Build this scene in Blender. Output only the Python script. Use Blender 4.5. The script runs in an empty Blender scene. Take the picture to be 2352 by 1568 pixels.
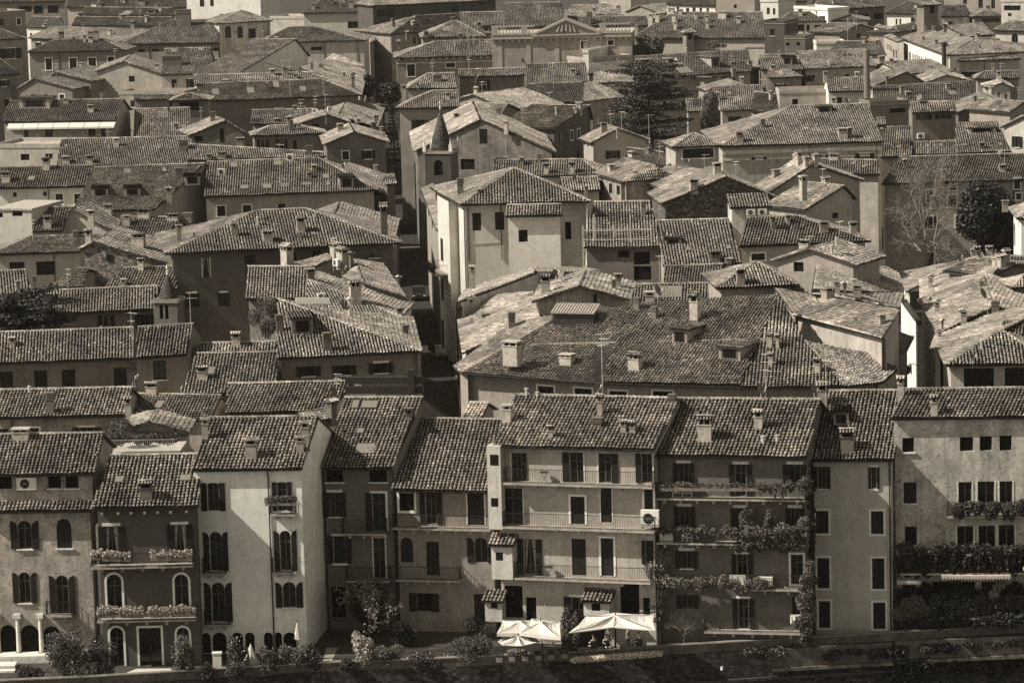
import bpy, math, random
import numpy as np
random.seed(7); rng = np.random.default_rng(7)
scn = bpy.context.scene
COL = scn.collection

# ------------------------------------------------------------------ camera
FPX, CAMH = 7800.0, 56.0
PITCH, ROLL = math.atan(1200/FPX), math.radians(1.5)
_F = np.array([0, math.cos(PITCH), -math.sin(PITCH)])
_R0 = np.array([1.0, 0, 0]); _U0 = np.array([0, math.sin(PITCH), math.cos(PITCH)])
_R = math.cos(ROLL)*_R0 - math.sin(ROLL)*_U0
_U = math.sin(ROLL)*_R0 + math.cos(ROLL)*_U0
CAM = np.array([0, 0, CAMH])
from mathutils import Matrix, Vector
cam_data = bpy.data.cameras.new('camera'); cam = bpy.data.objects.new('camera', cam_data); COL.objects.link(cam)
m = Matrix.Identity(4)
for i in range(3):
    m[i][0] = _R[i]; m[i][1] = _U[i]; m[i][2] = -_F[i]; m[i][3] = CAM[i]
cam.matrix_world = m
cam_data.sensor_fit = 'HORIZONTAL'; cam_data.sensor_width = 36; cam_data.lens = 36*FPX/2352
cam_data.clip_end = 6000; cam_data.clip_start = 1
scn.camera = cam

# ------------------------------------------------------------------ light
SUN_A, SUN_E = math.radians(78), math.radians(43)     # from behind-left of the camera, towards the left
sdir = Vector((-math.cos(SUN_E)*math.sin(SUN_A), -math.cos(SUN_E)*math.cos(SUN_A), math.sin(SUN_E)))
sl = bpy.data.lights.new('sun', 'SUN'); sl.energy = 4.7; sl.angle = math.radians(0.5); sl.color = (1, .957, .885)
so = bpy.data.objects.new('sun', sl); COL.objects.link(so); so.rotation_euler = sdir.to_track_quat('Z', 'Y').to_euler()
w = bpy.data.worlds.new('World'); scn.world = w; w.use_nodes = True
nt = w.node_tree; nt.nodes.clear()
sky = nt.nodes.new('ShaderNodeTexSky'); sky.sky_type = 'NISHITA'; sky.sun_disc = False
sky.sun_elevation = SUN_E; sky.sun_rotation = math.atan2(sdir.x, sdir.y)
bw = nt.nodes.new('ShaderNodeRGBToBW'); tn = nt.nodes.new('ShaderNodeVectorMath'); tn.operation = 'MULTIPLY'
tn.inputs[1].default_value = (1.0, .955, .84)
bg = nt.nodes.new('ShaderNodeBackground'); bg.inputs[1].default_value = .105
wo = nt.nodes.new('ShaderNodeOutputWorld')
nt.links.new(sky.outputs[0], bw.inputs[0]); nt.links.new(bw.outputs[0], tn.inputs[0])
nt.links.new(tn.outputs[0], bg.inputs[0]); nt.links.new(bg.outputs[0], wo.inputs[0])
scn.view_settings.view_transform = 'Standard'; scn.view_settings.look = 'None'
scn.view_settings.exposure = 0.36; scn.view_settings.gamma = 1.0
scn.render.engine = 'CYCLES'
try:
    scn.cycles.max_bounces = 5; scn.cycles.diffuse_bounces = 3; scn.cycles.use_denoising = False
except Exception: pass

# ------------------------------------------------------------------ pixel maths (crop -> 2352 px picture)
CR = [0.0, 0.0, 1.0]
def crop(ox, oy, sc):
    CR[0], CR[1], CR[2] = ox, oy, sc
def T(k): crop(1024*k, 0, 1.96)
def Mr(k): crop(1024*k, 800, 1.7422)
def Br(k): crop(1024*k, 1700, 1.5205)
def D0(): crop(0, 0, 1/1.7415)
CRS = {'S': (0, 0, 1), 'D': (0, 0, 1/1.7415)}
for _k in range(4):
    CRS['T%d' % _k] = (1024*_k, 0, 1.96); CRS['M%d' % _k] = (1024*_k, 800, 1.7422); CRS['B%d' % _k] = (1024*_k, 1700, 1.5205)
for _k, _o in enumerate(((0, 1400), (700, 1500), (1400, 1500), (2200, 1500), (3000, 1500))): CRS['Z%d' % _k] = (_o[0], _o[1], 2.94)
def S(nm): crop(*CRS[nm])
def X(nm, t):          # crop pixels -> source pixels (pairs of numbers, strings and the rest kept)
    ox, oy, sc = CRS[nm]
    if isinstance(t, list): return [X(nm, q) for q in t]
    out = []; i = 0; first = isinstance(t[0], str)
    if first: out.append(t[0]); t = t[1:]
    lim = {'c': 2, 'a': 2, 's': 2}.get(out[0] if first else '', 4); n = 0
    for q in t:
        if isinstance(q, (int, float)) and n < lim: out.append(ox+q/sc if n % 2 == 0 else oy+q/sc); n += 1
        elif isinstance(q, (int, float)): out.append(q)
        else: out.append(q)
    if first and out[0] == 'c': out[3] = oy+t[2]/sc; out[4] = t[3]/sc
    if first and out[0] == 'a': out[3] = oy+t[2]/sc
    if first and out[0] == 's': out[3] = t[2]/sc
    return tuple(out)
def ray(x, y):
    u = (CR[0]+x/CR[2])/1.7415; v = (CR[1]+y/CR[2])/1.7415
    d = _F*FPX + _R*(u-1176) - _U*(v-784)
    return d/np.linalg.norm(d)
def g(x, y, z):
    d = ray(x, y); return CAM + d*((z-CAMH)/d[2])
def pl(x, y, P0, N):
    d = ray(x, y); return CAM + d*(np.dot(P0-CAM, N)/np.dot(d, N))
def vp(x, y, P, Q):
    e = Q-P; return pl(x, y, P, np.array([e[1], -e[0], 0]))
def mpp(P):            # metres per crop pixel at P
    return np.dot(P-CAM, _F)/FPX/(1.7415*CR[2])
def unit(a):
    a = np.asarray(a, float); return a/np.linalg.norm(a)
Z = np.array([0, 0, 1.0])

# ------------------------------------------------------------------ materials
MATS = {}
TINT = (1.0, .868, .725)
def newmat(name):
    mt = bpy.data.materials.new(name); mt.use_nodes = True
    n = mt.node_tree; b = n.nodes['Principled BSDF']
    return mt, n, b
def tintf(v):
    q = min(1, max(0, (v-.3)/.4)); return (1.0, .868+.09*q, .725+.125*q)
def sep(v, k=1.0):
    t = tintf(v); return (min(1, v*t[0]), min(1, v*t[1]), min(1, v*t[2]), 1)
def noise(n, scale, detail=3, vec=None, rough=.6):
    t = n.nodes.new('ShaderNodeTexNoise'); t.inputs['Scale'].default_value = scale
    t.inputs['Detail'].default_value = detail; t.inputs['Roughness'].default_value = rough
    if vec: n.links.new(vec, t.inputs['Vector'])
    return t.outputs['Fac']
def mp(n, val, a, b, c, d):
    t = n.nodes.new('ShaderNodeMapRange'); n.links.new(val, t.inputs[0])
    for i, x in zip((1, 2, 3, 4), (a, b, c, d)): t.inputs[i].default_value = x
    return t.outputs[0]
def mth(n, op, a, b=None):
    t = n.nodes.new('ShaderNodeMath'); t.operation = op
    for i, x in enumerate((a, b)):
        if x is None: continue
        if isinstance(x, (int, float)): t.inputs[i].default_value = x
        else: n.links.new(x, t.inputs[i])
    return t.outputs[0]
def tocol(n, val, bsdf, v=.2):
    t = n.nodes.new('ShaderNodeVectorMath'); t.operation = 'MULTIPLY'
    n.links.new(val, t.inputs[0]); t.inputs[1].default_value = tintf(v)
    n.links.new(t.outputs[0], bsdf.inputs['Base Color'])
def pos(n, sc=(1, 1, 1)):
    gm = n.nodes.new('ShaderNodeNewGeometry')
    mpn = n.nodes.new('ShaderNodeMapping'); n.links.new(gm.outputs['Position'], mpn.inputs[0])
    mpn.inputs['Scale'].default_value = sc
    return mpn.outputs[0]
def tile_mat(v):
    k = 'tile%.2f' % v
    if k in MATS: return MATS[k]
    mt, n, b = newmat('roof_tile')
    at = n.nodes.new('ShaderNodeAttribute'); at.attribute_name = 'tone'
    base = mth(n, 'POWER', at.outputs['Fac'], 1.5)
    base = mp(n, base, 0, 1, .35*v, 2.9*v)
    pat = mp(n, noise(n, .33, 4, pos(n)), .34, .66, .55, 1.35)
    fine = mp(n, noise(n, 5.5, 3, pos(n)), .3, .7, .72, 1.28)
    moss = mp(n, noise(n, 1.3, 5, pos(n), .7), .53, .66, 1.0, .42)
    tocol(n, mth(n, 'MULTIPLY', mth(n, 'MULTIPLY', mth(n, 'MULTIPLY', base, pat), fine), moss), b)
    b.inputs['Roughness'].default_value = .85
    MATS[k] = mt; return mt
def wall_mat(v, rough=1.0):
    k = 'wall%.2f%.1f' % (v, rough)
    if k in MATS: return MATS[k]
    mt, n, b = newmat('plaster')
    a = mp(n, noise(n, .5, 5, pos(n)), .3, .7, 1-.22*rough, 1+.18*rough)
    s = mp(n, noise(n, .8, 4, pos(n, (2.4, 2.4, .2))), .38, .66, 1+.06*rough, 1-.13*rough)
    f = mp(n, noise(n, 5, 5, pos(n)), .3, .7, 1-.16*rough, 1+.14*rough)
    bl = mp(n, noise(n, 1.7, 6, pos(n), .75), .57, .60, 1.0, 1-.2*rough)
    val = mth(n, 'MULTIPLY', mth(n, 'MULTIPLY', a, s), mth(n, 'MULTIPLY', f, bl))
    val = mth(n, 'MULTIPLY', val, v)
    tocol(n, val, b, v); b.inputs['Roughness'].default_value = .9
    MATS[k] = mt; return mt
def stone_mat(v):
    k = 'stone%.2f' % v
    if k in MATS: return MATS[k]
    mt, n, b = newmat('rubble_stone')
    vo = n.nodes.new('ShaderNodeTexVoronoi'); vo.inputs['Scale'].default_value = 2.6
    n.links.new(pos(n, (1, 1, 1.9)), vo.inputs['Vector'])
    rb = n.nodes.new('ShaderNodeRGBToBW'); n.links.new(vo.outputs['Color'], rb.inputs[0])
    c = mp(n, rb.outputs[0], .15, .85, .35, 1.9)
    d = mp(n, vo.outputs['Distance'], .15, .5, 1.1, .5)
    f = mp(n, noise(n, 1.1, 4, pos(n)), .3, .7, .6, 1.35)
    tocol(n, mth(n, 'MULTIPLY', mth(n, 'MULTIPLY', mth(n, 'MULTIPLY', c, d), f), v), b)
    b.inputs['Roughness'].default_value = .95
    MATS[k] = mt; return mt
def flat(name, v, rough=.7, metal=0.0, var=.25, sc=3.0, tint=None):
    k = 'flat_%s_%.3f' % (name, v)
    if k in MATS: return MATS[k]
    mt, n, b = newmat(name)
    f = mp(n, noise(n, sc, 4, pos(n)), .3, .7, v*(1-var), v*(1+var))
    tocol(n, f, b, v); b.inputs['Specular IOR Level'].default_value = .5 if metal or 'metal' in name else .15; b.inputs['Roughness'].default_value = rough; b.inputs['Metallic'].default_value = metal
    MATS[k] = mt; return mt
def leaf_mat(v, hi=2.2):
    k = 'leaf%.3f%.1f' % (v, hi)
    if k in MATS: return MATS[k]
    mt, n, b = newmat('foliage')
    at = n.nodes.new('ShaderNodeAttribute'); at.attribute_name = 'tone'
    base = mp(n, at.outputs['Fac'], 0, 1, v*.4, v*hi)
    tocol(n, base, b); b.inputs['Roughness'].default_value = .6
    MATS[k] = mt; return mt
WOOD = flat('dark_wood', .022, .6); SHUT = flat('shutter_paint', .02, .55, sc=1.0); IRON = flat('iron', .03, .5)
STONE = flat('pale_stone', .66, .8); SOFF = flat('eaves_timber', .05); CHAN = flat('tile_gap_shade', .02, .95, var=.5, sc=2)  # CHAN near-black: shade between the cover tiles put into its colour
SLABM = flat('balcony_slab', .36, .9, var=.35, sc=2); METAL = flat('weathered_metal', .6, .45, .3); GUT = flat('gutter_metal', .03, .5, .2); WHITE = flat('white_paint', .75, .6, var=.08)
TRIM = flat('white_trim', .8, .8, var=.12); CANVAS = flat('canvas', .62, .9, var=.05); CURT = flat('curtain', .35, .9, var=.2); BARK = flat('bark', .07, .95, var=.4)
CONC = flat('concrete', .42, .9, var=.3); GREY = flat('grey_plaster', .3, .9, var=.3); BRICK = flat('brick', .16, .9, var=.45, sc=9)
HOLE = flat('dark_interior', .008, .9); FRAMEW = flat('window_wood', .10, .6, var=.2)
gm_, gn_, gb_ = newmat('window_glass'); gb_.inputs['Base Color'].default_value = sep(.012); gb_.inputs['Roughness'].default_value = .12
gb_.inputs['Specular IOR Level'].default_value = .35; GLASS = gm_
gm_, gn_, gb_ = newmat('skylight_glass'); gb_.inputs['Base Color'].default_value = sep(.22); gb_.inputs['Roughness'].default_value = .2
gb_.inputs['Specular IOR Level'].default_value = .9; SGLASS = gm_

# ------------------------------------------------------------------ mesh builder
class MB:
    def __init__(s): s.V = []; s.n = 0; s.L = []; s.C = []; s.M = []; s.T = []; s.S = []; s.mats = []
    def mi(s, mat):
        if mat not in s.mats: s.mats.append(mat)
        return s.mats.index(mat)
    def block(s, V, Q, mat, tone=None, smooth=False):
        V = np.asarray(V, float).reshape(-1, 3); Q = np.asarray(Q, int)
        s.V.append(V); s.L.append((Q+s.n).ravel()); k = len(Q)
        s.C.append(np.full(k, Q.shape[1])); s.M.append(np.full(k, s.mi(mat)))
        s.T.append(np.full(k, .5) if tone is None else np.broadcast_to(np.asarray(tone, float), (k,)))
        s.S.append(np.full(k, smooth)); s.n += len(V)
    def poly(s, pts, mat, tone=.5):
        s.block(np.array(pts, float), [list(range(len(pts)))], mat, tone)
    def box(s, O, a, b, c, mat, tone=.5):       # corner + three edges
        O, a, b, c = (np.asarray(x, float) for x in (O, a, b, c))
        V = [O, O+a, O+a+b, O+b, O+c, O+a+c, O+a+b+c, O+b+c]
        if np.dot(np.cross(a, b), c) < 0: Q = [[0, 1, 2, 3], [7, 6, 5, 4], [0, 4, 5, 1], [1, 5, 6, 2], [2, 6, 7, 3], [3, 7, 4, 0]]
        else: Q = [[3, 2, 1, 0], [4, 5, 6, 7], [1, 5, 4, 0], [2, 6, 5, 1], [3, 7, 6, 2], [0, 4, 7, 3]]
        s.block(V, Q, mat, tone)
    def tube(s, P, Q, r0, r1, mat, k=6, smooth=True, cap=True, tone=.5):
        P, Q = np.asarray(P, float), np.asarray(Q, float); d = unit(Q-P)
        a = unit(np.cross(d, [0, 0, 1] if abs(d[2]) < .9 else [1, 0, 0])); b = np.cross(d, a)
        V = []
        for X, r in ((P, r0), (Q, r1)):
            for i in range(k):
                t = 2*math.pi*i/k; V.append(X + (a*math.cos(t)+b*math.sin(t))*r)
        s.block(V, [[i, (i+1) % k, k+(i+1) % k, k+i] for i in range(k)], mat, tone, smooth)
        if cap: s.block([V[k+i] for i in range(k)], [list(range(k))], mat, tone)
    def tubes(s, pts, r, mat, k=5):
        for a, b in zip(pts[:-1], pts[1:]): s.tube(a, b, r, r, mat, k)
    def build(s, name, parent=None, base=None):
        if s.n == 0: return None
        V = np.concatenate(s.V)
        if base is None: base = np.zeros(3)
        V = V-base
        L = np.concatenate(s.L); C = np.concatenate(s.C); me = bpy.data.meshes.new(name)
        me.vertices.add(len(V)); me.vertices.foreach_set('co', V.astype(np.float32).ravel())
        me.loops.add(len(L)); me.loops.foreach_set('vertex_index', L.astype(np.int32))
        me.polygons.add(len(C)); me.polygons.foreach_set('loop_start', (np.cumsum(C)-C).astype(np.int32))
        try: me.polygons.foreach_set('loop_total', C.astype(np.int32))
        except Exception: pass
        for mt in s.mats: me.materials.append(mt)
        me.polygons.foreach_set('material_index', np.concatenate(s.M).astype(np.int32))
        me.polygons.foreach_set('use_smooth', np.concatenate(s.S).astype(bool))
        at = me.attributes.new('tone', 'FLOAT', 'FACE'); at.data.foreach_set('value', np.concatenate(s.T).astype(np.float32))
        me.update(calc_edges=True)
        o = bpy.data.objects.new(name, me); COL.objects.link(o)
        if parent is not None: o.parent = parent
        return o
def tag(o, label=None, cat=None, group=None, kind=None):
    if label: o['label'] = label
    if cat: o['category'] = cat
    if group: o['group'] = group
    if kind: o['kind'] = kind
    return o
def empty(name, base):
    o = bpy.data.objects.new(name, None); COL.objects.link(o); o.location = tuple(float(x) for x in base); o.empty_display_size = .5
    return o
def single(name, mb, label, cat, group=None, base=None):     # a thing that is one mesh, origin at its base
    if base is None:
        V = np.concatenate(mb.V); base = np.array([V[:, 0].mean(), V[:, 1].mean(), V[:, 2].min()])
    o = mb.build(name, None, base); o.location = tuple(float(x) for x in base); return tag(o, label, cat, group)

# ------------------------------------------------------------------ tiles
def pnormal(P):
    n = np.zeros(3)
    for i in range(len(P)):
        a, b = P[i], P[(i+1) % len(P)]
        n += np.cross(a, b)
    n = n/np.linalg.norm(n)
    return n if n[2] > 0 else -n
def tiles(mb, poly, mat, V=None, pitch=.27, row=.37):
    poly = [np.asarray(p, float) for p in poly]; N = pnormal(poly)
    grad = unit(np.array([-N[0], -N[1], 0])*N[2] + np.array([0, 0, N[0]**2+N[1]**2]))   # up-slope
    if grad[2] < 0: grad = -grad
    if V is None: V = grad
    V = unit(V - N*np.dot(V, N))
    U = unit(np.cross(grad, N)); O = poly[0]
    D = np.dot(np.mean(poly, axis=0)-CAM, _F)
    A = np.array([[np.dot(U, U), np.dot(U, V)], [np.dot(U, V), np.dot(V, V)]]); Ai = np.linalg.inv(A)
    P2 = np.array([Ai @ np.array([np.dot(p-O, U), np.dot(p-O, V)]) for p in poly])
    a0, a1 = P2[:, 0].min(), P2[:, 0].max(); pitch = pitch*(1.1 if D > 330 else 1.0); nc = max(1, int(round((a1-a0)/pitch))); pt = (a1-a0)/nc
    ca, cb, ce = [], [], []
    for i in range(nc):
        a = a0+(i+.5)*pt; xs = []
        for j in range(len(P2)):
            p, q = P2[j], P2[(j+1) % len(P2)]
            if (p[0] <= a) != (q[0] <= a):
                xs.append(p[1]+(q[1]-p[1])*(a-p[0])/(q[0]-p[0]))
        xs.sort()
        for b0, b1 in zip(xs[0::2], xs[1::2]):
            nr = max(1, int(math.ceil((b1-b0)/row-.15))); 
            for r in range(nr):
                ca.append(a); cb.append(b0+r*row); ce.append(min(b0+(r+1)*row, b1))
    ca = np.array(ca); cb = np.array(cb); ce = np.array(ce); n = len(ca)
    if n == 0: return
    k = 4 if D < 330 else (3 if D < 480 else 2)
    th = np.linspace(0, math.pi, k+1); n1 = k+1
    ja = rng.normal(0, .012, n); jh = rng.normal(0, .008, n); jr = rng.normal(0, .018, n)
    cb = cb - .035 + jr
    und = .015-.035*np.sin(ca*.55+rng.uniform(0, 6)) + .025*np.sin(ca*1.9+cb*.9)
    Vt = np.zeros((n, 2, n1, 3))
    for e, (bb, hw, hh, lift) in enumerate(((cb, .375*pt, .47*pt, .05), (ce, .31*pt, .38*pt, .0))):
        x = -np.cos(th)*hw; h = np.sin(th)*hh
        aa = (ca+ja)[:, None]+x[None, :]; hz = h[None, :]+lift+(jh+und)[:, None]
        Vt[:, e] = O + aa[..., None]*U + bb[:, None, None]*V + hz[..., None]*N
    idx = np.arange(n)[:, None]*(2*n1)
    Q = []
    for j in range(k): Q.append(np.stack([idx[:, 0]+j, idx[:, 0]+j+1, idx[:, 0]+n1+j+1, idx[:, 0]+n1+j], 1))
    Q = np.stack(Q, 1).reshape(-1, 4)
    sg = .11 if D < 300 else .075
    tn = np.clip(rng.normal(.5, sg, n) + (rng.random(n) < .04)*rng.uniform(.1, .5, n) - (rng.random(n) < .05)*.22, .04, 1.0)
    bm, bM = cb.min(), cb.max()
    for _ in range(int(rng.integers(0, 4))):          # relaid patches of newer or darker tiles
        pa, pb = rng.uniform(a0, a1), rng.uniform(bm, bM); wa, wb = rng.uniform(.5, 2.2), rng.uniform(.4, 1.5); sel = (abs(ca-pa) < wa) & (abs(cb-pb) < wb)
        tn = np.where(sel, np.clip(tn+rng.choice([-.2, .16, .24]), .04, 1), tn)
    if n > 200:                                        # slipped tiles
        for _ in range(n//120):
            i = int(rng.integers(0, n)); Vt[i] += U*rng.normal(0, .05)-V*rng.uniform(.03, .14)+N*.02
    mb.block(Vt.reshape(-1, 3), Q, mat, np.repeat(tn, k), True)
def cap(mb, P, Q, mat, r=.12, step=.42, tone=.62):
    P, Q = np.asarray(P, float), np.asarray(Q, float); L = np.linalg.norm(Q-P)
    if L < .3: return
    n = max(1, int(L/step)); d = (Q-P)/n; u = unit(d); s = unit(np.cross(u, Z)); w_ = np.cross(s, u)
    if w_[2] < 0: w_ = -w_
    k = 4
    for i in range(n):
        V = []
        for t, rr, lf in ((-.04, r*1.08, .02), (1, r*.9, 0)):
            X = P+d*(i+t)
            for j in range(k+1):
                a = math.pi*j/k; V.append(X + s*math.cos(a)*rr*1.15 + w_*(math.sin(a)*rr+lf+.03))
        mb.block(V, [[j, j+1, k+2+j, k+1+j] for j in range(k)], mat, min(1, max(.1, random.gauss(tone, .1))), True)
def slab(mb, poly, th=.13):
    poly = [np.asarray(p, float) for p in poly]; lo = [p-Z*th for p in poly]; n = len(poly)
    mb.poly(poly, CHAN); mb.poly(lo[::-1], SOFF)
    for i in range(n): mb.poly([poly[i], lo[i], lo[(i+1) % n], poly[(i+1) % n]], SOFF)

# ------------------------------------------------------------------ building
def face_uv(P, Q): 
    e = unit(np.array([Q[0]-P[0], Q[1]-P[1], 0])); return e, np.array([e[1], -e[0], 0.0])
class Bld:
    def __init__(s, name, label, cat, wall, tile, group=None, lit=None):
        s.name, s.label, s.cat, s.group = name, label, cat, group
        s.W = MB(); s.R = MB(); s.parts = []; s.roofparts = []; s.planes = {}; s.pts = []
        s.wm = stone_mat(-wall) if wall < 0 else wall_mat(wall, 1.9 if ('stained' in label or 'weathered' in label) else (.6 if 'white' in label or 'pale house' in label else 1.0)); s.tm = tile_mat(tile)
        s.fronts = {}
    def part(s, name, mb, subs=(), label=None): s.parts.append((name, mb, list(subs), label))
    def rpart(s, name, mb, label=None): s.roofparts.append((name, mb, label))
    def fin(s):
        V = np.concatenate(s.W.V) if s.W.V else np.concatenate(s.R.V)
        base = np.array([V[:, 0].mean(), V[:, 1].mean(), V[:, 2].min()])
        root = empty(s.name, base); tag(root, s.label, s.cat, s.group)
        if s.W.V: s.W.build('wall', root, base)
        ro = s.R.build('roof', root, base) if s.R.V else root
        for nm, mb, subs, lb in s.parts:
            o = mb.build(nm, root, base)
            if o is None: continue
            if lb: o['label'] = lb
            for sn, sm in subs: sm.build(sn, o, base)
        for nm, mb, lb in s.roofparts:
            o = mb.build(nm, ro, base)
            if o is not None and lb: o['label'] = lb
        s.root = root; return root

def reveal(mb, A, e, nn, a0, a1, h0, h1, dep, mat, arch):
    # A = plane origin (z=0); e along; nn outward
    def X(a, h, d=0): return A+e*a+Z*h-nn*d
    if not arch:
        rect = [(a0, h0), (a1, h0), (a1, h1), (a0, h1)]
    else:
        r = (a1-a0)/2; rise = min(r, r if arch == 1 else r*.35); c = (a0+a1)/2; hc = h1-rise
        arc = [(c+r*math.cos(t), hc+rise*math.sin(t)) for t in np.linspace(0, math.pi, 9)]
        rect = [(a0, h0), (a1, h0)]+arc
        rt = [p for p in arc if p[0] >= c-1e-6]; lt = [p for p in arc if p[0] <= c+1e-6]
        for pts, cn in ((rt, (a1, h1)), (lt, (a0, h1))):
            for p, q in zip(pts[:-1], pts[1:]): mb.poly([X(*cn), X(*p), X(*q)], mat)
    for i in range(len(rect)):
        p, q = rect[i], rect[(i+1) % len(rect)]
        mb.poly([X(*p), X(*q), X(*q, dep), X(*p, dep)], mat)
    return rect
def window(b, A, e, nn, a0, a1, h0, h1, kind, near, dep=.22):
    def X(a, h, d=0): return A+e*a+Z*h-nn*d
    W = MB(); subs = []
    arch = 1 if 'A' in kind else (2 if 'a' in kind else 0)
    w_, h_ = a1-a0, h1-h0; fr = .07
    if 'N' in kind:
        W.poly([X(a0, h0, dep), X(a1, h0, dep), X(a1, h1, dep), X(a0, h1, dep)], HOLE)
    elif 'C' in kind:
        sh = MB(); W.poly([X(a0, h0, dep), X(a1, h0, dep), X(a1, h1, dep), X(a0, h1, dep)], HOLE)
        for i in (0, 1):
            x0 = a0+i*w_/2+.01; sh.box(X(x0, h0+.02, .09), e*(w_/2-.02), -nn*.04*-1, Z*(h_-.03), SHUT)
        subs.append(('shutter', sh))
    else:
        pn = MB(); pn.poly([X(a0, h0, dep-.01), X(a1, h0, dep-.01), X(a1, h1, dep-.01), X(a0, h1, dep-.01)], GLASS)
        if 'B' in kind:
            cu = MB()
            for q0, q1, t0, t1 in ((0, .34, 0, .12), (.62, .95, .86, .98)):
                cu.poly([X(a0+w_*t0, h0+.05, dep-.03), X(a0+w_*(t0+.1), h0+.05, dep-.03), X(a0+w_*q1, h1-.05, dep-.03), X(a0+w_*q0, h1-.05, dep-.03)], CURT)
            subs.append(('curtain', cu))
        subs.append(('pane', pn)); fm = WOOD if 'd' in kind else FRAMEW
        if 'g' not in kind:
            for x in (a0, a1-fr, (a0+a1)/2-fr/2): W.box(X(x, h0, dep-.02), e*fr, nn*.05, Z*h_, fm)
            for z_ in (h0, h1-fr): W.box(X(a0, z_, dep-.025), e*w_, nn*.05, Z*fr, fm)
            if h_ > 1.9: W.box(X(a0, h0+h_*.7, dep-.025), e*w_, nn*.05, Z*fr, fm)
    if arch == 0 or True:
        for side, fl in ((-1, 'SL'), (1, 'SR')):
            if any(c in kind for c in fl):
                sh = MB(); sw = w_/2; x0 = a0-sw-.02 if side < 0 else a1+.02
                if arch == 1:
                    r = w_/2; ts = np.linspace(0, math.pi/2, 5); top = [(r*math.sin(t), h1-r+r*math.cos(t)) for t in ts]
                    # folded-back leaf: high edge away from the opening is mirrored
                    pr = [(0, h0), (0, h1)]+top[1:]+[(r, h0)]
                    if side < 0: P_ = [(a0-.02-r+(r-x), z_) for x, z_ in pr][::1]; P_ = [(a0-.02-x, z_) for x, z_ in [(r-q, z_) for q, z_ in pr]]
                    else: P_ = [(a1+.02+(r-x), z_) for x, z_ in pr]
                    f = [X(x, z_, -.07) for x, z_ in P_]; bk = [X(x, z_, -.03) for x, z_ in P_]
                    sh.poly(f, SHUT); n = len(f)
                    for i in range(n): sh.poly([f[i], bk[i], bk[(i+1) % n], f[(i+1) % n]], SHUT)
                else:
                    tilt = random.uniform(.0, .1)
                    ed = unit(e*side+nn*tilt); O_ = X(a0-.02, h0, -.04) if side < 0 else X(a1+.02, h0, -.04)
                    sh.box(O_, ed*sw, nn*.045, Z*h_, SHUT)
                    if near:
                        for q in range(int(h_/.16)): sh.box(O_+ed*.05+nn*.045+Z*(.06+q*.16), ed*(sw-.1), nn*.012, Z*.06, WOOD)
                subs.append(('shutter', sh))
    if 'F' in kind:
        sd = MB(); t = .15
        if arch == 1:
            r = w_/2; c = (a0+a1)/2; hc = h1-r; n = 10
            for x in (a0-t, a1): sd.box(X(x, h0, -.0), e*t, nn*.04, Z*(hc-h0), TRIM)
            for i in range(n):
                t0, t1 = math.pi*i/n, math.pi*(i+1)/n
                p = [X(c+rr*math.cos(t_), hc+rr*math.sin(t_), -.04) for rr, t_ in ((r, t0), (r+t, t0), (r+t, t1), (r, t1))]
                q = [x+nn*-.04 for x in p]; sd.poly(p, TRIM); sd.poly([p[1], q[1], q[2], p[2]], TRIM); sd.poly([p[0], q[0], q[3], p[3]], TRIM)
        else:
            for x in (a0-t, a1): sd.box(X(x, h0), e*t, nn*.04, Z*h_, TRIM)
            sd.box(X(a0-t, h1), e*(w_+2*t), nn*.045, Z*t, TRIM)
        if not ('D' in kind): sd.box(X(a0-t, h0-t), e*(w_+2*t), nn*.06, Z*t, TRIM)
        subs.append(('surround', sd))
    if 'f' in kind:        # slim side frames
        sd = MB(); t = .09
        for x in (a0-t, a1): sd.box(X(x, h0), e*t, nn*.03, Z*h_, STONE)
        subs.append(('surround', sd))
    if 'K' in kind:
        sd = MB(); sd.box(X(a0-.18, h1), e*(w_+.36), nn*.05, Z*.2, STONE); subs.append(('lintel', sd))
    if 'I' in kind:
        sd = MB(); sd.box(X(a0-.12, h0-.09), e*(w_+.24), nn*.13, Z*.09, STONE); subs.append(('sill', sd))
    if not W.V:
        if subs: nm, W2 = subs.pop(0); W = W2
        else: return
    b.part('window' if h_ < 2.15 or 'C' not in kind else 'window', W, subs)
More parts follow.
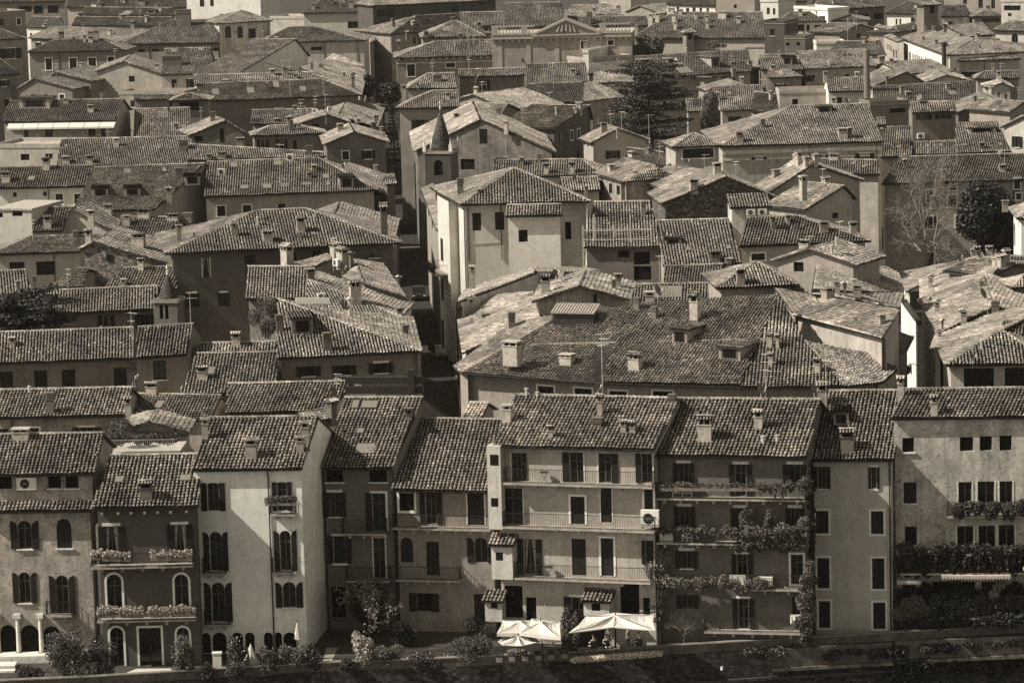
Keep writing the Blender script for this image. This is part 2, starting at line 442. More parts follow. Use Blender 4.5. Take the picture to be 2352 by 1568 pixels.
def facade(b, P, Q, z0, z1, ops=(), near=False, dep=.22, key=None, toppts=None):
    """vertical wall from P to Q (seen left to right from outside); ops in crop pixels (x0,y0,x1,y1,kind)"""
    P = np.array([P[0], P[1], 0.]); Q = np.array([Q[0], Q[1], 0.]); L = np.linalg.norm(Q-P); e, nn = face_uv(P, Q)
    b.fronts[key] = (P, Q, e, nn); rects = []
    for o in ops:
        x0, y0, x1, y1 = o[:4]; kind = o[4] if len(o) > 4 else ''
        xm, ym = (x0+x1)/2, (y0+y1)/2
        a0 = np.dot(vp(x0, ym, P, Q)-P, e); a1 = np.dot(vp(x1, ym, P, Q)-P, e)
        h0 = vp(xm, y1, P, Q)[2]; h1 = vp(xm, y0, P, Q)[2]
        a0, a1 = max(a0, .04), min(a1, L-.04); h0 = max(h0, z0+.02)
        if a1-a0 < .15 or h1-h0 < .15: continue
        rects.append((a0, a1, h0, h1, kind))
    if not ops and P[1] > 300 and key in ('f', '01') and L > 4 and z1 > 5:
        for row in range(2):
            hh = random.uniform(1.0, 1.5); top_ = z1-random.uniform(.9, 1.3)-row*3.1; a_ = random.uniform(.8, 2.2); ww = random.uniform(.75, 1.0)
            while a_ < L-1.6:
                if random.random() < .72: rects.append((a_, a_+ww, top_-hh, top_, random.choice(('SF', 'F', 'C', 'SI', 'I', 'CF', 'f', 'SBF'))))
                a_ += random.choice((2.4, 3.1, 3.1, 4.2))
    cut = [r for r in rects if r[3] < z1-.02]
    # drop overlapping
    good = []
    for r in cut:
        if all(r[1] <= q[0] or r[0] >= q[1] or r[3] <= q[2] or r[2] >= q[3] for q in good): good.append(r)
    xs = sorted({0, L}|{r[0] for r in good}|{r[1] for r in good}); zs = sorted({z0, z1}|{r[2] for r in good}|{r[3] for r in good})
    for i in range(len(xs)-1):
        run = None
        for j in range(len(zs)-1):
            cx, cz = (xs[i]+xs[i+1])/2, (zs[j]+zs[j+1])/2
            hole = any(r[0] < cx < r[1] and r[2] < cz < r[3] for r in good)
            if not hole:
                if run is None: run = zs[j]
            if hole or j == len(zs)-2:
                top = zs[j] if hole else zs[j+1]
                if run is not None and top > run:
                    b.W.poly([P+e*xs[i]+Z*run, P+e*xs[i+1]+Z*run, P+e*xs[i+1]+Z*top, P+e*xs[i]+Z*top], b.wm)
                run = None
    for r in rects:
        a0, a1, h0, h1, kind = r
        if r in good:
            reveal(b.W, P, e, nn, a0, a1, h0, h1, dep, b.wm, 1 if 'A' in kind else (2 if 'a' in kind else 0))
            window(b, P, e, nn, a0, a1, h0, h1, kind, near, dep)
        else:
            window(b, P, e, nn, a0, a1, h0, h1, kind, near, -.03)
    return P, Q, e, nn
def balcony(b, key, x0, x1, y, dep=1.0, rail=.95, bars=.14, nb=3, mat=None, yl=None, solid=False):
    P, Q, e, nn = b.fronts[key]; L = np.linalg.norm(Q-P)
    A0 = vp(x0, y, P, Q); A1 = vp(x1, y, P, Q); 
    # y is the slab edge in front of the wall: shift
    z = (A0[2]+A1[2])/2; z += dep*abs((CAMH-z)/np.linalg.norm(A0[:2])); 
    a0, a1 = np.dot(A0-P, e), np.dot(A1-P, e)
    X = lambda a, d, h: P+e*a+nn*d+Z*h
    s = MB(); s.box(X(a0, 0.01, z-.1), e*(a1-a0), nn*dep, Z*.12, mat or SLABM)
    for i in range(nb):
        a = a0+(a1-a0)*(i+.5)/nb-.09; s.box(X(a, .01, z-.36), e*.18, nn*dep*.75, Z*.258, mat or SLABM)
    r = MB(); h = rail
    for q in (h, .1): 
        r.box(X(a0, dep-.06, z+q), e*(a1-a0), nn*.035, Z*.035, IRON)
        for a in (a0, a1-.035): r.box(X(a, 0.02, z+q), e*.035, nn*(dep-.06), Z*.035, IRON)
    n = int((a1-a0)/bars)
    for i in range(n+1): r.box(X(a0+(a1-a0-.02)*i/max(1, n), dep-.05, z+.02), e*.018, nn*.018, Z*h, IRON)
    for i in range(int(dep/bars)):
        for a in (a0, a1-.02): r.box(X(a, i*bars+.05, z+.02), e*.018, nn*.018, Z*h, IRON)
    b.part('balcony', s, [('railing', r)])
    return (a0, a1, z, dep)

def item(b, it):
    kind = it[0]; key = 'f'
    if isinstance(it[-1], str) and it[-1].startswith('@'): key = it[-1][1:]; it = it[:-1]
    P0, N = b.planes[key]; e = b.eave; n_in = np.array([-e[1], e[0], 0])
    def on(x, y): return pl(x, y, P0, N)
    def fwd(P): return -n_in
    if kind == 'c':
        x, yb, yt, wp = it[1:5]; ty = it[5] if len(it) > 5 else 'b'
        B = on(x, yb); m_ = mpp(B); wd = wp*m_; h = (yb-yt)*m_/math.cos(math.atan2(CAMH-B[2], B[1])); dp = min(wd, .9)*.85
        chimney(b, B, e, n_in, wd, dp, h, ty)
    elif kind == 'k':
        x0, y0, x1, y1 = it[1:5]; A = on((x0+x1)/2, y1); Bt = on((x0+x1)/2, y0); m_ = mpp(A)
        wd = (x1-x0)*m_; v = Bt-A; hgt = np.linalg.norm(v); v = unit(v-e*np.dot(v, e)); v = unit(v-N*np.dot(v, N))
        O = A-e*wd/2+N*.06; k = MB(); t = min(.09, wd*.15); k.box(O, e*wd, v*hgt, N*.1, GUT)
        k.box(O+e*t+v*t+N*.101, e*(wd-2*t), v*(hgt-2*t), N*.02, SGLASS); b.rpart('skylight', k)
    elif kind == 'd':
        x0, y0, x1, y1 = it[1:5]; A = on((x0+x1)/2, y1); m_ = mpp(A); wd = (x1-x0)*m_
        h = (y1-y0)*m_; back = 0
        nf = np.array([N[0], N[1], 0]); sl_ = np.linalg.norm(nf)/N[2]
        rs = .0; L = h/max(.08, sl_-rs); L = min(L, 5)
        k = MB(); O = A-e*wd/2
        wm = b.wm if len(it) < 6 else flat('dormer_cheek', it[5])
        k.poly([O, O+e*wd, O+e*wd+Z*h, O+Z*h], wm)
        bk = n_in*L+Z*(h+rs*L)
        for o_ in (O, O+e*wd): k.poly([o_-Z*.3, o_+n_in*L*1.0+Z*(sl_*L-.3), o_+bk, o_+Z*h], wm)
        f = .12*wd; k.poly([O+e*f+Z*h*.14-n_in*.02, O+e*(wd-f)+Z*h*.14-n_in*.02, O+e*(wd-f)+Z*h*.9-n_in*.02, O+e*f+Z*h*.9-n_in*.02], FRAMEW)
        f *= 1.7; k.poly([O+e*f+Z*h*.22-n_in*.03, O+e*(wd-f)+Z*h*.22-n_in*.03, O+e*(wd-f)+Z*h*.84-n_in*.03, O+e*f+Z*h*.84-n_in*.03], GLASS)
        q = .18; rp_ = [O-e*q-n_in*q+Z*(h+.0), O+e*(wd+q)-n_in*q+Z*h, O+e*(wd+q)+bk+Z*.02, O-e*q+bk+Z*.02]
        slab(k, rp_, .08); tiles(k, rp_, b.tm); b.rpart('dormer', k)
    elif kind == 'a':
        x, yb, yt = it[1:4]; B = on(x, yb); h = (yb-yt)*mpp(B)*1.02; antenna(b, B, h)
    elif kind == 's':
        x, yb, r = it[1:4]; dish(b, on(x, yb), r*mpp(on(x, yb)), it[4] if len(it) > 4 else 1)
    elif kind == 'u':
        x0, y0, x1, y1 = it[1:5]; A = on(x0, y1); m_ = mpp(A); k = acunit(A, e, -n_in, (x1-x0)*m_, (y1-y0)*m_); b.rpart('air_conditioner', k)
    elif kind == 'p':      # low parapet / solar panel slab standing on the roof, light board
        x0, y0, x1, y1 = it[1:5]; A = on(x0, y1); A2 = on(x1, y1 if len(it) < 6 else it[5]); m_ = mpp(A)
        k = MB(); k.box(A, A2-A, n_in*.08+Z*.0, Z*(y1-y0)*m_, WHITE); b.rpart('panel', k)
def acunit(A, e, nn, w_, h_, mat=None):
    k = MB(); d = .35; k.box(A, e*w_, nn*d, Z*h_, mat or WHITE)
    c = A+e*w_*.42+nn*(d+.012)+Z*h_*.5; r = min(w_*.3, h_*.38)
    k.block([c+e*r*math.cos(t)+Z*r*math.sin(t) for t in np.linspace(0, 2*math.pi, 15)[:-1]], [list(range(14))], HOLE)
    for q in range(5):
        t = math.pi*q/5; k.box(c+nn*.012-e*r*math.cos(t)-Z*r*math.sin(t), 2*r*(e*math.cos(t)+Z*math.sin(t)), nn*.01, Z*.012, METAL)
    k.box(A-Z*.12+e*.1, e*.05, nn*d, Z*.12, IRON); k.box(A-Z*.12+e*(w_-.15), e*.05, nn*d, Z*.12, IRON)
    return k
def chimney(b, B, e, n_in, wd, dp, h, ty):
    k = MB(); c = B; wd = max(wd, .18)
    body = {'b': GREY, 'w': CONC, 's': BRICK, 't': CONC, 'r': BRICK, 'd': flat('soot_plaster', .12), 'o': GREY}.get(ty, GREY)
    if ty == 'p':
        r = wd/2; k.tube(c-Z*.3, c+Z*h*.85, r, r, METAL, 8); k.tube(c+Z*h*.85, c+Z*(h*.92), r*1.7, r*1.7, METAL, 8); k.tube(c+Z*h*.92, c+Z*h, r*1.4, r*.3, METAL, 8)
        b.rpart('chimney', k); return
    O = c-e*wd/2; hb = h*(.72 if h > .9 else .62)
    k.box(O-Z*.5, e*wd, n_in*dp, Z*(hb+.5), body)
    k.box(O-e*.05-n_in*.05+Z*(hb-.08), e*(wd+.1), n_in*(dp+.1), Z*.08, body)
    rest = h-hb
    if ty in 'sd':
        n = 3; st = rest/n
        for i in range(n):
            k.box(O+e*.06+n_in*.06+Z*(hb+i*st), e*(wd-.12), n_in*(dp-.12), Z*st*.5, HOLE)
            k.box(O-e*.05-n_in*.05+Z*(hb+i*st+st*.45), e*(wd+.1), n_in*(dp+.1), Z*st*.5, BRICK)
    else:
        for ox in (0, wd-.1):
            for oy in (0, dp-.1): k.box(O+e*ox+n_in*oy+Z*hb, e*.1, n_in*.1, Z*rest*.55, body)
        if wd > .9: k.box(O+e*(wd/2-.05)+Z*hb, e*.1, n_in*.1, Z*rest*.55, body)
        k.box(O+e*.15+n_in*.15+Z*hb, e*(wd-.3), n_in*(dp-.3), Z*rest*.5, HOLE)
        zt = hb+rest*.55
        if ty in 'tro':
            # little gable of tiles, ridge along e
            q = .1; t0 = O-e*q-n_in*q+Z*zt; t1 = t0+e*(wd+2*q); r0 = O-e*q+n_in*dp/2+Z*(zt+rest*.45); r1 = r0+e*(wd+2*q)
            b0 = O-e*q+n_in*(dp+q)+Z*zt; b1 = b0+e*(wd+2*q)
            for f in ([t0, t1, r1, r0], [b1, b0, r0, r1]): k.poly(f, CHAN); tiles(k, f, b.tm, row=.4, pitch=.22)
            k.poly([t0, r0, b0], body); k.poly([t1, r1, b1], body); cap(k, r0, r1, b.tm, .08)
        else:
            k.box(O-e*.1-n_in*.1+Z*zt, e*(wd+.2), n_in*(dp+.2), Z*max(.07, rest*.25), CONC if ty == 'w' else GREY)
            if ty == 'b' and rest > .3: k.box(O+e*.1+n_in*.05+Z*(zt+rest*.25), e*(wd-.2), n_in*(dp-.1), Z*rest*.12, BRICK)
    b.rpart('chimney', k)
def antenna(b, B, h, on='roof'):
    k = MB(); k.tube(B-Z*.3, B+Z*h, .03, .022, METAL, 5); a = random.uniform(-.5, .5)
    for i in range(random.choice((1, 2, 2, 3))):
        zz = h*(.97-.17*i); a += random.uniform(-.8, .8); d = np.array([math.cos(a), math.sin(a), 0]); L = random.uniform(.6, 1.1)
        C_ = B+Z*zz; k.tube(C_-d*L*.3, C_+d*L*.7, .018, .018, METAL, 4); s_ = np.array([-d[1], d[0], 0])
        for q in range(6):
            X = C_+d*L*(-.3+q*.2); l = .32-.03*q; k.tube(X-s_*l, X+s_*l, .01, .01, METAL, 4, cap=False)
    b.rpart('tv_antenna', k)
def dish(b, B, r, side=1):
    k = MB(); ax = unit(np.array([.75*side, -.45, .45])); u = unit(np.cross(ax, Z)); v = np.cross(u, ax); C_ = B+Z*(r+.35)
    k.tube(B-Z*.2, C_-Z*.1, .03, .03, METAL, 5); rings = []
    n = 16
    for q, rr in enumerate((0.0, .45, .8, 1.0)):
        rings += [C_+ax*(.32*r*rr*rr-.1)+(u*math.cos(t)+v*math.sin(t))*r*max(rr, .01) for t in np.linspace(0, 2*math.pi, n+1)[:-1]]
    Q = [[a*n+i, a*n+(i+1) % n, (a+1)*n+(i+1) % n, (a+1)*n+i] for a in range(3) for i in range(n)]
    k.block(rings, Q, flat('dish_paint', .16, .5, var=.1), None, True)
    k.tube(C_-v*r*.8, C_+ax*r*.9-v*r*.1, .02, .02, WHITE, 4); k.box(C_+ax*r*.9-v*r*.15, u*.08, v*.08, ax*.12, WHITE)
    b.rpart('satellite_dish', k)
def gutter(b, P, Q, drop=None):
    k = MB(); d = unit(Q-P); s = unit(np.cross(d, Z)); s = s if s[1] < 0 else -s
    prev = None; n = 5; V = []
    for X in (P, Q):
        for i in range(n+1):
            a = math.pi*i/n; V.append(X+s*(.07-.075*math.cos(a))-Z*(.02+.085*math.sin(a)))
    k.block(V, [[i, i+1, n+2+i, n+1+i] for i in range(n)], GUT, None, True)
    b.part('gutter', k)
def downpipe(b, X, nn, ztop, zbot=0):
    k = MB(); a = X+nn*.35; k.tube(np.array([a[0], a[1], ztop]), np.array([X[0]+nn[0]*.08, X[1]+nn[1]*.08, ztop-.5]), .05, .05, GUT, 6)
    k.tube(np.array([X[0]+nn[0]*.08, X[1]+nn[1]*.08, ztop-.5]), np.array([X[0]+nn[0]*.08, X[1]+nn[1]*.08, zbot]), .05, .05, GUT, 6)
    b.part('downpipe', k)

def clutter(b, A, B_, C_, D, e, n, num):
    for _ in range(max(0, min(6, num))):
        f_, t_ = random.uniform(.12, .88), random.uniform(.3, .95); p_ = (A*(1-f_)+B_*f_)*(1-t_)+(D*(1-f_)+C_*f_)*t_; q = random.random()
        if q < .42: antenna(b, p_, random.uniform(1.6, 3.2))
        elif q < .85: chimney(b, p_, e, n, random.uniform(.35, .9), random.uniform(.35, .6), random.uniform(.8, 1.6), random.choice('tobsrtt'))
        elif q < .93: dish(b, p_, random.uniform(.35, .55), random.choice((-1, 1)))
        else: chimney(b, p_, e, n, .16, .2, random.uniform(.5, 1), 'p')
HOUSES = []
def common(b, o, near):
    for it in o.get('it', ()): item(b, it)
def G(label, wall, z, eave, ridge, s=.36, h='', w=(), wl=(), wr=(), it=(), ov=.5, os_=.25, bk=1.0, zb=0, tile=.19, near=False,
      name='town_house', cat='house', group=None, gut=True, balc=(), dpx=(), fin=True, flatback=False, V=None, wallback=True, into=None, sidew=True):
    """roof with its ridge along the front eave; h: which ends are hipped ('l','r')"""
    b = into or Bld(name, label, cat, wall, tile, group)
    EL, ER = g(eave[0], eave[1], z), g(eave[2], eave[3], z); e = unit((ER-EL)*[1, 1, 0]); n = np.array([-e[1], e[0], 0])
    b.eave = e; N = unit(np.cross(e, n+Z*s)); b.planes['f'] = (EL, N)
    RL, RR = pl(ridge[0], ridge[1], EL, N), pl(ridge[2], ridge[3], EL, N)
    # level the ridge
    tz = (RL[2]+RR[2])/2
    if abs(RL[2]-RR[2]) < .9:
        for R_ in (RL, RR):
            dd = (tz-R_[2]); R_ += (n+Z*s)*(dd/s)
    tL, tR = np.dot(RL-EL, n), np.dot(RR-EL, n)
    hl, hr = 'l' in h, 'r' in h
    BL = (EL+n*2*tL*bk) if hl else (RL+(RL-EL)*[1, 1, 0]*bk); BR = (ER+n*2*tR*bk) if hr else (RR+(RR-ER)*[1, 1, 0]*bk)
    if bk >= 1: BL[2] = BR[2] = z
    else: BL[2] = RL[2]-(RL[2]-z)*bk; BR[2] = RR[2]-(RR[2]-z)*bk
    fr = [EL, ER, RR, RL]; vd = None
    if not hl: vd = unit(RL-EL)
    if not hr: vd = unit(RR-ER) if vd is None else unit(vd+unit(RR-ER))
    if V is not None: vd = V
    R = b.R; tm = b.tm
    flat_ridge = np.linalg.norm(RL-RR) < .3
    slab(R, fr if not flat_ridge else [EL, ER, RR]); tiles(R, fr if not flat_ridge else [EL, ER, RR], tm, vd)
    if not flatback and bk > 0:
        bp = [BR, BL, RL, RR] if not flat_ridge else [BR, BL, RL]; slab(R, bp)
    if hl: f = [BL, EL, RL]; slab(R, f); tiles(R, f, tm); b.planes['l'] = (EL, pnormal(f)); cap(R, EL, RL, tm)
    if hr: f = [ER, BR, RR]; slab(R, f); tiles(R, f, tm); b.planes['r'] = (ER, pnormal(f)); cap(R, ER, RR, tm)
    if hl: b.eavel = unit((EL-BL)*[1, 1, 0])
    cap(R, RL, RR, tm)
    # walls
    vL = unit((RL-EL)*[1, 1, 0]) if not hl else n; vR = unit((RR-ER)*[1, 1, 0]) if not hr else n
    FL, FR = EL+vL*ov+e*(ov if hl else os_), ER+vR*ov-e*(ov if hr else os_)
    KL, KR = BL-vL*ov+e*(ov if hl else os_), BR-vR*ov-e*(ov if hr else os_)
    zt = z+s*ov*.9-.1
    facade(b, FL, FR, zb, zt, w, near, key='f')
    facade(b, KL, FL, zb, zt, wl, near, key='l'); facade(b, FR, KR, zb, zt, wr, near, key='r')
    if wallback: facade(b, KR, KL, zb, zt, (), key='b')
    for hip, A, B_, Rg, sg in ((hl, FL, KL, RL, 1), (hr, FR, KR, RR, -1)):
        if not hip:
            X = Rg+e*os_*sg; t = lambda p, zz: np.array([p[0], p[1], zz])
            b.W.poly([t(A, zt), t(X, Rg[2]-.12), t(B_, zt)], b.wm)
    if gut: gutter(b, EL+e*.0, ER)
    for q in dpx: 
        X = vp(q, (eave[1]+eave[3])/2, FL, FR); downpipe(b, np.array([X[0], X[1], 0]), -n, z, zb)
    for q in balc: balcony(b, *q)
    for q in it: item(b, q)
    Lg = np.linalg.norm(ER-EL); D_ = EL[1]
    if D_ > 255 and Lg > 6: clutter(b, EL, ER, RR, RL, e, n, int(Lg/5*random.uniform(.5, 1.3))-len(it)//3)
    b.z = z; b.n = n; b.C = (EL, ER, BL, BR, RL, RR)
    if fin: b.fin()
    return b
def E(label, wall, z, eave, apex, depth, s_=None, w=(), wl=(), wr=(), it=(), ov=.35, os_=.5, zb=0, tile=.19, near=False, dirx=None,
      name='town_house', cat='house', group=None, zr=None, fin=True, tl=True, tr=True, wallback=True, into=None, gut=True):
    """gable end towards the viewer. eave = L,R corners at z (zr for the right one), apex pixel; depth m; dirx lateral drift per metre of depth"""
    b = into or Bld(name, label, cat, wall, tile, group); zr = z if zr is None else zr
    L, R_ = g(eave[0], eave[1], z), g(eave[2], eave[3], zr); e = unit((R_-L)*[1, 1, 0]); n = np.array([-e[1], e[0], 0])
    A = pl(apex[0], apex[1], L, n)
    if isinstance(depth, tuple): Pb = g(depth[0], depth[1], A[2]); dv = Pb-A
    else:
        dd = n if dirx is None else unit(n+e*dirx); dv = dd*depth
    b.eave = e
    L2, R2, A2 = L+dv, R_+dv, A+dv; vd = unit(dv)
    fl, fr = [L2, L, A, A2], [R_, R2, A2, A]
    for f, do in ((fl, tl), (fr, tr)):
        slab(b.R, f)
        if do: tiles(b.R, f, b.tm)
    b.planes['l'] = (L, pnormal(fl)); b.planes['r'] = (R_, pnormal(fr)); b.planes['f'] = b.planes['l']
    cap(b.R, A, A2, b.tm)
    e2 = e
    FL, FR = L+vd*ov+e*os_, R_+vd*ov-e*os_; KL, KR = L2-vd*ov+e*os_, R2-vd*ov-e*os_
    sL = (A[2]-z)/max(.1, np.dot(A-L, e)); sR = (A[2]-zr)/max(.1, np.dot(R_-A, e))
    zl, zrr = z+sL*os_-.13, zr+sR*os_-.13; zm = min(zl, zrr); t = lambda p, zz: np.array([p[0], p[1], zz])
    facade(b, FL, FR, zb, zm, w, near, key='f')
    X = A+vd*ov; b.W.poly([t(FL, zm), t(FR, zm), t(FR, zrr), t(X, A[2]-.13), t(FL, zl)], b.wm)
    facade(b, KL, FL, zb, zl, wl, near, key='l'); facade(b, FR, KR, zb, zrr, wr, near, key='r')
    if wallback:
        facade(b, KR, KL, zb, zm, (), key='b'); X2 = A2-vd*ov; b.W.poly([t(KR, zm), t(KL, zm), t(KL, zl), t(X2, A[2]-.13), t(KR, zrr)], b.wm)
    for q in it: item(b, q)
    if L[1] > 255: clutter(b, R_, R2, A2, A, e, n, random.choice((0, 1, 1))); clutter(b, L, L2, A2, A, e, n, random.choice((0, 1, 1, 2)))
    b.n = n; b.C = (L, R_, L2, R2, A, A2)
    if fin: b.fin()
    return b
def PG(label, wall, verts, faces, walls, it=(), tile=.19, zb=0, near=False, name='town_house', cat='house', group=None, ins=.35, caps=(), fin=True,
       eave=None, guts=(), th=.13, notile=(), flatm=None, into=None, balc=()):
    """free polygon building. verts (x,y,z) with z a number or ('s',i,j,slope) ; walls (i,j,ops[,ztop offset])"""
    b = into or Bld(name, label, cat, wall, tile, group); P = []
    for v in verts:
        if isinstance(v, np.ndarray): P.append(v); continue
        x, y, z = v
        if isinstance(z, tuple):
            if z[0] == 's':
                _, i, j, sl_ = z; ee = unit((P[j]-P[i])*[1, 1, 0]); nn = np.array([-ee[1], ee[0], 0]); P.append(pl(x, y, P[i], unit(np.cross(ee, nn+Z*sl_))))
            elif z[0] == 'p': P.append(pl(x, y, P[z[1]], unit(np.cross(P[z[2]]-P[z[1]], P[z[3]]-P[z[1]]))))
            elif z[0] == 'v': P.append(vp(x, y, P[z[1]], P[z[2]]))
            elif z[0] == 'o': P.append(P[z[1]]+np.array([z[2], z[3], z[4] if len(z) > 4 else 0.]))
        else: P.append(g(x, y, z))
    b.P = P; cen = np.mean(P, axis=0)
    i, j = eave if eave else (walls[0][0], walls[0][1])
    b.eave = unit((P[j]-P[i])*[1, 1, 0])
    for q, f in enumerate(faces):
        pts = [P[k] for k in f]; N_ = pnormal(pts); c_ = np.mean(pts, axis=0); dv = max(abs(np.dot(p-c_, N_)) for p in pts)
        if dv > .25: print('NONPLANAR', round(float(dv), 2), q, label[:50])
        slab(b.R, pts, th)
        if q in notile:
            if flatm: b.R.poly([p+Z*.02 for p in pts], flatm)
        else: tiles(b.R, pts, b.tm)
        b.planes[str(q)] = (P[f[0]], pnormal(pts))
    b.planes['f'] = b.planes['0']
    for i, j in caps: cap(b.R, P[i], P[j], b.tm)
    for wdef in walls:
        i, j, ops = wdef[:3]; A, B_ = P[i], P[j]; ee = unit((B_-A)*[1, 1, 0]); nn = np.array([ee[1], -ee[0], 0]); k = wdef[3] if len(wdef) > 3 else ins
        A2, B2 = A-nn*k, B_-nn*k
        zt = min(A[2], B_[2])-.1
        zbb = wdef[4] if len(wdef) > 4 else zb
        facade(b, A2, B2, zbb, zt, ops, near, key=str(i)+str(j))
        if abs(A[2]-B_[2]) > .05:
            hi, lo = (A2, B2) if A[2] > B_[2] else (B2, A2)
            t = lambda p, zz: np.array([p[0], p[1], zz])
            b.W.poly([t(lo, zt), t(hi, zt), t(hi, max(A[2], B_[2])-.1)], b.wm)
    for i, j in guts: gutter(b, P[i], P[j])
    for q in balc: balcony(b, *q)
    for q in it: item(b, q)
    if fin: b.fin()
    return b

# ------------------------------------------------------------------ foliage
def leaves(mb, C_, R_, n, size, mat, lo=.0, hi=1.0, shell=.5, flatk=1.0):
    """n leaf faces in an ellipsoid"""
    d = rng.normal(size=(n, 3)); d /= np.linalg.norm(d, axis=1)[:, None]
    r = rng.random(n)**(1/3)*(1-shell)+shell*rng.random(n)**.15
    P = np.array(C_)+d*r[:, None]*np.array(R_)
    a = rng.normal(size=(n, 3)); a[:, 2] *= flatk; a /= np.linalg.norm(a, axis=1)[:, None]
    bb = np.cross(a, rng.normal(size=(n, 3))); bb /= np.linalg.norm(bb, axis=1)[:, None]
    s = size*rng.uniform(.6, 1.4, n)[:, None]
    V = np.stack([P-a*s, P-bb*s*.55, P+a*s, P+bb*s*.55], 1).reshape(-1, 3)
    Q = np.arange(4*n).reshape(-1, 4); mb.block(V, Q, mat, rng.uniform(lo, hi, n))
def clumps(mb, cs, n, size, mat, R_=.5, **k):
    for c, sc in cs: leaves(mb, c, np.array([R_, R_, R_])*sc, int(n*sc*sc), size, mat, lo=max(0, k.get('lo', 0)+random.uniform(-.1, .15)), hi=k.get('hi', 1), shell=k.get('shell', .4))
def limb(mb, P, Q, r0, r1, mat=None, seg=4, wob=.1):
    P, Q = np.asarray(P, float), np.asarray(Q, float); L = np.linalg.norm(Q-P); pts = [P]
    for i in range(1, seg): pts.append(P+(Q-P)*i/seg+rng.normal(0, wob*L/seg, 3))
    pts.append(Q)
    for i in range(seg): mb.tube(pts[i], pts[i+1], r0+(r1-r0)*i/seg, r0+(r1-r0)*(i+1)/seg, mat or BARK, 6)
    return pts
def thing2(name, label, cat, parts, group=None, base=None):
    V = np.concatenate([np.concatenate(p[1].V) for p in parts if p[1].V])
    if base is None: base = np.array([V[:, 0].mean(), V[:, 1].mean(), V[:, 2].min()])
    r = empty(name, base); tag(r, label, cat, group)
    for nm, mb, *sub in parts:
        o = mb.build(nm, r, base)
        for sn, sm in (sub[0] if sub else ()): sm.build(sn, o, base)
    return r
# ================================================================== setting
def sheet(name, pts, mat, kind='structure'):
    k = MB(); k.poly(pts, mat); o = k.build(name); o['kind'] = kind; return o
GROUND = flat('ground_paving', .06, .95, var=.3, sc=.8)
S('S')
edge = [g(x, y, 0.0) for x, y in ((-700, 2790), (400, 2738), (1240, 2686), (1880, 2662), (2298, 2640), (3070, 2592), (3600, 2560), (4900, 2480))]
A_ = lambda p: np.array([p[0], p[1], 0.])
sheet('ground', [A_(p) for p in edge]+[np.array([900, 3200, 0]), np.array([-900, 3200, 0])], GROUND)
wm_, wn_, wb_ = newmat('river_water'); wb_.inputs['Base Color'].default_value = sep(.012); wb_.inputs['Roughness'].default_value = .25
bp_ = wn_.nodes.new('ShaderNodeBump'); bp_.inputs['Strength'].default_value = .6; bp_.inputs['Distance'].default_value = .3
wn_.links.new(noise(wn_, 1.2, 5, pos(wn_, (1, 2.5, 1))), bp_.inputs['Height']); wn_.links.new(bp_.outputs[0], wb_.inputs['Normal'])
sheet('river_water', [np.array(p) for p in ((-300, -50, -7.), (300, -50, -7.), (300, 260, -7.), (-300, 260, -7.))], wm_)
k = MB(); QUAY = stone_mat(.045)
for a, c in zip(edge[:-1], edge[1:]):
    a, c = A_(a), A_(c); e_ = unit(c-a); n_ = np.array([e_[1], -e_[0], 0])
    k.poly([a-Z*8+n_*.8, c-Z*8+n_*.8, c, a], QUAY); k.box(a-Z*2.1+n_*.2, c-a, n_*.22, Z*.2, flat('ledge', .07, var=.5))
    k.box(a-Z*.0, c-a, -n_*.35, Z*.55, flat('parapet_plaster', .11, var=.5, sc=1.5)); k.box(a+Z*.552+n_*.05, c-a, -n_*.45, Z*.08, flat('coping', .22, var=.35, sc=2))
for a, c in ((g(3080, 2590, 0), g(3560, 2565, 0)), (g(3575, 2560, 0), g(4900, 2500, 0))):
    a, c = A_(a), A_(c); e_ = unit(c-a); n_ = np.array([e_[1], -e_[0], 0]); k.box(a-Z*1.2+n_*.35, c-a, n_*.25, Z*1.25, wall_mat(.12, 1.9)); k.box(a-Z*1.45+n_*.5, c-a, n_*.35, Z*.22, flat('ledge_pale', .16, var=.7, sc=1.2))
single('quay_wall', k, 'long stained river wall with pale coping below the gardens', 'wall')
k = MB()

# ================================================================== riverside houses
S('S')
# --- weathered palazzo with two roof tiers
b = G('weathered palazzo with stained plaster, arched shuttered windows and a columned loggia', .36, 10.4, X('B0', (-150, 528, 560, 520)), X('B0', (-110, 392, 600, 388)), bk=0, near=True, fin=False,
      name='palazzo', w=X('B0', [(108, 580, 192, 752, 'ASI'), (345, 568, 435, 748, 'ACI'), (115, 893, 186, 1080, 'ASI'), (342, 912, 418, 1150, 'AS'),
      (2, 1213, 103, 1440, 'AN'), (127, 1213, 240, 1440, 'AN'), (264, 1220, 372, 1440, 'AN'), (-125, 1213, -22, 1440, 'AN')]), balc=[('f', *X('B0', (293, 1160, 447, 1160))[::2], X('B0', (0, 1158))[1], .7, .95, .12, 2)])
P, Q, e_, n_ = b.fronts['f']
for cx in (114, 252, -10):
    a = vp(*X('B0', (cx, 1330)), P, Q); k2 = MB(); a0 = np.array([a[0], a[1], 0])+n_*.02
    k2.tube(a0+Z*.5, a0+Z*2.9, .16, .13, STONE, 10); k2.box(a0-e_*.22-n_*.2+Z*.2, e_*.44, n_*.44, Z*.3, STONE); k2.box(a0-e_*.24-n_*.2+Z*2.9, e_*.48, n_*.44, Z*.3, STONE); b.part('column', k2)
G('', .36, 12.8, X('Z0', (-260, 1474, 1108, 1456)), X('Z0', (-140, 990, 1228, 985)), it=X('Z0', [('c', 240, 1085, 915, 185, 'w')]), near=True, into=b, fin=False, zb=9,
  w=X('B0', [(-60, 305, 72, 388, 'N'), (292, 303, 370, 382, 'NI'), (398, 303, 476, 382, 'NI')]))
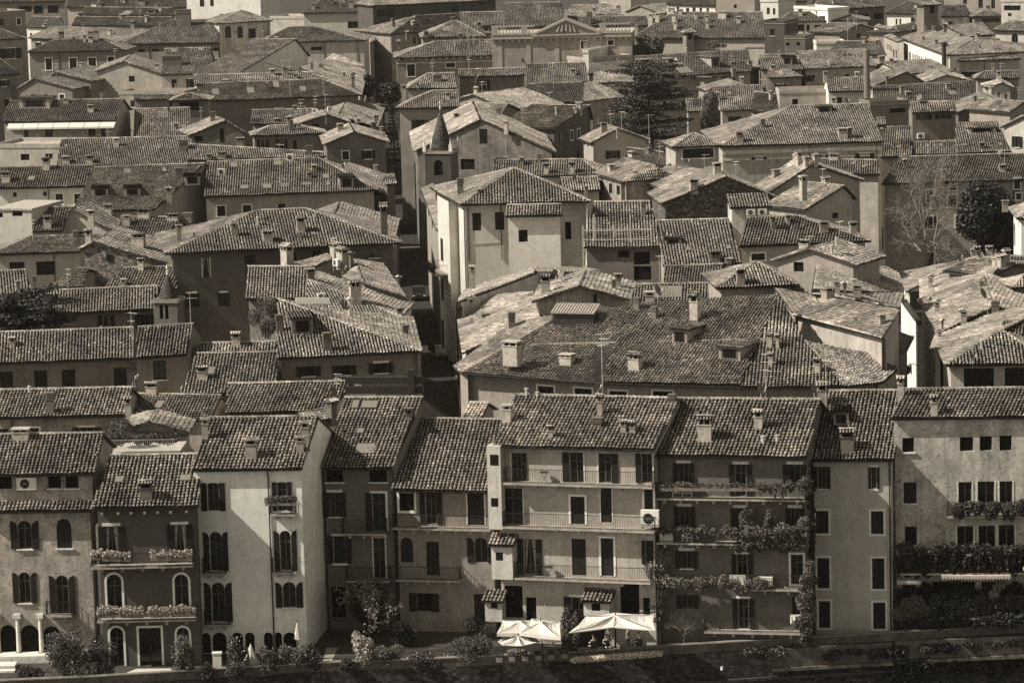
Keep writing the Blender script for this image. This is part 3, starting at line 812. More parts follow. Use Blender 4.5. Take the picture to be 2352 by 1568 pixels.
a_ = vp(*X('B0', (108, 388)), *b.fronts['f'][:2]); b.part('air_conditioner', acunit(a_, b.fronts['f'][2], b.fronts['f'][3], 1.35, .85))
b.fin()
# --- dark house with flower balconies
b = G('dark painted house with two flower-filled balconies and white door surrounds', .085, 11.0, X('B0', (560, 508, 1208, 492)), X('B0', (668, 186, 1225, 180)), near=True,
      it=X('B0', [('k', 690, 318, 758, 360), ('k', 1085, 308, 1165, 350), ('c', 888, 470, 345, 75, 'r')]), tile=.2, fin=False,
      w=X('B0', [(642, 612, 722, 838, 'SKB'), (1058, 603, 1134, 832, 'SKB'), (652, 905, 742, 1150, 'AFD'), (1064, 905, 1148, 1150, 'AFD'), (672, 1228, 752, 1465, 'AFD'), (848, 1230, 982, 1460, 'FDd'), (1078, 1228, 1152, 1460, 'AFD')]),
      balc=[('f', *X('B0', (568, 0, 1182, 0))[::2], X('B0', (0, 862))[1], 1.1, .95, .13, 5), ('f', *X('B0', (602, 0, 1200, 0))[::2], X('B0', (0, 1188))[1], 1.1, .95, .13, 5)])
F2 = b; P, Q, e_, n_ = b.fronts['f']
for x in (615, 715, 793, 875, 955, 1033, 1130):
    a = vp(*X('B0', (x, 520)), P, Q); k2 = MB(); k2.box(np.array([a[0], a[1], 10.55]), e_*.16, n_*.45, Z*.16, STONE); b.part('rafter', k2)
b.fin()
# --- tall white house, skewed side wall
b = G('tall bright white house with three rows of dark arched shutters and small balconies', .82, 12.85, X('Z1', (195, 1118, 1490, 1100)), X('Z1', (402, 505, 1690, 490)), s=.39, near=True, ov=.25, os_=.1, fin=False, tile=.2,
      it=X('Z1', [('c', 355, 775, 490, 70, 'b'), ('c', 893, 1000, 735, 130, 'b'), ('c', 1530, 820, 530, 95, 'b'), ('c', 1470, 935, 710, 88, 'b')]),
      w=X('B0', [(1262, 350, 1333, 520, 'aS'), (1277, 647, 1350, 885, 'AS'), (1288, 955, 1370, 1195, 'AS'), (1228, 1262, 1283, 1440, 'AN'), (1293, 1258, 1380, 1440, 'AN'), (1410, 1258, 1480, 1440, 'AN'), (1492, 1258, 1550, 1440, 'AN')]) +
        X('B1', [(130, 345, 188, 520, 'aS'), (146, 640, 214, 882, 'AS'), (162, 952, 243, 1107, 'ASI'), (50, 1258, 105, 1440, 'AN'), (116, 1258, 160, 1440, 'AN'), (167, 1258, 248, 1440, 'AN')]),
      balc=[('f', *X('B0', (1240, 0, 1382, 0))[::2], X('B0', (0, 902))[1], .55, .95, .12, 2), ('f', *X('B0', (1250, 0, 1408, 0))[::2], X('B0', (0, 1215))[1], .55, .95, .12, 2),
            ('f', *X('B1', (92, 0, 243, 0))[::2], X('B1', (0, 545))[1], .6, .95, .12, 2), ('f', *X('B1', (103, 0, 253, 0))[::2], X('B1', (0, 897))[1], .6, .95, .12, 2)],
      dpx=[X('B1', (72, 0))[0]])
F3 = b; b.fin()
# --- narrow dark house
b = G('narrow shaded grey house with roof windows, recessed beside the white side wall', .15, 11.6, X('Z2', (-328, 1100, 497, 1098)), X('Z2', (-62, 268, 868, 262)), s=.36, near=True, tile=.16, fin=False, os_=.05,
      it=X('Z2', [('k', 40, 820, 285, 945), ('k', 62, 640, 170, 705), ('k', 0, 310, 105, 410), ('k', 110, 315, 325, 410), ('c', 690, 545, 400, 75, 'r')]),
      w=X('B1', [(425, 272, 530, 345, 'NI'), (690, 268, 795, 345, 'NI'), (448, 408, 512, 555, 'SKI'), (710, 412, 790, 640, 'FDL'), (474, 672, 545, 838, 'SFd'), (716, 682, 786, 930, 'fK'), (460, 982, 545, 1170, 'N'), (620, 1060, 770, 1200, 'N')]),
      balc=[('f', *X('B1', (535, 0, 800, 0))[::2], X('B1', (0, 662))[1], .9, .95, .12, 3), ('f', *X('B1', (560, 0, 822, 0))[::2], X('B1', (0, 948))[1], .9, .95, .12, 3)], dpx=[X('B1', (830, 0))[0]])
EL, ER, BL, BR, RL, RR = b.C
k2 = MB(); 
for q in (.25, .95): k2.box(RL+Z*q+b.n*.3, (RR-RL)*.98, b.n*.5, Z*.5, IRON)
k2.box(RL+(RR-RL)*.8+Z*.1+b.n*.1, b.eave*.5, b.n*.5, Z*1.9, IRON); b.part('roof_duct', k2)
b.fin()
# --- mid house with low wide roof
b = G('plain grey house with a long lit tile slope above an iron balcony and doors', .27, 10.15, X('Z2', (475, 1352, 1700, 1372)), X('Z2', (822, 508, 1790, 532)), near=True, tile=.2, fin=False, ov=.7,
      w=X('B1', [(872, 410, 962, 520, 'FN'), (1032, 410, 1098, 600, 'Sf'), (1287, 412, 1388, 606, 'Cf'), (880, 680, 955, 832, 'AC'), (1037, 708, 1115, 912, 'C'), (1328, 682, 1408, 835, 'AS'), (980, 1020, 1068, 1130, 'Sd'), (1327, 1025, 1415, 1200, 'C')]),
      balc=[('f', *X('B1', (848, 0, 1440, 0))[::2], X('B1', (0, 632))[1], .9, .95, .12, 7), ('f', *X('B1', (868, 0, 1252, 0))[::2], X('B1', (0, 945))[1], .9, .95, .12, 3)])
b.fin()
# --- four balcony house
b = G('pale balconied house above the umbrellas, three long iron balconies with dark doors', .42, 13.8, X('Z3', (-682, 832, 1225, 882)), X('Z3', (-415, 240, 1535, 270)), near=True, tile=.21, fin=False,
      it=X('Z3', [('c', 585, 490, 235, 62, 'o'), ('c', 550, 640, 500, 105, 'd'), ('c', 860, 700, 540, 65, 'o'), ('c', 965, 700, 550, 65, 'o'), ('c', 1430, 350, 225, 75, 'd'), ('s', 565, 250, 55), ('a', 620, 250, -500), ('c', 5, 760, 605, 55, 'o')]) +
         X('Z2', [('c', 1840, 570, 335, 105, 'w'), ('c', 2075, 262, 145, 32, 'p'), ('c', 2205, 262, 190, 30, 'p')]),
      w=X('B2', [(-2, 168, 58, 350, 'fR'), (352, 165, 435, 350, 'fL'), (526, 172, 604, 350, 'fR'), (788, 172, 866, 350, 'fL'), (-60, 382, 66, 600, 'f'), (358, 433, 443, 600, 'FDC'), (540, 382, 607, 590, 'fC'), (805, 388, 868, 520, 'CF'),
        (74, 692, 146, 905, 'fSB'), (364, 690, 450, 912, 'C'), (542, 686, 618, 915, 'FDC'), (815, 700, 862, 845, 'Ld'), (-45, 975, 65, 1170, 'N'), (362, 1045, 448, 1140, 'KL'), (658, 965, 775, 1220, 'N'), (797, 1048, 840, 1180, 'N'), (85, 1045, 148, 1200, 'N')]),
      balc=[('f', *X('B2', (-28, 0, 872, 0))[::2], X('B2', (0, 366))[1], 1.0, .98, .12, 7), ('f', *X('B2', (-35, 0, 885, 0))[::2], X('B2', (0, 634))[1], 1.0, .98, .12, 7), ('f', *X('B2', (40, 0, 862, 0))[::2], X('B2', (0, 945))[1], 1.0, .98, .12, 7)])
F6 = b; P, Q, e_, n_ = b.fronts['f']
def bay(b, nm, x0, x1, yt, yb, d=.8, wins=(), roof=False, v=.55):
    P, Q, e_, n_ = b.fronts['f']; A = vp((x0+x1)/2, yb, P, Q); m_ = mpp(A); w_ = (x1-x0)*m_; zt = vp((x0+x1)/2, yt, P, Q)[2]+d*.2; zb = A[2]+d*.2
    O = A*[1, 1, 0]-e_*w_/2+n_*.01; k = MB(); k.box(O+Z*zb, e_*w_, n_*d, Z*(zt-zb), wall_mat(v))
    for x, y, w2, h2 in wins:
        c = vp(x, y, P, Q); k.box(np.array([c[0], c[1], c[2]+d*.2-h2/2])-e_*w2/2+n_*(d+.0), e_*w2, n_*.02, Z*h2, HOLE); 
    subs = []
    if roof:
        r = MB(); q = .2; f = [O-e_*q+n_*(d+.25)+Z*(zt-.02), O+e_*(w_+q)+n_*(d+.25)+Z*(zt-.02), O+e_*(w_+q)+Z*(zt+.55), O-e_*q+Z*(zt+.55)]; slab(r, f, .06); tiles(r, f, b.tm); subs = [('canopy_roof', r)]
    b.part(nm, k, subs)
bay(b, 'bay', *X('B1', (1437, 0, 1522, 0))[::2], X('B1', (0, 128))[1], X('B1', (0, 632))[1], .9, [(*X('B1', (1472, 212)), .6, .75), (*X('B1', (1474, 468)), .5, .6)])
bay(b, 'bay', *X('B1', (1458, 0, 1590, 0))[::2], X('B1', (0, 728))[1], X('B1', (0, 935))[1], 1.0, [(*X('B1', (1505, 795)), .5, .55)], True, .6)
bay(b, 'bay', *X('B1', (1418, 0, 1525, 0))[::2], X('B1', (0, 1065))[1], X('B1', (0, 1190))[1], 1.0, [(*X('B1', (1474, 1088)), .45, .45)], True, .5)
bay(b, 'bay', *X('B2', (462, 0, 622, 0))[::2], X('B2', (0, 1068))[1], X('B2', (0, 1160))[1], 1.2, [(*X('B2', (538, 1096)), .6, .6)], True, .6)
b.part('air_conditioner', acunit(vp(*X('B2', (797, 605)), P, Q)+n_*.3, e_, n_, 1.25, 1.15))
b.fin()
# --- shaded house with climbers
b = G('shaded house overgrown with climbers, three long balconies along its front', .15, 13.2, X('Z3', (1215, 948, 3017, 966)), X('Z3', (1532, 268, 3185, 300)), near=True, tile=.2, fin=False,
      it=X('Z3', [('c', 1815, 810, 490, 160, 't')])+X('Z4', [('c', 95, 650, 420, 95, 't'), ('c', 155, 800, 705, 40, 'p'), ('c', 318, 790, 695, 35, 'p'), ('s', 130, 300, 75), ('a', 185, 290, -260)]),
      w=X('B2', [(1013, 230, 1075, 345, 'SKI'), (1358, 237, 1425, 430, 'SKf'), (1018, 493, 1080, 612, 'SK'), (1362, 502, 1420, 690, 'SK'), (1030, 762, 1095, 868, 'SKI'), (1370, 782, 1432, 960, 'SF'), (1035, 1030, 1100, 1112, 'S'), (1377, 1052, 1440, 1235, 'SF'), (1270, 1310, 1440, 1480, 'aN')]) +
        X('B3', [(128, 237, 198, 360, 'SK'), (137, 502, 192, 625, 'SK'), (140, 785, 214, 965, 'F'), (147, 1042, 202, 1200, '')]),
      balc=[('f', *X('B2', (885, 0, 1790, 0))[::2], X('B2', (0, 452))[1], 1.0, .98, .12, 9), ('f', *X('B2', (890, 0, 1790, 0))[::2], X('B2', (0, 722))[1], 1.0, .98, .12, 9),
            ('f', *X('B3', (-230, 0, 205, 0))[::2], X('B3', (0, 1000))[1], .9, .98, .12, 3), ('f', *X('B2', (1180, 0, 1760, 0))[::2], X('B2', (0, 1262))[1], .9, .98, .12, 5)])
F7 = b; b.fin()
# --- plain pale house
b = G('plain pale house with eight white-framed dark windows and a thick drainpipe', .52, 12.3, X('Z4', (690, 1002, 1702, 998)), X('Z4', (928, 190, 1800, 182)), near=True, tile=.2, fin=False,
      it=X('Z4', [('c', 1145, 930, 645, 155, 'r'), ('d', 985, 435, 1160, 590), ('c', 850, 370, 95, 110, 'o'), ('s', 755, 290, 70, 1), ('a', 895, 370, -300)]),
      w=X('B3', [(303, 252, 353, 385, 'SI'), (628, 254, 660, 385, 'SF'), (292, 520, 368, 657, 'CF'), (627, 522, 702, 660, 'CF'), (300, 806, 373, 990, 'CF'), (634, 808, 708, 994, 'CF'), (310, 1068, 378, 1230, 'CF'), (640, 1076, 714, 1237, 'CF')]),
      dpx=[X('B3', (738, 0))[0], X('B3', (768, 0))[0]])
F8 = b; b.fin()
b = G('broad sunlit stained house with a row of three square attic windows above vine-covered terraces', .48, 14.9, X('Z4', (1658, 512, 3600, 490)), X('Z4', (1822, 168, 3760, 150)), near=True, tile=.19, fin=False, ov=.3, os_=.1,
      it=X('Z4', [('c', 1775, 275, 25, 70, 't'), ('c', 2168, 492, 245, 78, 't')]),
      w=X('B3', [(818, 77, 888, 165, 'NI'), (1167, 72, 1248, 158, 'N'), (1288, 67, 1362, 155, 'N'), (1408, 63, 1482, 155, 'N'), (825, 347, 903, 475, 'Id'), (1158, 345, 1240, 480, 'f'), (1275, 341, 1378, 480, 'f'), (1408, 340, 1488, 480, 'f'),
        (832, 615, 905, 740, 'd'), (1150, 612, 1250, 740, 'f'), (1280, 610, 1382, 740, 'f'), (1402, 605, 1500, 740, 'f'), (820, 960, 900, 1150, 'N'), (1000, 950, 1120, 1080, 'N'), (1180, 950, 1260, 1080, 'N'), (1300, 950, 1400, 1080, 'N')]),
      balc=[('f', *X('B3', (1090, 0, 1700, 0))[::2], X('B3', (0, 555))[1], .8, .98, .12, 4), ('f', *X('B3', (800, 0, 1700, 0))[::2], X('B3', (0, 900))[1], 2.2, .98, .14, 4), ('f', *X('B3', (790, 0, 1700, 0))[::2], X('B3', (0, 1180))[1], 1.5, .98, .14, 4)])
F9 = b; b.fin()

S('Z2'); G('tiny tiled outhouse roof behind the long lit tile slope', .4, 10.0, (1302, 514, 1545, 516), (1412, 326, 1642, 324), near=True, tile=.24)
# ================================================================== roofs behind the riverside row
# -------- left blocks (crops Z0, Z1, M0, M1)
S('Z0')
G('long grey house with three dark windows just behind the weathered palazzo', .33, 10.6, (-120, 800, 1468, 770), (0, 480, 1568, 430), near=True, tile=.2,
  w=[(-60, 925, 102, 1100, ''), (345, 915, 462, 1090, 'F'), (942, 905, 1105, 1090, 'SF')], it=[('c', 590, 758, 500, 85, 's'), ('c', 1505, 770, 560, 75, 't'), ('s', 1560, 440, 60)], dpx=[140])
G('low tiled house with one pale roof window between two taller roofs', .3, 9.6, (1480, 800, 2480, 822), (1600, 540, 2622, 512), near=True, tile=.2, it=[('k', 1790, 612, 1903, 702)])
b = E('roof terrace pavilion with a shallow gable, dark beam and hedge below', .3, 11.6, (1470, 918, 2215, 975), (1750, 850), (1845, 704), near=True, tile=.2, fin=False, name='terrace_pavilion', cat='pavilion', zr=11.2)
k2 = MB(); L_, R_, L2_, R2_, A_1, A_2 = b.C; k2.box(L_-b.n*.3-Z*.25, (R_-L_)*1.0, b.n*.25, Z*.22, WOOD); b.part('beam', k2); b.fin()
S('Z1')
G('shallow tiled house with a dark gutter box behind the tall white house', .5, 10.6, (598, 452, 1830, 428), (622, 92, 2112, 84), near=True, tile=.2, os_=.05, it=[('c', 2150, 120, 20, 80, 'w'), ('s', 1880, 330, 70), ('a', 1905, 300, -20), ('s', 1800, 440, 75)])
G('small chimney house with a stepped cap and dish beside the roof windows', .4, 11.9, (1600, 560, 1880, 500), (1450, 470, 1760, 392), near=True, tile=.2, it=[('c', 1875, 520, 285, 95, 'r')])
S('M0')
G('long low house with four shuttered windows and a wide tile slope at the picture edge', .19, 11.0, (-120, 1142, 938, 1103), (-90, 928, 930, 888), near=True, tile=.2,
  w=[(0, 1195, 92, 1330, 'C'), (240, 1187, 330, 1320, 'C'), (432, 1180, 525, 1320, 'C'), (793, 1167, 885, 1310, 'C')], it=[('a', 925, 1100, 780), ('s', 940, 1290, 34)])
G('shorter house with a single dark window joined to the long low house', .22, 11.1, (945, 1103, 1300, 1080), (958, 884, 1352, 868), near=True, tile=.18, w=[(1068, 1118, 1157, 1252, 'Id')], it=[('a', 1330, 870, 640)], os_=.05)
G('speckled tile roof with one framed roof window beside a tall mast', .3, 9.6, (1250, 1356, 1940, 1342), (1372, 1070, 1925, 1060), near=True, tile=.2, it=[('k', 1406, 1170, 1494, 1236)])
G('narrow strip of pale roof tiles behind the speckled roof', .3, 10.6, (1340, 1075, 1940, 1062), (1378, 1002, 1925, 986), near=True, tile=.25)
# wedge shaped street corner block
S('M1')
b = PG('wedge shaped grey corner house with a long hip and three shuttered windows', .2, [(145, 1105, 11.8), (1152, 1056, 11.8), (150, 690, ('s', 0, 1, .36)), (1090, 818, 11.8), (560, 775, ('p', 1, 3, 2)), (120, 700, ('o', 2, -.2, 8, -2.6)), (0, 0, ('o', 0, .6, 16, 0))],
   [[0, 1, 2], [1, 3, 4, 2], [3, 6, 4]], [(0, 1, [(325, 1158, 408, 1226, 'SId'), (575, 1152, 655, 1218, 'SId'), (830, 1135, 912, 1204, 'SIKd')], .5), (1, 3, ()), (3, 6, ()), (6, 0, ())],
   caps=[(1, 2), (2, 4)], guts=[(0, 1), (3, 1)], near=True, tile=.21, fin=False, notile=(2,),
   it=[('d', 250, 822, 400, 940), ('c', 500, 1060, 925, 55, 's'), ('c', 168, 925, 800, 48, 's'), ('c', 1045, 940, 872, 36, 's', '@1'), ('c', 655, 815, 670, 30, 'p', '@1'), ('s', 620, 800, 42), ('p', 275, 680, 515, 722), ('a', 620, 800, 545)])
b.fin()
b = PG('low hipped roof with a tall tile-capped chimney beside the wedge house', .3, [(345, 860, 11.5), (1010, 815, 11.5), (362, 558, ('s', 0, 1, .36)), (1106, 716, 11.5), (420, 500, ('p', 1, 3, 2)), (300, 560, ('o', 2, -1, 7, -3))],
   [[0, 1, 2], [1, 3, 4, 2]], [(0, 1, ()), (1, 3, ())], caps=[(1, 2), (2, 4)], guts=[(3, 1)], near=True, tile=.21, fin=False,
   it=[('c', 700, 710, 560, 75, 't', '@1'), ('c', 385, 555, 480, 48, 'r'), ('c', 1005, 810, 755, 38, 'o', '@1'), ('u', 425, 650, 478, 682), ('p', 275, 680, 515, 722)]); b.fin()
CRS['A1'] = (1000, 900, 3.136); S('A1')
b = PG('raised roof with a small lit hip, a dark fascia and stone-like tiles by the street', .3, [(1165, 655, 12.9), (1945, 905, 12.2), (1660, 490, 12.2), (1350, 525, ('s', 1, 2, .33)), (1440, 737, ('p', 1, 2, 3)), (1270, 425, ('p', 1, 2, 3))],
   [[1, 2, 5, 3, 4], [0, 4, 3]], [(0, 4, ()), (4, 1, ()), (1, 2, ())], caps=[(4, 3)], near=True, tile=.22, fin=False, it=[('c', 1850, 770, 645, 38, 'r', '@0'), ('s', 1165, 640, 60, 1, '@1')]); 
b.R.box(b.P[4]-Z*.3, b.P[1]-b.P[4], np.array([-.02, -.1, 0]), Z*.28, WOOD); b.fin()
b = PG('small shed roof sloping left with a white cooling unit and two tile-capped chimneys', .3, [(545, 492, 12.9), (762, 535, 12.9), (1035, 425, ('s', 0, 1, .33)), (975, 362, ('s', 0, 1, .33)), (1250, 470, ('o', 2, 2.6, .6, -.9))],
   [[0, 1, 2, 3]], [(0, 1, ()), (1, 2, ()), (2, 4, ())], near=True, tile=.25, fin=False, it=[('c', 1120, 500, 285, 150, 't'), ('c', 1030, 370, 235, 110, 't'), ('c', 1250, 480, 345, 48, 'r'), ('c', 425, 520, 240, 160, 't'), ('u', 1075, 420, 1200, 505), ('a', 1048, 540, 160)]); b.fin()
S('M1')
G('flat-lit patch of ridged tiles behind the raised roof', .3, 10.6, (-70, 690, 350, 690), (-60, 470, 372, 460), near=True, tile=.27)
S('M0')
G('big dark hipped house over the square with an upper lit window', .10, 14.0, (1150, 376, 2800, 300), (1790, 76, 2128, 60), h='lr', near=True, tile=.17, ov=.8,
  w=[(1412, 400, 1462, 540, 'fB'), (1705, 385, 1780, 442, 'C'), (1318, 652, 1363, 745, 'SK'), (1542, 646, 1578, 738, 'SKR')]+[(1784+a, c, 1784+d, f, 'I') for a, c, d, f in ((245, 370, 285, 425), (390, 350, 460, 400), (790, 340, 862, 402))],
  it=[('c', 1635, 262, 155, 40, 'b'), ('c', 1870, 300, 215, 66, 't'), ('c', 2100, 235, 120, 55, 't'), ('c', 2096, 270, 215, 20, 'b'), ('k', 2165, 228, 2208, 252), ('k', 2145, 122, 2180, 140), ('c', 2680, 235, 25, 46, 'r'), ('c', 1248, 250, 170, 34, 'b'), ('c', 1352, 255, 225, 12, 'b')])
G('long house with brown shutters and even tile slope behind the tree', .2, 11.2, (160, 800, 1078, 762), (150, 640, 1105, 600), near=True, tile=.2, w=[(712, 803, 768, 893, 'SB'), (978, 797, 1045, 885, 'S')], it=[('a', 380, 700, 600)])
# bell turret
def turret(label, x0, x1, yc, ya, z, pxw, wins, wv=.16, cone=.06, drop=8):
    L_, R_ = g(x0, yc, z), g(x1, yc, z); e = unit((R_-L_)*[1, 1, 0]); n = np.array([-e[1], e[0], 0]); w_ = np.linalg.norm(R_-L_)
    b = Bld('bell_turret', label, 'bell tower', wv, .1); O = L_-Z*z+n*0; k = b.W
    q = .15; b.wm = wall_mat(wv)
    for A, B_ in ((L_, R_), (R_, R_+n*w_), (R_+n*w_, L_+n*w_), (L_+n*w_, L_)):
        facade(b, A, B_, 0, z-.15, wins if A is L_ else (), False, .3, key=str(A[0]))
    k.box(O+Z*(z-.25)-e*q-n*q, e*(w_+2*q), n*(w_+2*q), Z*.25, wall_mat(.3))
    c = L_+e*w_/2+n*w_/2; m_ = mpp(L_); h = (yc-ya)*m_; r0 = w_*.40; rings = 22; ns = 18; V = []; Q = []
    r = MB()
    for i in range(rings):
        f0, f1 = i/rings, (i+1)/rings; a0, a1 = r0*(1-f0**1.0)*(1+.1*math.sin(math.pi*f0)), r0*(1-f1)*(1+.1*math.sin(math.pi*f1))
        ring = [c+Z*(h*f0)+(e*math.cos(t)+n*math.sin(t))*(a0+.04) for t in np.linspace(0, 2*math.pi, ns+1)[:-1]]
        ring2 = [c+Z*(h*f1)+(e*math.cos(t)+n*math.sin(t))*max(a1, .03) for t in np.linspace(0, 2*math.pi, ns+1)[:-1]]
        r.block(ring+ring2, [[j, (j+1) % ns, ns+(j+1) % ns, ns+j] for j in range(ns)], tile_mat(.05), np.clip(rng.normal(.4, .15, ns), 0, 1))
    b.rpart('spire', r); b.R.box(O+Z*z-e*.02-n*.02, e*(w_+.04), n*(w_+.04), Z*.06, BRICK)
    f = MB(); f.tube(c+Z*h*.96, c+Z*(h+.5), .14, .05, STONE, 6); f.tube(c+Z*(h+.5), c+Z*(h+.9), .16, .02, STONE, 6); b.rpart('finial', f)
    b.e, b.n, b.w_, b.O = e, n, w_, O
    return b
b = turret('small bell turret with a conical brick spire and twin arched openings among the roofs', 1068, 1232, 698, 522, 13.6, 0, [(1112, 730, 1136, 830, 'AN'), (1150, 730, 1174, 830, 'AN')]); b.fin()
E('rough stone house with a sloping pantile roof and a small barred window', -.2, 13.4, (548, 342, 1172, 442), (645, 292), (835, 192), zr=11.9, near=True, tile=.19, w=[(742, 378, 785, 428, 'd')], it=[('c', 960, 330, 235, 85, 't', '@r'), ('c', 980, 480, 412, 40, 't', '@r')])
G('white walled house with two dark openings and a hipped tile roof at the edge', .45, 12.0, (-60, 382, 552, 362), (208, 252, 720, 248), h='l', near=True, tile=.19, w=[(65, 432, 172, 487, ''), (254, 427, 385, 522, 'C')], dpx=[375])
G('tile slope with a bent right edge below the white walled house', .3, 10.0, (-100, 690, 228, 668), (-90, 500, 182, 490), near=True, tile=.22, it=[('c', 130, 640, 560, 30, 'b')])
G('small lean roof with a bright verge tucked against the stone house', .35, 10.2, (335, 612, 580, 606), (545, 478, 620, 475), near=True, tile=.18, h='')
G('pale tile slope crowded behind the bell turret', .35, 10.6, (700, 640, 1236, 622), (860, 474, 1226, 466), near=True, tile=.22, it=[('c', 860, 605, 545, 32, 'w'), ('c', 240, 600, 530, 22, 's')])
# upper left
b = Bld('flat_house', 'flat-roofed white penthouse with two slit windows at the picture edge', 'house', .5, .19)
P0, P1 = g(-30, 185, 12), g(222, 188, 12); e_ = unit((P1-P0)*[1, 1, 0]); n_ = np.array([-e_[1], e_[0], 0]); b.eave = e_; zt = vp(100, 70, P0, P1)[2]
facade(b, P0, P1, 0, zt, [(-10, 90, 20, 122, 'N'), (85, 78, 156, 113, 'N')], key='f'); facade(b, P1, P1+n_*8, 0, zt, key='r'); b.W.poly([x*[1, 1, 0]+Z*(zt-.02) for x in (P0, P1, P1+n_*8, P0+n_*8)], CONC)
b.R.box(P0*[1, 1, 0]+Z*zt-n_*.2-e_*.2, e_*(np.linalg.norm(P1-P0)+.4), n_*8.4, Z*.2, CONC); b.fin()
G('dark tile slope beside the flat-roofed penthouse', .3, 11.6, (222, 220, 440, 215), (240, 58, 490, 48), tile=.16, it=[('c', 330, 205, 115, 50, 't')])
E('skewed house with a bright front verge and a small dark window', .5, 12.6, (430, 120, 780, 215), (500, 62), 7, zr=11, tile=.18, w=[(515, 222, 588, 246, 'N')], it=[('c', 632, 155, 75, 42, 't', '@r'), ('c', 750, 105, 35, 50, 't', '@r')])
G('muddled low roof crowded with little gabled vents', .3, 11.5, (800, 300, 1160, 300), (850, 110, 1240, 130), tile=.17, it=[('c', 1000, 140, 70, 80, 't'), ('c', 880, 190, 100, 50, 'b'), ('c', 1200, 150, 100, 75, 't'), ('c', 1300, 130, 90, 70, 's')])

# -------- centre (crops D, M1, M2)
S('D')
# big block above the bend
b = PG('large block with a bent tile roof front, many chimneys and a glazed roof lantern', .3,
   [(1060, 857, 12.0), (1380, 879, 12.0), (1700, 889, 12.0), (1942, 888, 12.0), (2030, 878, 12.0), (1042, 842, 12.0), (1292, 722, ('s', 0, 1, .34)), (1450, 702, ('s', 0, 2, .34)), (1790, 676, ('s', 2, 3, .34)), (1850, 783, ('s', 2, 3, .34)), (2062, 848, ('p', 3, 4, 9)), (2005, 815, ('p', 3, 4, 9)), (1180, 742, ('p', 5, 0, 6)), (0, 0, ('o', 5, 1.0, 12, 0))],
   [[0, 1, 7, 6], [1, 2, 8, 7], [2, 3, 9, 8], [5, 0, 6, 12], [3, 4, 10, 11, 9]], [(0, 1, [(1236, 887, 1272, 905, 'F'), (1320, 892, 1360, 920, 'F')], .9), (1, 2, [(1400, 898, 1440, 925, 'F'), (1500, 898, 1545, 925, 'F')], .9), (2, 3, (), .9), (3, 4, (), .7), (5, 0, (), .5), (13, 5, (), .4), (4, 10, (), .5)],
   caps=[(0, 6), (3, 9)], guts=[(0, 1), (1, 2), (2, 3)], near=True, fin=False, tile=.2,
   it=X('M2', [('c', 370, 1160, 1070, 90, 'w')]) and ())
S('M2')
for q in [('c', 370, 1160, 1068, 90, 'w'), ('c', 845, 1200, 1068, 84, 't', '@1'), ('c', 1265, 850, 650, 62, 't', '@1'), ('c', 865, 772, 680, 40, 's', '@1'), ('c', 986, 838, 742, 38, 's', '@1'), ('d', 1110, 905, 1225, 1008, '@1'),
          ('d', 1432, 1025, 1600, 1118, '@2'), ('c', -15, 1115, 975, 115, 'w', '@3'), ('a', 630, 1250, 960, '@0'), ('c', 2125, 1215, 1110, 44, 'o', '@2'), ('c', 1795, 1030, 930, 34, 'o', '@2'), ('c', 1848, 1040, 940, 24, 'o', '@2'), ('c', 1800, 1160, 1068, 32, 'o', '@2'), ('s', 1018, 700, 40, '@1')]: item(b, q)
P0, N = b.planes['0']; A0, A1 = pl(285, 885, P0, N), pl(582, 872, P0, N); e_ = unit((A1-A0)*[1, 1, 0]); n_ = np.array([-e_[1], e_[0], 0]); m_ = mpp(A0); k2 = MB(); w_ = (582-285)*m_
k2.box(A0+Z*.0, e_*w_, n_*1.6, Z*1.15, GUT); k2.box(A0-n_*.25+Z*1.16-e_*.1, e_*(w_+.2), n_*1.9+Z*.5, Z*.1, flat('lantern_roof', .3)); 
for i in range(14): k2.box(A0-n_*.27+Z*1.27+e_*(w_/14*i), e_*.05, n_*1.9+Z*.5, Z*.05, METAL)
b.rpart('roof_lantern', k2)
a_, c_ = pl(135, 1020, P0, N), pl(1240, 995, *b.planes['1']); k3 = MB(); k3.box(a_, c_-a_, n_*.2+Z*.07, Z*.16, flat('flashing', .22)); c2 = pl(1784, 985, *b.planes['2']); k3.box(c_, c2-c_, n_*.2+Z*.07, Z*.16, flat('flashing', .22)); b.rpart('flashing', k3)
b.fin()
# gabled attic behind it
E('shallow gabled attic with stained front wall and curled downpipe', .33, 15.5, (135, 712, 822, 695), (472, 602), (522, 492), near=True, tile=.21, w=[(568, 655, 592, 740, 'N')], it=[('c', 235, 660, 525, 62, 't', '@l'), ('c', 710, 625, 555, 26, 's', '@r'), ('c', 742, 605, 520, 42, 'o', '@r'), ('s', 312, 560, 24, 1, '@l')])
S('D')
G('small pyramid-roofed tower room with a tan wall above the big block', .35, 15.8, (1645, 662, 1834, 655), (1737, 601, 1739, 601), h='lr', near=True, tile=.2, name='tower_room', it=[('c', 1702, 657, 618, 18, 'o')])
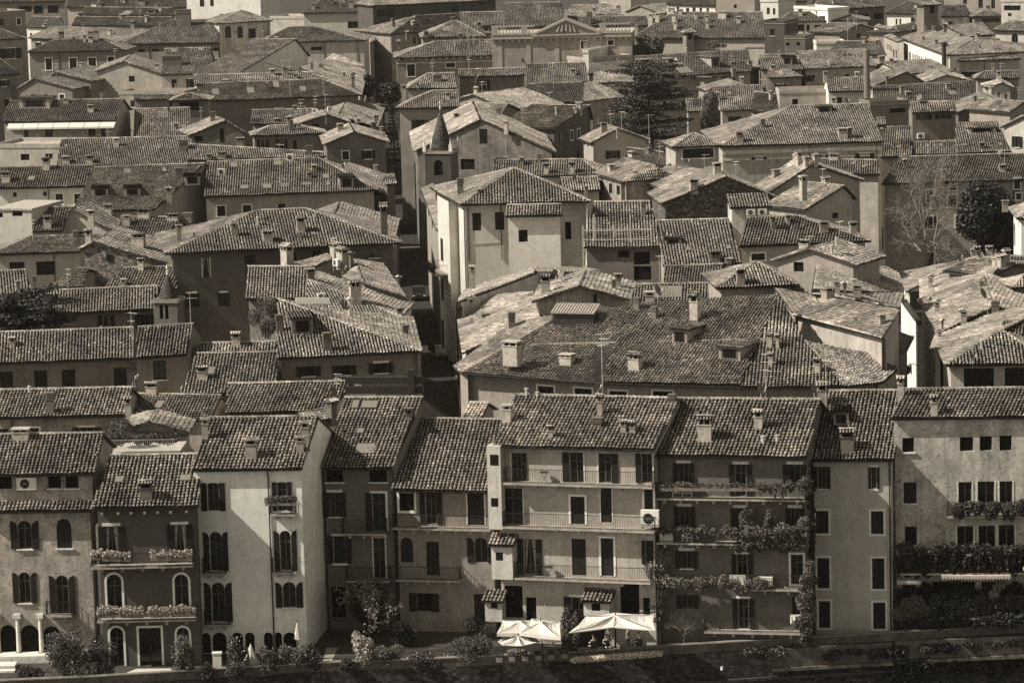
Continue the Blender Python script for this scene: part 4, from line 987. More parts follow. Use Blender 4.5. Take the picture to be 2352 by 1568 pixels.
# curved wedge blocks at the right end
S('M3')
b = PG('long curved attic with a plank-like tile roof and a bright end wall', .42, [(45, 618, ('o', 0, 0, 0)) if False else (180, 800, 15.2), (800, 962, 15.2), (918, 765, ('s', 0, 1, .30)), (45, 618, ('s', 0, 1, .30)), (890, 850, 14.6)],
   [[0, 1, 2, 3]], [(0, 1, (), .35), (3, 0, (), .1), (1, 2, [(815, 990, 830, 1050, 'd')], .1)], near=True, tile=.22, ins=.1, caps=[(0, 1)], fin=False, it=[('c', 390, 700, 605, 80, 'b'), ('c', 772, 880, 792, 46, 'b')], guts=[(0, 1)]); b.fin()
b = PG('pale curved roof bending round to the far street', .3, [(910, 752, 14.4), (942, 650, 14.4), (890, 550, 14.4), (290, 640, ('p', 0, 1, 2)) if False else (260, 500, ('s', 2, 0, -.0)) if False else (300, 655, 16.6), (330, 470, 17.2), (600, 440, 16.6), (815, 480, 15.2)],
   [[0, 1, 3], [1, 2, 6, 4, 3]], [(0, 1, ()), (1, 2, ())], near=True, tile=.22, fin=False, it=[('c', 500, 650, 558, 42, 'b', '@1'), ('c', 545, 655, 575, 22, 'r', '@1'), ('c', 612, 630, 545, 28, 'w', '@1'), ('c', 648, 680, 582, 62, 'b', '@1')]); b.fin()
E('attic with a stucco front and dark square opening behind the tower room', .33, 17.4, (20, 425, 618, 455), (285, 338), 6, near=True, tile=.2, zb=8, w=[(178, 432, 248, 500, 'N')], it=[('a', 290, 360, 250), ('s', 500, 380, 26, -1, '@r'), ('c', 445, 385, 310, 18, 'p', '@r')])
b = PG('dark eaves roof curving down over the alley', .1, [(770, 1105, 12.6), (955, 1060, 12.0), (1010, 950, 12.0), (890, 905, 13.8)], [[0, 1, 2, 3]], [(1, 2, (), .5)], near=True, tile=.10, ins=.4, fin=False, guts=[(1, 2)]); b.fin()
S('M1')
# street-side blocks with bright west walls
b = PG('long pale roof above the street with rows of bleached tiles', .55, [(1400, 800, 12.4), (1440, 1066, 12.4), (1985, 820, ('s', 0, 1, .33)), (1935, 640, ('s', 0, 1, .33)), (1460, 690, ('s', 0, 1, .33))],
   [[0, 1, 2, 3, 4]], [(0, 1, (), .3)], near=True, tile=.27, ins=.3, fin=False, guts=[(0, 1)], it=[('c', 1473, 800, 672, 55, 't'), ('c', 1762, 935, 780, 52, 's'), ('c', 1490, 575, 450, 45, 'w'), ('c', 1575, 830, 790, 60, 's')]); b.fin()
b = PG('angled upper block with bright side wall under pale tiles', .6, [(1950, 505, 14.2), (1415, 705, 14.2), (1488, 592, ('s', 0, 1, .33)), (1910, 380, ('s', 0, 1, .33)), (2182, 492, ('o', 0, 6, -1, 0))],
   [[0, 1, 2, 3], [4, 0, 3]], [(0, 1, [(1742, 620, 1830, 655, 'N')], .3), (1, 2, ())], near=True, tile=.27, fin=False, caps=[(0, 3)], zb=5, it=[('c', 1850, 470, 425, 60, 't'), ('s', 2090, 570, 30)]); b.fin()
S('D')
b = PG('tall white corner house with a pyramid roof, bright street wall and two dark shutters', .6, [(1058, 471, 17.0), (1357, 463, 17.0), (1182, 386, ('s', 0, 1, .34)), (988, 431, 17.0), (0, 0, ('o', 1, -3, 15, 0)), (1004, 446, 17.0), (1030, 461, 17.0), (1051, 459, 17.0), (1065, 467, 17.0), (1352, 459, 17.0)],
   [[0, 1, 2], [3, 0, 2], [1, 4, 2]], [(8, 9, [(1085, 489, 1105, 530, 'C'), (1137, 487, 1158, 528, 'C'), (1298, 510, 1312, 550, 'N')], 0), (5, 6, [(1012, 548, 1018, 600, 'C'), (1013, 640, 1019, 690, 'C'), (1014, 735, 1020, 800, 'C')], 0), (6, 7, [], 0), (7, 8, [], 0), (1, 4, (), .4)], near=True, caps=[(0, 2), (1, 2), (3, 2)], guts=[(0, 1), (3, 0)], tile=.21, fin=False,
   it=[('c', 1058, 450, 410, 14, 's', '@1'), ('c', 1100, 445, 435, 5, 'r')], balc=[('56', 1012, 1029, 628, 1.4, .95, .12, 2), ('56', 1012, 1029, 812, 1.4, .95, .12, 2)])
S('M1'); A = vp(1968, 268, *b.fronts['89'][:2]); b.part('air_conditioner', acunit(A, b.fronts['89'][2], b.fronts['89'][3], 1.3, .9))
S('D')
P, Q, e_, n_ = b.fronts['89']; downpipe(b, P*[1, 1, 0], n_, 16.8)
for x in (1075, 1150): downpipe(b, vp(x, 480, P, Q)*[1, 1, 0], n_, 16.8, 11)
k = MB(); a = vp(1075, 560, P, Q)+n_*.05; c = vp(1290, 545, P, Q)+n_*.05; k.tube(a, c, .03, .03, METAL, 5); b.part('wall_pipe', k); b.fin()
G('lower white annex with a tile roof and one square dark window', .6, 16.15, (1160, 497, 1292, 495), (1165, 472, 1290, 469), near=True, tile=.2, bk=.3, w=[(1191, 528, 1212, 556, 'N')])
S('M2'); k = None
# scaffolded house and neighbours
G('house wrapped in scaffolding with new tiles on its skewed roof', .14, 13.0, (498, 332, 1068, 326), (572, 16, 962, 10), near=True, tile=.24, w=[(740, 350, 820, 400, 'N'), (850, 360, 960, 450, 'N'), (850, 460, 970, 560, 'N')], gut=False)
G('wide red-tiled slope with two small roof windows and a round vent', .35, 12.2, (1052, 458, 1602, 442), (1015, 144, 1512, 136), near=True, tile=.2, it=[('k', 1210, 334, 1254, 362), ('k', 1490, 320, 1534, 352), ('c', 1420, 440, 362, 66, 'r'), ('c', 1510, 445, 402, 40, 'w'), ('s', 1060, 290, 28), ('d', 1068, 270, 1180, 310)])
G('dark weathered lower slope with a deep shadowed middle', .3, 11.2, (1055, 590, 1440, 578), (1062, 462, 1470, 450), near=True, tile=.17)
G('low tile roof cut by a large dark roof terrace opening', .35, 11.2, (800, 735, 1412, 725), (812, 592, 1422, 578), near=True, tile=.19, it=[('k', 975, 606, 1188, 690), ('c', 960, 745, 632, 60, 'w'), ('a', 1032, 735, 385)])
S('M3')
G('hipped house with a moulded wall and square cooling units on its roof', .38, 14.0, (-208, 326, 718, 288), (-150, 128, 205, 110), h='r', near=True, tile=.2, w=[(510, 350, 584, 396, 'F'), (-115, 372, -22, 420, 'F')], it=[('c', 598, 240, 158, 46, 't'), ('a', 500, 250, 150)])
b = Bld('roof_plant_room', 'white plant room carrying four cooling units on a rack', 'plant room', .55, .2); S('M2')
P0, P1 = g(1570, 420, 13.), g(1625, 300, 14.3); 
L_, R_ = g(1628, 165, 15.2), g(1790, 160, 15.2); e_ = unit((R_-L_)*[1, 1, 0]); n_ = np.array([-e_[1], e_[0], 0]); b.eave = e_; w_ = np.linalg.norm(R_-L_)
b.W.box(L_*[1, 1, 0]+n_*.5+Z*8-e_*1.3, e_*(w_+1.3), n_*4, Z*(vp(1700, 50, L_, R_)[2]-8), wall_mat(.55)); zt = vp(1700, 50, L_, R_)[2]
f = [L_*[1, 1, 0]-e_*1.6+Z*zt-n_*.2, R_*[1, 1, 0]+Z*zt+e_*.3-n_*.2, R_*[1, 1, 0]+Z*(zt+1)+n_*3+e_*.3, L_*[1, 1, 0]-e_*1.6+Z*(zt+1)+n_*3]; slab(b.R, f); tiles(b.R, f, b.tm)
for cx, cy in ((1632, 105), (1712, 103), (1638, 152), (1718, 150)):
    A = vp(cx, cy, L_, R_); b.part('air_conditioner', acunit(A, e_, -n_, 62*mpp(A), 42*mpp(A)))
b.fin()
# -------- right blocks (crop M3)
S('M3')
G('hipped house with two huge shaded windows at the right edge', .45, 13.0, (1232, 1152, 1990, 1140), (1605, 918, 1640, 918), h='lr', near=True, tile=.2, w=[(1365, 1170, 1575, 1330, 'gd'), (1650, 1166, 1860, 1330, 'gd')], it=[('a', 1430, 1140, 950), ('s', 1425, 1150, 30)])
b = PG('large smooth pale roof sloping to the alley with scattered little chimneys', .6, [(1040, 700, 12.6), (1185, 925, 12.6), (1580, 745, ('s', 0, 1, .30)), (1500, 532, ('s', 0, 1, .30)), (1745, 640, ('o', 3, 9, -3, -2.5)), (1745, 745, ('o', 2, 7, -1, -2.3))],
   [[0, 1, 2, 3], [2, 5, 4, 3]], [(0, 1, (), .4)], near=True, tile=.25, fin=False, caps=[(2, 3)], it=[('c', 1340, 850, 765, 50, 't'), ('c', 1472, 620, 555, 32, 'b'), ('c', 1160, 790, 702, 38, 't'), ('c', 1125, 712, 680, 14, 'r'), ('c', 1210, 915, 832, 14, 'r'), ('s', 1500, 720, 40), ('a', 1530, 780, 390)]); b.fin()
b = PG('bright tiled slope with a stub chimney behind the smooth pale roof', .6, [(1058, 560, 11.8), (1062, 690, 11.8), (1570, 520, ('s', 0, 1, .33)), (1610, 465, ('s', 0, 1, .33)), (1400, 490, ('s', 0, 1, .33))],
   [[0, 1, 2, 3, 4]], [(0, 1, (), .3)], near=True, tile=.27, fin=False, it=[('c', 1118, 625, 525, 38, 't')]); b.fin()
b = PG('long darker roof along the garden edge', .5, [(905, 515, 10.0), (962, 640, 10.0), (1200, 520, ('s', 0, 1, .3)), (1530, 400, ('s', 0, 1, .3)), (1480, 390, ('s', 0, 1, .3))], [[0, 1, 2, 3, 4]], [(0, 1, ())], near=True, tile=.21, fin=False, it=[('s', 1330, 455, 30), ('s', 1475, 450, 32)]); b.fin()
b = PG('bright white alley house with an arched niche', .78, [(925, 700, 10.5), (1042, 860, 10.5), (1085, 858, 10.5), (965, 690, 11)], [[0, 1, 2, 3]], [(0, 1, [(985, 1140, 1002, 1215, 'C')], .02), (1, 2, ())], near=True, fin=False, ins=.02, notile=(0,)); b.fin()
b = PG('broad bright tile slope crossing behind the hipped right house', .5, [(1188, 905, 12.3), (1135, 1035, 12.3), (1640, 905, ('s', 0, 1, .3)), (1860, 790, ('s', 0, 1, .3)), (1740, 745, ('s', 0, 1, .3))], [[0, 1, 2, 3, 4]], [(0, 1, ())], near=True, tile=.24, fin=False, it=[('c', 1185, 970, 905, 24, 't'), ('c', 1560, 790, 700, 60, 's')]); b.fin()
G('dark tiled slope with a ridge at the far right edge', .3, 13.5, (1620, 950, 2050, 940), (1640, 880, 2050, 800), near=True, tile=.15)
E('grey gable with shadowed wall at the right edge under dishes', .2, 13.4, (1530, 540, 2050, 470), (1740, 450), 6, near=True, tile=.2, it=[('c', 1600, 470, 395, 40, 'w', '@l'), ('c', 1640, 480, 380, 50, 't', '@l'), ('a', 1720, 440, 380), ('s', 1470, 430, 26)])
G('pair of tile-capped chimneys on a low ridge beside the dark conifer', .4, 11.0, (1400, 440, 1780, 430), (1420, 400, 1784, 392), near=True, tile=.2, it=[('c', 1425, 402, 345, 16, 't'), ('c', 1460, 402, 328, 40, 't'), ('c', 1545, 392, 325, 42, 't')])
G('little hipped porch roof with a bright end at the right edge', .3, 14.2, (1700, 615, 1990, 600), (1790, 520, 1990, 510), h='l', near=True, tile=.23)
b = Bld('arcaded_house', 'white arcaded loggia house with three tall arched windows at the edge', 'house', .75, .22); S('M3')
G('', .75, 12.6, (1735, 132, 2350, 120), (1900, -20, 2250, -30), h='l', near=True, into=b, fin=False, wl=[(1600, 130, 1622, 280, 'A'), (1650, 140, 1674, 300, 'A'), (1700, 150, 1724, 320, 'A')], it=[('c', 1655, 52, 0, 40, 'b')]); b.fin()

S('T1'); G('short end-of-block roof with a shadowed street wall', .16, 11.6, (1015, 1452, 1106, 1444), (1003, 1372, 1085, 1368), tile=.22)

def block(label, x0, x1, y0, y1, z, wall, s=.33):  # infill houses added to keep the sun off the street
    a, xm = (lambda x, y, zz: np.array([x, y, zz])), (x0+x1)/2; h = z+s*(x1-x0)/2
    PG(label, wall, [a(x0, y0, z), a(x1, y0, z), a(xm, y0, h), a(xm, y1, h), a(x1, y1, z), a(x0, y1, z)], [[1, 4, 3, 2], [0, 2, 3, 5]], [(0, 1, (), .3), (1, 4, (), .3), (4, 5, (), .3), (5, 0, (), .3)], tile=.2, caps=[(2, 3)])
block('street-side block tucked behind the big dark hipped house', -26, -12.6, 362, 388, 10.8, .16)
block('narrow street-side block between the end-of-block roof and the grey gable', -27, -15.2, 424, 446, 9.8, .14)
block('shaded street-side block beyond the blank grey gable', -31, -19.5, 512, 545, 10.5, .14)

S('M1'); b = PG('narrow street house with a roof slope falling toward the lane beside the white corner house', .3, [(1156, -74, 13.0), (1262, 212, 13.0), (1292, 206, ('s', 0, 1, .33)), (1240, -110, ('s', 0, 1, .33))], [[0, 1, 2, 3]], [(0, 1, [(1200, 60, 1206, 120, 'C'), (1225, 130, 1232, 200, 'C')], .5), (1, 2, (), .2)], near=True, tile=.22, guts=[(0, 1)])
# ================================================================== upper half of the picture
TW = dict(near=False)
S('T0')
G('broad tile roof with three boxy dormers on the left', .4, 11.2, (560, 1665, 1215, 1640), (738, 1314, 1612, 1283), tile=.2, it=[('d', 728, 1475, 848, 1545), ('d', 978, 1472, 1100, 1540), ('d', 1452, 1378, 1568, 1452), ('k', 968, 1330, 1032, 1370), ('k', 1270, 1320, 1310, 1356), ('c', 1405, 1402, 1318, 55, 's'), ('c', 1325, 1568, 1472, 44, 't')])
S('T1')
G('long roof dotted with small roof windows ending in a hip by the street', .35, 12.0, (-410, 1545, 958, 1492), (-385, 1264, 490, 1246), h='r', tile=.21,
  it=[('d', 655, 1388, 768, 1482), ('k', 138, 1268, 210, 1304), ('k', 52, 1448, 130, 1486), ('k', 190, 1442, 260, 1474), ('k', 358, 1434, 445, 1460), ('k', 520, 1374, 582, 1408), ('k', 548, 1434, 590, 1462), ('k', -202, 1278, -138, 1320), ('k', -126, 1456, -52, 1490), ('c', 460, 1345, 1296, 40, 'o'), ('u', 238, 1206, 296, 1262), ('u', -300, 1322, -240, 1372), ('s', 683, 1345, 22), ('c', 420, 1405, 1355, 32, 'o'), ('c', 940, 1340, 1290, 25, 'w', '@r'), ('a', 190, 1450, 1130)])
S('T0')
G('wide faded roof below the awning terrace with a layered chimney', .35, 12.2, (440, 1310, 1600, 1284), (476, 1100, 1472, 1064), tile=.19, it=[('c', 1435, 1200, 1098, 60, 'd'), ('c', 702, 1290, 1224, 50, 't'), ('c', 910, 1155, 1080, 40, 'w'), ('c', 515, 1290, 1228, 55, 't'), ('k', 805, 1112, 835, 1136), ('k', 500, 1140, 530, 1162)])
G('narrow pale roof between the faded roof and the grey gable', .35, 12.6, (1470, 1262, 2560, 1228), (1478, 1132, 2545, 1196), tile=.23, it=[('c', 1640, 1255, 1212, 34, 'o'), ('c', 1740, 1250, 1196, 55, 't'), ('c', 1885, 1140, 1085, 60, 'o')])
G('white house with arched attic slots under a plain dark tile roof', .62, 13.2, (-60, 1478, 674, 1464), (-40, 1322, 736, 1292), tile=.17, w=[(100, 1506, 132, 1545, 'A'), (337, 1500, 368, 1536, 'A'), (436, 1520, 494, 1600, 'F'), (582, 1520, 640, 1600, 'F')], it=[('c', 360, 1340, 1240, 55, 't'), ('c', 45, 1440, 1350, 65, 't'), ('k', 210, 1388, 272, 1422), ('a', 345, 1330, 1110)], dpx=[380])
b = G('roof terrace house with a long scalloped white awning and glass doors', .35, 14.0, (15, 960, 906, 946), (72, 800, 978, 770), tile=.17, fin=False, bk=.8,
  w=[(190, 1000, 222, 1105, ''), (355, 1002, 415, 1105, ''), (690, 985, 750, 1068, 'f'), (792, 985, 826, 1078, '')], it=[('d', 150, 775, 392, 852), ('c', 515, 815, 770, 40, 'b')])
k2 = MB(); P_, Q_ = b.C[0], b.C[1]
for i in range(7):
    a, c = P_+(Q_-P_)*(.06+i*.135), P_+(Q_-P_)*(.06+(i+1)*.135-.004); k2.poly([a-Z*.15, c-Z*.15, c-Z*.75-b.n*1.2, a-Z*.75-b.n*1.2], CANVAS); k2.poly([a-Z*.75-b.n*1.2, c-Z*.75-b.n*1.2, c-Z*1.0-b.n*1.22, a-Z*1.0-b.n*1.22], CANVAS)
b.part('awning', k2); b.fin()
def flatbox(label, x0, x1, yt, z, dep, wall, wins=(), yr=None, name='flat_house', cat='house', par=True, extra=None):
    L_, R_ = g(x0, yt, z), g(x1, yr if yr else yt, z); e = unit((R_-L_)*[1, 1, 0]); n = np.array([-e[1], e[0], 0]); b = Bld(name, label, cat, wall, .2); b.eave = e
    facade(b, L_, R_, 0, z, wins, False, key='f'); facade(b, R_, R_+n*dep, 0, z, key='r'); facade(b, L_+n*dep, L_, 0, z, key='l'); facade(b, R_+n*dep, L_+n*dep, 0, z, key='b')
    w_ = np.linalg.norm((R_-L_)[:2]); b.R.box(L_-e*.1-n*.1, e*(w_+.2), n*(dep+.2), Z*.12, CONC)
    if par:
        for o_, u, q in ((L_-n*.12, e*w_, n*.2), (L_+n*dep, e*w_, n*.2), (L_-e*.1, n*dep, e*.2), (R_-e*.1, n*dep, e*.2)): b.R.box(o_+Z*.12, u, q, Z*.5, wall_mat(abs(wall)))
    b.planes['f'] = (L_+Z*.12, Z); b.n = n; b.w_ = w_; b.L_ = L_
    if extra: extra(b)
    b.fin(); return b
flatbox('pale lower terrace block with two small windows under the awning house', -40, 470, 1162, 12.3, 9, .4, [(162, 1208, 230, 1258, 'N'), (355, 1205, 412, 1246, 'N')])
G('streaky tile slope to the right of the awning house', .35, 11.4, (1045, 1078, 1500, 1064), (1056, 856, 1490, 846), tile=.22, it=[('k', 1415, 985, 1460, 1005), ('k', 1170, 975, 1215, 992), ('c', 1070, 975, 935, 30, 's'), ('s', 1330, 905, 24), ('s', 1388, 1040, 28)])
G('small square lookout room with a pyramid tile roof and open front', .2, 15.2, (1325, 792, 1652, 784), (1478, 730, 1484, 730), h='lr', tile=.2, name='lookout_room', cat='tower room', w=[(1408, 800, 1562, 868, 'N')], it=[('a', 1380, 785, 660)])
E('dark plaster gable house with a bright left roof slope', .16, 12.2, (1476, 1062, 1935, 1050), (1768, 944), (1682, 910), tile=.22, w=[(1725, 1010, 1756, 1115, 'C'), (1525, 1068, 1588, 1110, 'N')])
S('T1')
b = G('long dark house ending in a hip above the street, four large roof windows', .17, 13.4, (-520, 800, 830, 748), (-400, 648, 522, 632), h='r', tile=.2, w=[(650, 822, 710, 890, 'F'), (330, 838, 380, 866, 'F'), (150, 850, 215, 870, 'F')],
  it=[('k', 136, 642, 190, 692), ('k', 345, 682, 400, 722), ('k', -342, 702, -282, 750), ('k', -68, 692, -6, 738), ('a', 530, 740, 560), ('a', 270, 760, 470), ('c', 88, 700, 650, 14, 'r')])
G('thin pale roof strip with a chimney behind the long dark house', .4, 14.0, (-480, 668, 500, 640), (-490, 592, 495, 565), tile=.24, it=[('c', 130, 600, 545, 40, 't'), ('c', 310, 625, 580, 34, 't'), ('k', -275, 622, -205, 640)])
G('patchy low roof with a glass cupola below the long dark house', .35, 11.4, (-40, 975, 440, 965), (-30, 865, 460, 855), tile=.23, it=[('c', 305, 930, 820, 26, 'b'), ('u', 440, 855, 488, 886), ('c', 160, 960, 935, 40, 'r'), ('k', 245, 905, 285, 930)])
E('grey house end with a pale verge and small dark opening', .15, 12.4, (285, 985, 740, 960), (560, 898), (528, 868), tile=.24, w=[(432, 972, 495, 1008, 'N')], it=[('a', 550, 960, 740), ('u', 560, 835, 588, 868)])
G('hipped house with three shuttered windows beside a blank grey gable', .2, 13.2, (-40, 1068, 552, 1046), (115, 985, 330, 980), h='lr', tile=.22, w=[(30, 1097, 78, 1190, 'SB'), (182, 1092, 225, 1188, 'SB'), (290, 1100, 320, 1190, 'C')], it=[('c', 280, 1030, 940, 26, 's')])
E('blank grey gable house with a pale left slope beside the street', .17, 12.8, (527, 1138, 1046, 1118), (768, 1032), (732, 964), tile=.26, it=[('c', 925, 1010, 960, 38, 's', '@r'), ('c', 942, 945, 905, 36, 't', '@r'), ('c', 985, 1040, 990, 22, 'w', '@r'), ('u', 780, 925, 825, 962, '@r'), ('c', 780, 930, 895, 12, 'w', '@r'), ('c', 1002, 1080, 1035, 14, 'w', '@r')])
S('T0')
E('light stuccoed gable house with a tiny window behind a roof terrace', .36, 13.8, (738, 565, 1328, 602), (968, 484), (1035, 430), zr=12.9, tile=.18, w=[(1010, 596, 1054, 640, 'N')], it=[('c', 1280, 590, 548, 24, 'r', '@r')])
flatbox('low terrace block with railing in front of the stuccoed gable', 935, 1450, 742, 13.0, 5, .3)
G('low dark eaves strip beneath the railing terrace', .2, 12.4, (1050, 785, 1330, 780), (1050, 745, 1340, 738), tile=.15)
G('long two-storey house with white-framed windows and a shallow hipped roof', .2, 14.0, (205, 412, 990, 396), (430, 300, 795, 325), h='lr', tile=.14, w=[(358, 458, 408, 550, 'F'), (546, 456, 603, 543, 'F'), (694, 454, 753, 543, 'F'), (846, 446, 896, 500, 'F')], it=[('c', 710, 325, 240, 40, 'b'), ('c', 752, 325, 235, 40, 'b'), ('c', 478, 282, 252, 36, 'r')], dpx=[460])
G('hipped house with overhanging eaves cut off by the left edge', .22, 14.0, (-160, 605, 160, 582), (-140, 440, -20, 448), h='r', tile=.13)
E('low fanned roof between two taller houses', .2, 12.5, (330, 640, 722, 640), (432, 565), 14, tile=.12)
E('dark fanned roof in front of the stuccoed gable', .2, 11.6, (130, 700, 580, 700), (265, 615), 12, tile=.11)
b = G('tan corner house with shuttered windows at the left edge', .3, 16.5, (-120, 320, 208, 302), (-120, 215, -20, 228), h='r', tile=.14, w=[(38, 380, 122, 460, 'SF')], wr=())
flatbox('grey house with a pale dome roof at the top left corner', -60, 200, 118, 19.5, 10, .25, yr=104)
G('house with three dark windows under a broad roof at the top left', .2, 15.5, (-80, 22, 515, 10), (-80, -90, 500, -100), tile=.13, w=[(145, 50, 248, 95, 'N'), (266, 48, 338, 110, 'N'), (375, 45, 458, 105, 'N')])
G('speckled roof with a bright triangular gable end', .6, 13.0, (200, 215, 470, 225), (240, 140, 500, 130), tile=.15, it=[('c', 340, 215, 190, 30, 't'), ('k', 420, 137, 458, 150), ('k', 330, 165, 356, 180)])
G('hazy roof crossed by a pale ridge near the top left', .3, 13.5, (560, 200, 1360, 205), (600, 130, 1350, 140), tile=.15, it=[('d', 608, 110, 664, 132), ('k', 935, 96, 1020, 122), ('c', 1040, 255, 165, 36, 'r')])
G('distant brown roof with two small chimneys', .3, 14.5, (640, 118, 1380, 125), (660, 62, 1360, 60), tile=.15, it=[('d', 1145, 82, 1220, 108), ('c', 735, 60, 28, 50, 't')])
G('faint far roof along the top edge', .3, 15.5, (520, 62, 1460, 60), (540, -15, 1460, -18), tile=.14, it=[('d', 728, 30, 790, 62), ('c', 1110, 45, 2, 60, 'r')])
G('middle-distance roof with gabled chimneys left of the big hip', .25, 13.5, (220, 300, 1000, 330), (380, 228, 1360, 225), tile=.15)
G('large hipped roof topped by a square brick tank house', .22, 14.0, (942, 348, 1722, 336), (1335, 162, 1690, 152), h='l', tile=.17, w=[(1085, 388, 1135, 412, 'N'), (1190, 386, 1245, 406, 'N'), (1670, 378, 1715, 402, 'N')], dpx=[1170], it=[('c', 1438, 212, 75, 118, 'd')])
G('tiled slope with two roof windows above a dark service block', .4, 13.4, (1255, 590, 1625, 580), (1290, 385, 1655, 375), tile=.2, it=[('k', 1335, 388, 1392, 416), ('k', 1548, 380, 1600, 405), ('c', 1350, 520, 440, 150, 'd')])
G('dark patched roof wedged beside the white tower house', .4, 12.2, (1690, 600, 1885, 590), (1690, 455, 1870, 520), tile=.17)
b = G('white tower house with blind arches and stained wall under a pyramid roof', .5, 17.5, (1704, 186, 2140, 164), (1893, 86, 1905, 86), h='lr', tile=.18, w=[(1828, 395, 1875, 438, 'N'), (1955, 392, 2000, 425, 'N'), (1948, 225, 2006, 300, 'C'), (1765, 205, 1812, 300, 'AI'), (1860, 205, 1905, 300, 'AI')])
flatbox('bright white apartment block along the top edge', 1462, 2040, -30, 17, 9, .66, [(1566, 0, 1602, 55, ''), (1648, 0, 1676, 52, ''), (1725, 112, 1757, 146, 'N')])
S('T1')
G('big hipped roof over a pale house with a tall chimney at the street corner', .5, 16.0, (355, 107, 902, 95), (510, 2, 742, 0), h='lr', tile=.17, it=[('c', 745, 68, 0, 36, 'b'), ('c', 448, 80, 28, 30, 'b')], w=[(720, 170, 800, 225, '')])
flatbox('low terrace wall with bright coping below the big hip', 110, 470, 150, 14.6, 8, .45, [(40, 230, 70, 300, '')])
b = G('hipped house with smooth pale end wall facing the street', .45, 14.2, (18, 338, 862, 318), (262, 215, 452, 206), h='lr', tile=.17, w=[(25, 378, 95, 400, ''), (430, 368, 520, 395, 'N')], dpx=[533, 793])
E('bright white gable with a curved top beside the hipped house', .68, 13.6, (-160, 590, 430, 440), (318, 308), 8, zr=14.0, tile=.22, it=[('u', 215, 545, 262, 572)])
b = PG('long stone-slab roof tilted toward the street with small chimneys', .3, [(828, 745, 12.6), (862, 600, 12.6), (835, 505, ('s', 0, 1, .3)), (560, 470, ('s', 0, 1, .3)), (350, 530, ('s', 0, 1, .3)), (540, 622, ('s', 0, 1, .3))],
   [[0, 1, 2, 3, 4, 5]], [(0, 1, ())], tile=.22, fin=False, it=[('c', 775, 705, 570, 28, 'r'), ('c', 700, 610, 565, 18, 'r'), ('c', 528, 550, 505, 44, 't'), ('c', 448, 560, 492, 20, 'r'), ('k', 645, 602, 675, 655)]); b.fin()
b = PG('pale ribbed roof patch with dark holes beside the street', .45, [(545, 470, 13.5), (845, 540, 13.0), (830, 505, ('s', 0, 1, .4)), (620, 432, ('s', 0, 1, .4))], [[0, 1, 2, 3]], [(0, 1, ())], tile=.24); 
b = PG('narrow roof edge houses lining the street on its left', .2, [(905, 330, 12.5), (935, 320, 12.5), (880, 205, 13), (860, 215, 13)], [[0, 1, 2, 3]], [(0, 1, ()), (1, 2, ())], tile=.18)
# street-end palace
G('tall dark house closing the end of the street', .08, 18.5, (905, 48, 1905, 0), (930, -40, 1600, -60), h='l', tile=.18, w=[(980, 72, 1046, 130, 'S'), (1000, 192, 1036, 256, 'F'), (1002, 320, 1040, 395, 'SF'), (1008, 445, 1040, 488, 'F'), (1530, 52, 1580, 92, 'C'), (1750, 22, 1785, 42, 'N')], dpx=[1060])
S('T1')
E('shallow gable with a pale verge right of the street end', .2, 14.0, (1050, 130, 1500, 100), (1302, 34), 10, tile=.17, it=[('c', 1105, 100, 68, 30, 'o', '@l')])
G('terraced roofs stepping up right of the street', .3, 13.5, (1050, 270, 1620, 235), (1260, 130, 1660, 100), h='l', tile=.19, it=[('c', 1080, 190, 145, 24, 's'), ('c', 1190, 300, 245, 20, 'r'), ('a', 1240, 200, 120)])
G('hipped roof carrying a square roof window behind the long house', .3, 13.2, (1290, 300, 1800, 285), (1545, 165, 1570, 165), h='lr', tile=.2, it=[('k', 1462, 210, 1530, 250), ('c', 1335, 300, 245, 36, 'r')])
G('wide ribbed roof beside the palace balustrade', .3, 13.6, (1620, 270, 2010, 262), (1600, 100, 2010, 92), tile=.2, it=[('c', 1860, 235, 190, 20, 'r'), ('d', 1780, 212, 1830, 248), ('c', 1750, 230, 178, 26, 'r')])
# right-hand street side
b = G('long stuccoed palace roof with bracketed cornice beside the street', .24, 15.0, (1080, 458, 2612, 414), (1408, 322, 2360, 304), h='lr', tile=.17, w=[(1186, 506, 1246, 600, 'F'), (1490, 495, 1560, 530, 'F'), (2225, 478, 2285, 498, 'F'), (2480, 468, 2545, 492, 'F'), (1990, 482, 2036, 500, 'F')], fin=False,
  it=[('c', 1892, 412, 360, 30, 'o'), ('c', 2182, 402, 335, 30, 'o'), ('c', 2076, 330, 285, 30, 'b'), ('c', 1122, 410, 318, 22, 'r', '@l'), ('c', 1605, 320, 265, 28, 'r')])
P, Q, e_, n_ = b.fronts['f']; k2 = MB(); L = np.linalg.norm(Q-P); zc = b.z-.35
for i in range(int(L/1.2)): k2.box(P+e_*(i*1.2+.3)+Z*(zc-.1), e_*.2, n_*.45, Z*.35, STONE)
k2.box(P+Z*(zc-.7), e_*L, n_*.1, Z*.12, STONE); b.part('cornice', k2); b.fin()
b = G('tan corner house with big dark shutters standing at the bend of the street', .33, 16.0, (1094, 850, 1600, 842), (1386, 714, 1590, 708), h='l', tile=.2, w=[(1255, 940, 1322, 1055, 'S'), (1262, 1200, 1290, 1300, 'C')], it=[('c', 1160, 778, 660, 34, 'b', '@l')])
G('shaded grey house with one brown-shuttered window and an even tile strip', .17, 15.0, (1584, 604, 2114, 590), (1588, 548, 2110, 532), tile=.22, w=[(1768, 628, 1812, 708, 'SB')], it=[('s', 1722, 640, 22), ('a', 1735, 560, 540)])
G('jumble of bleached roof planes above the corner house', .4, 13.6, (1170, 700, 1580, 690), (1350, 590, 1560, 560), h='l', tile=.25, it=[('s', 1270, 700, 20), ('c', 1425, 650, 585, 60, 'd')])
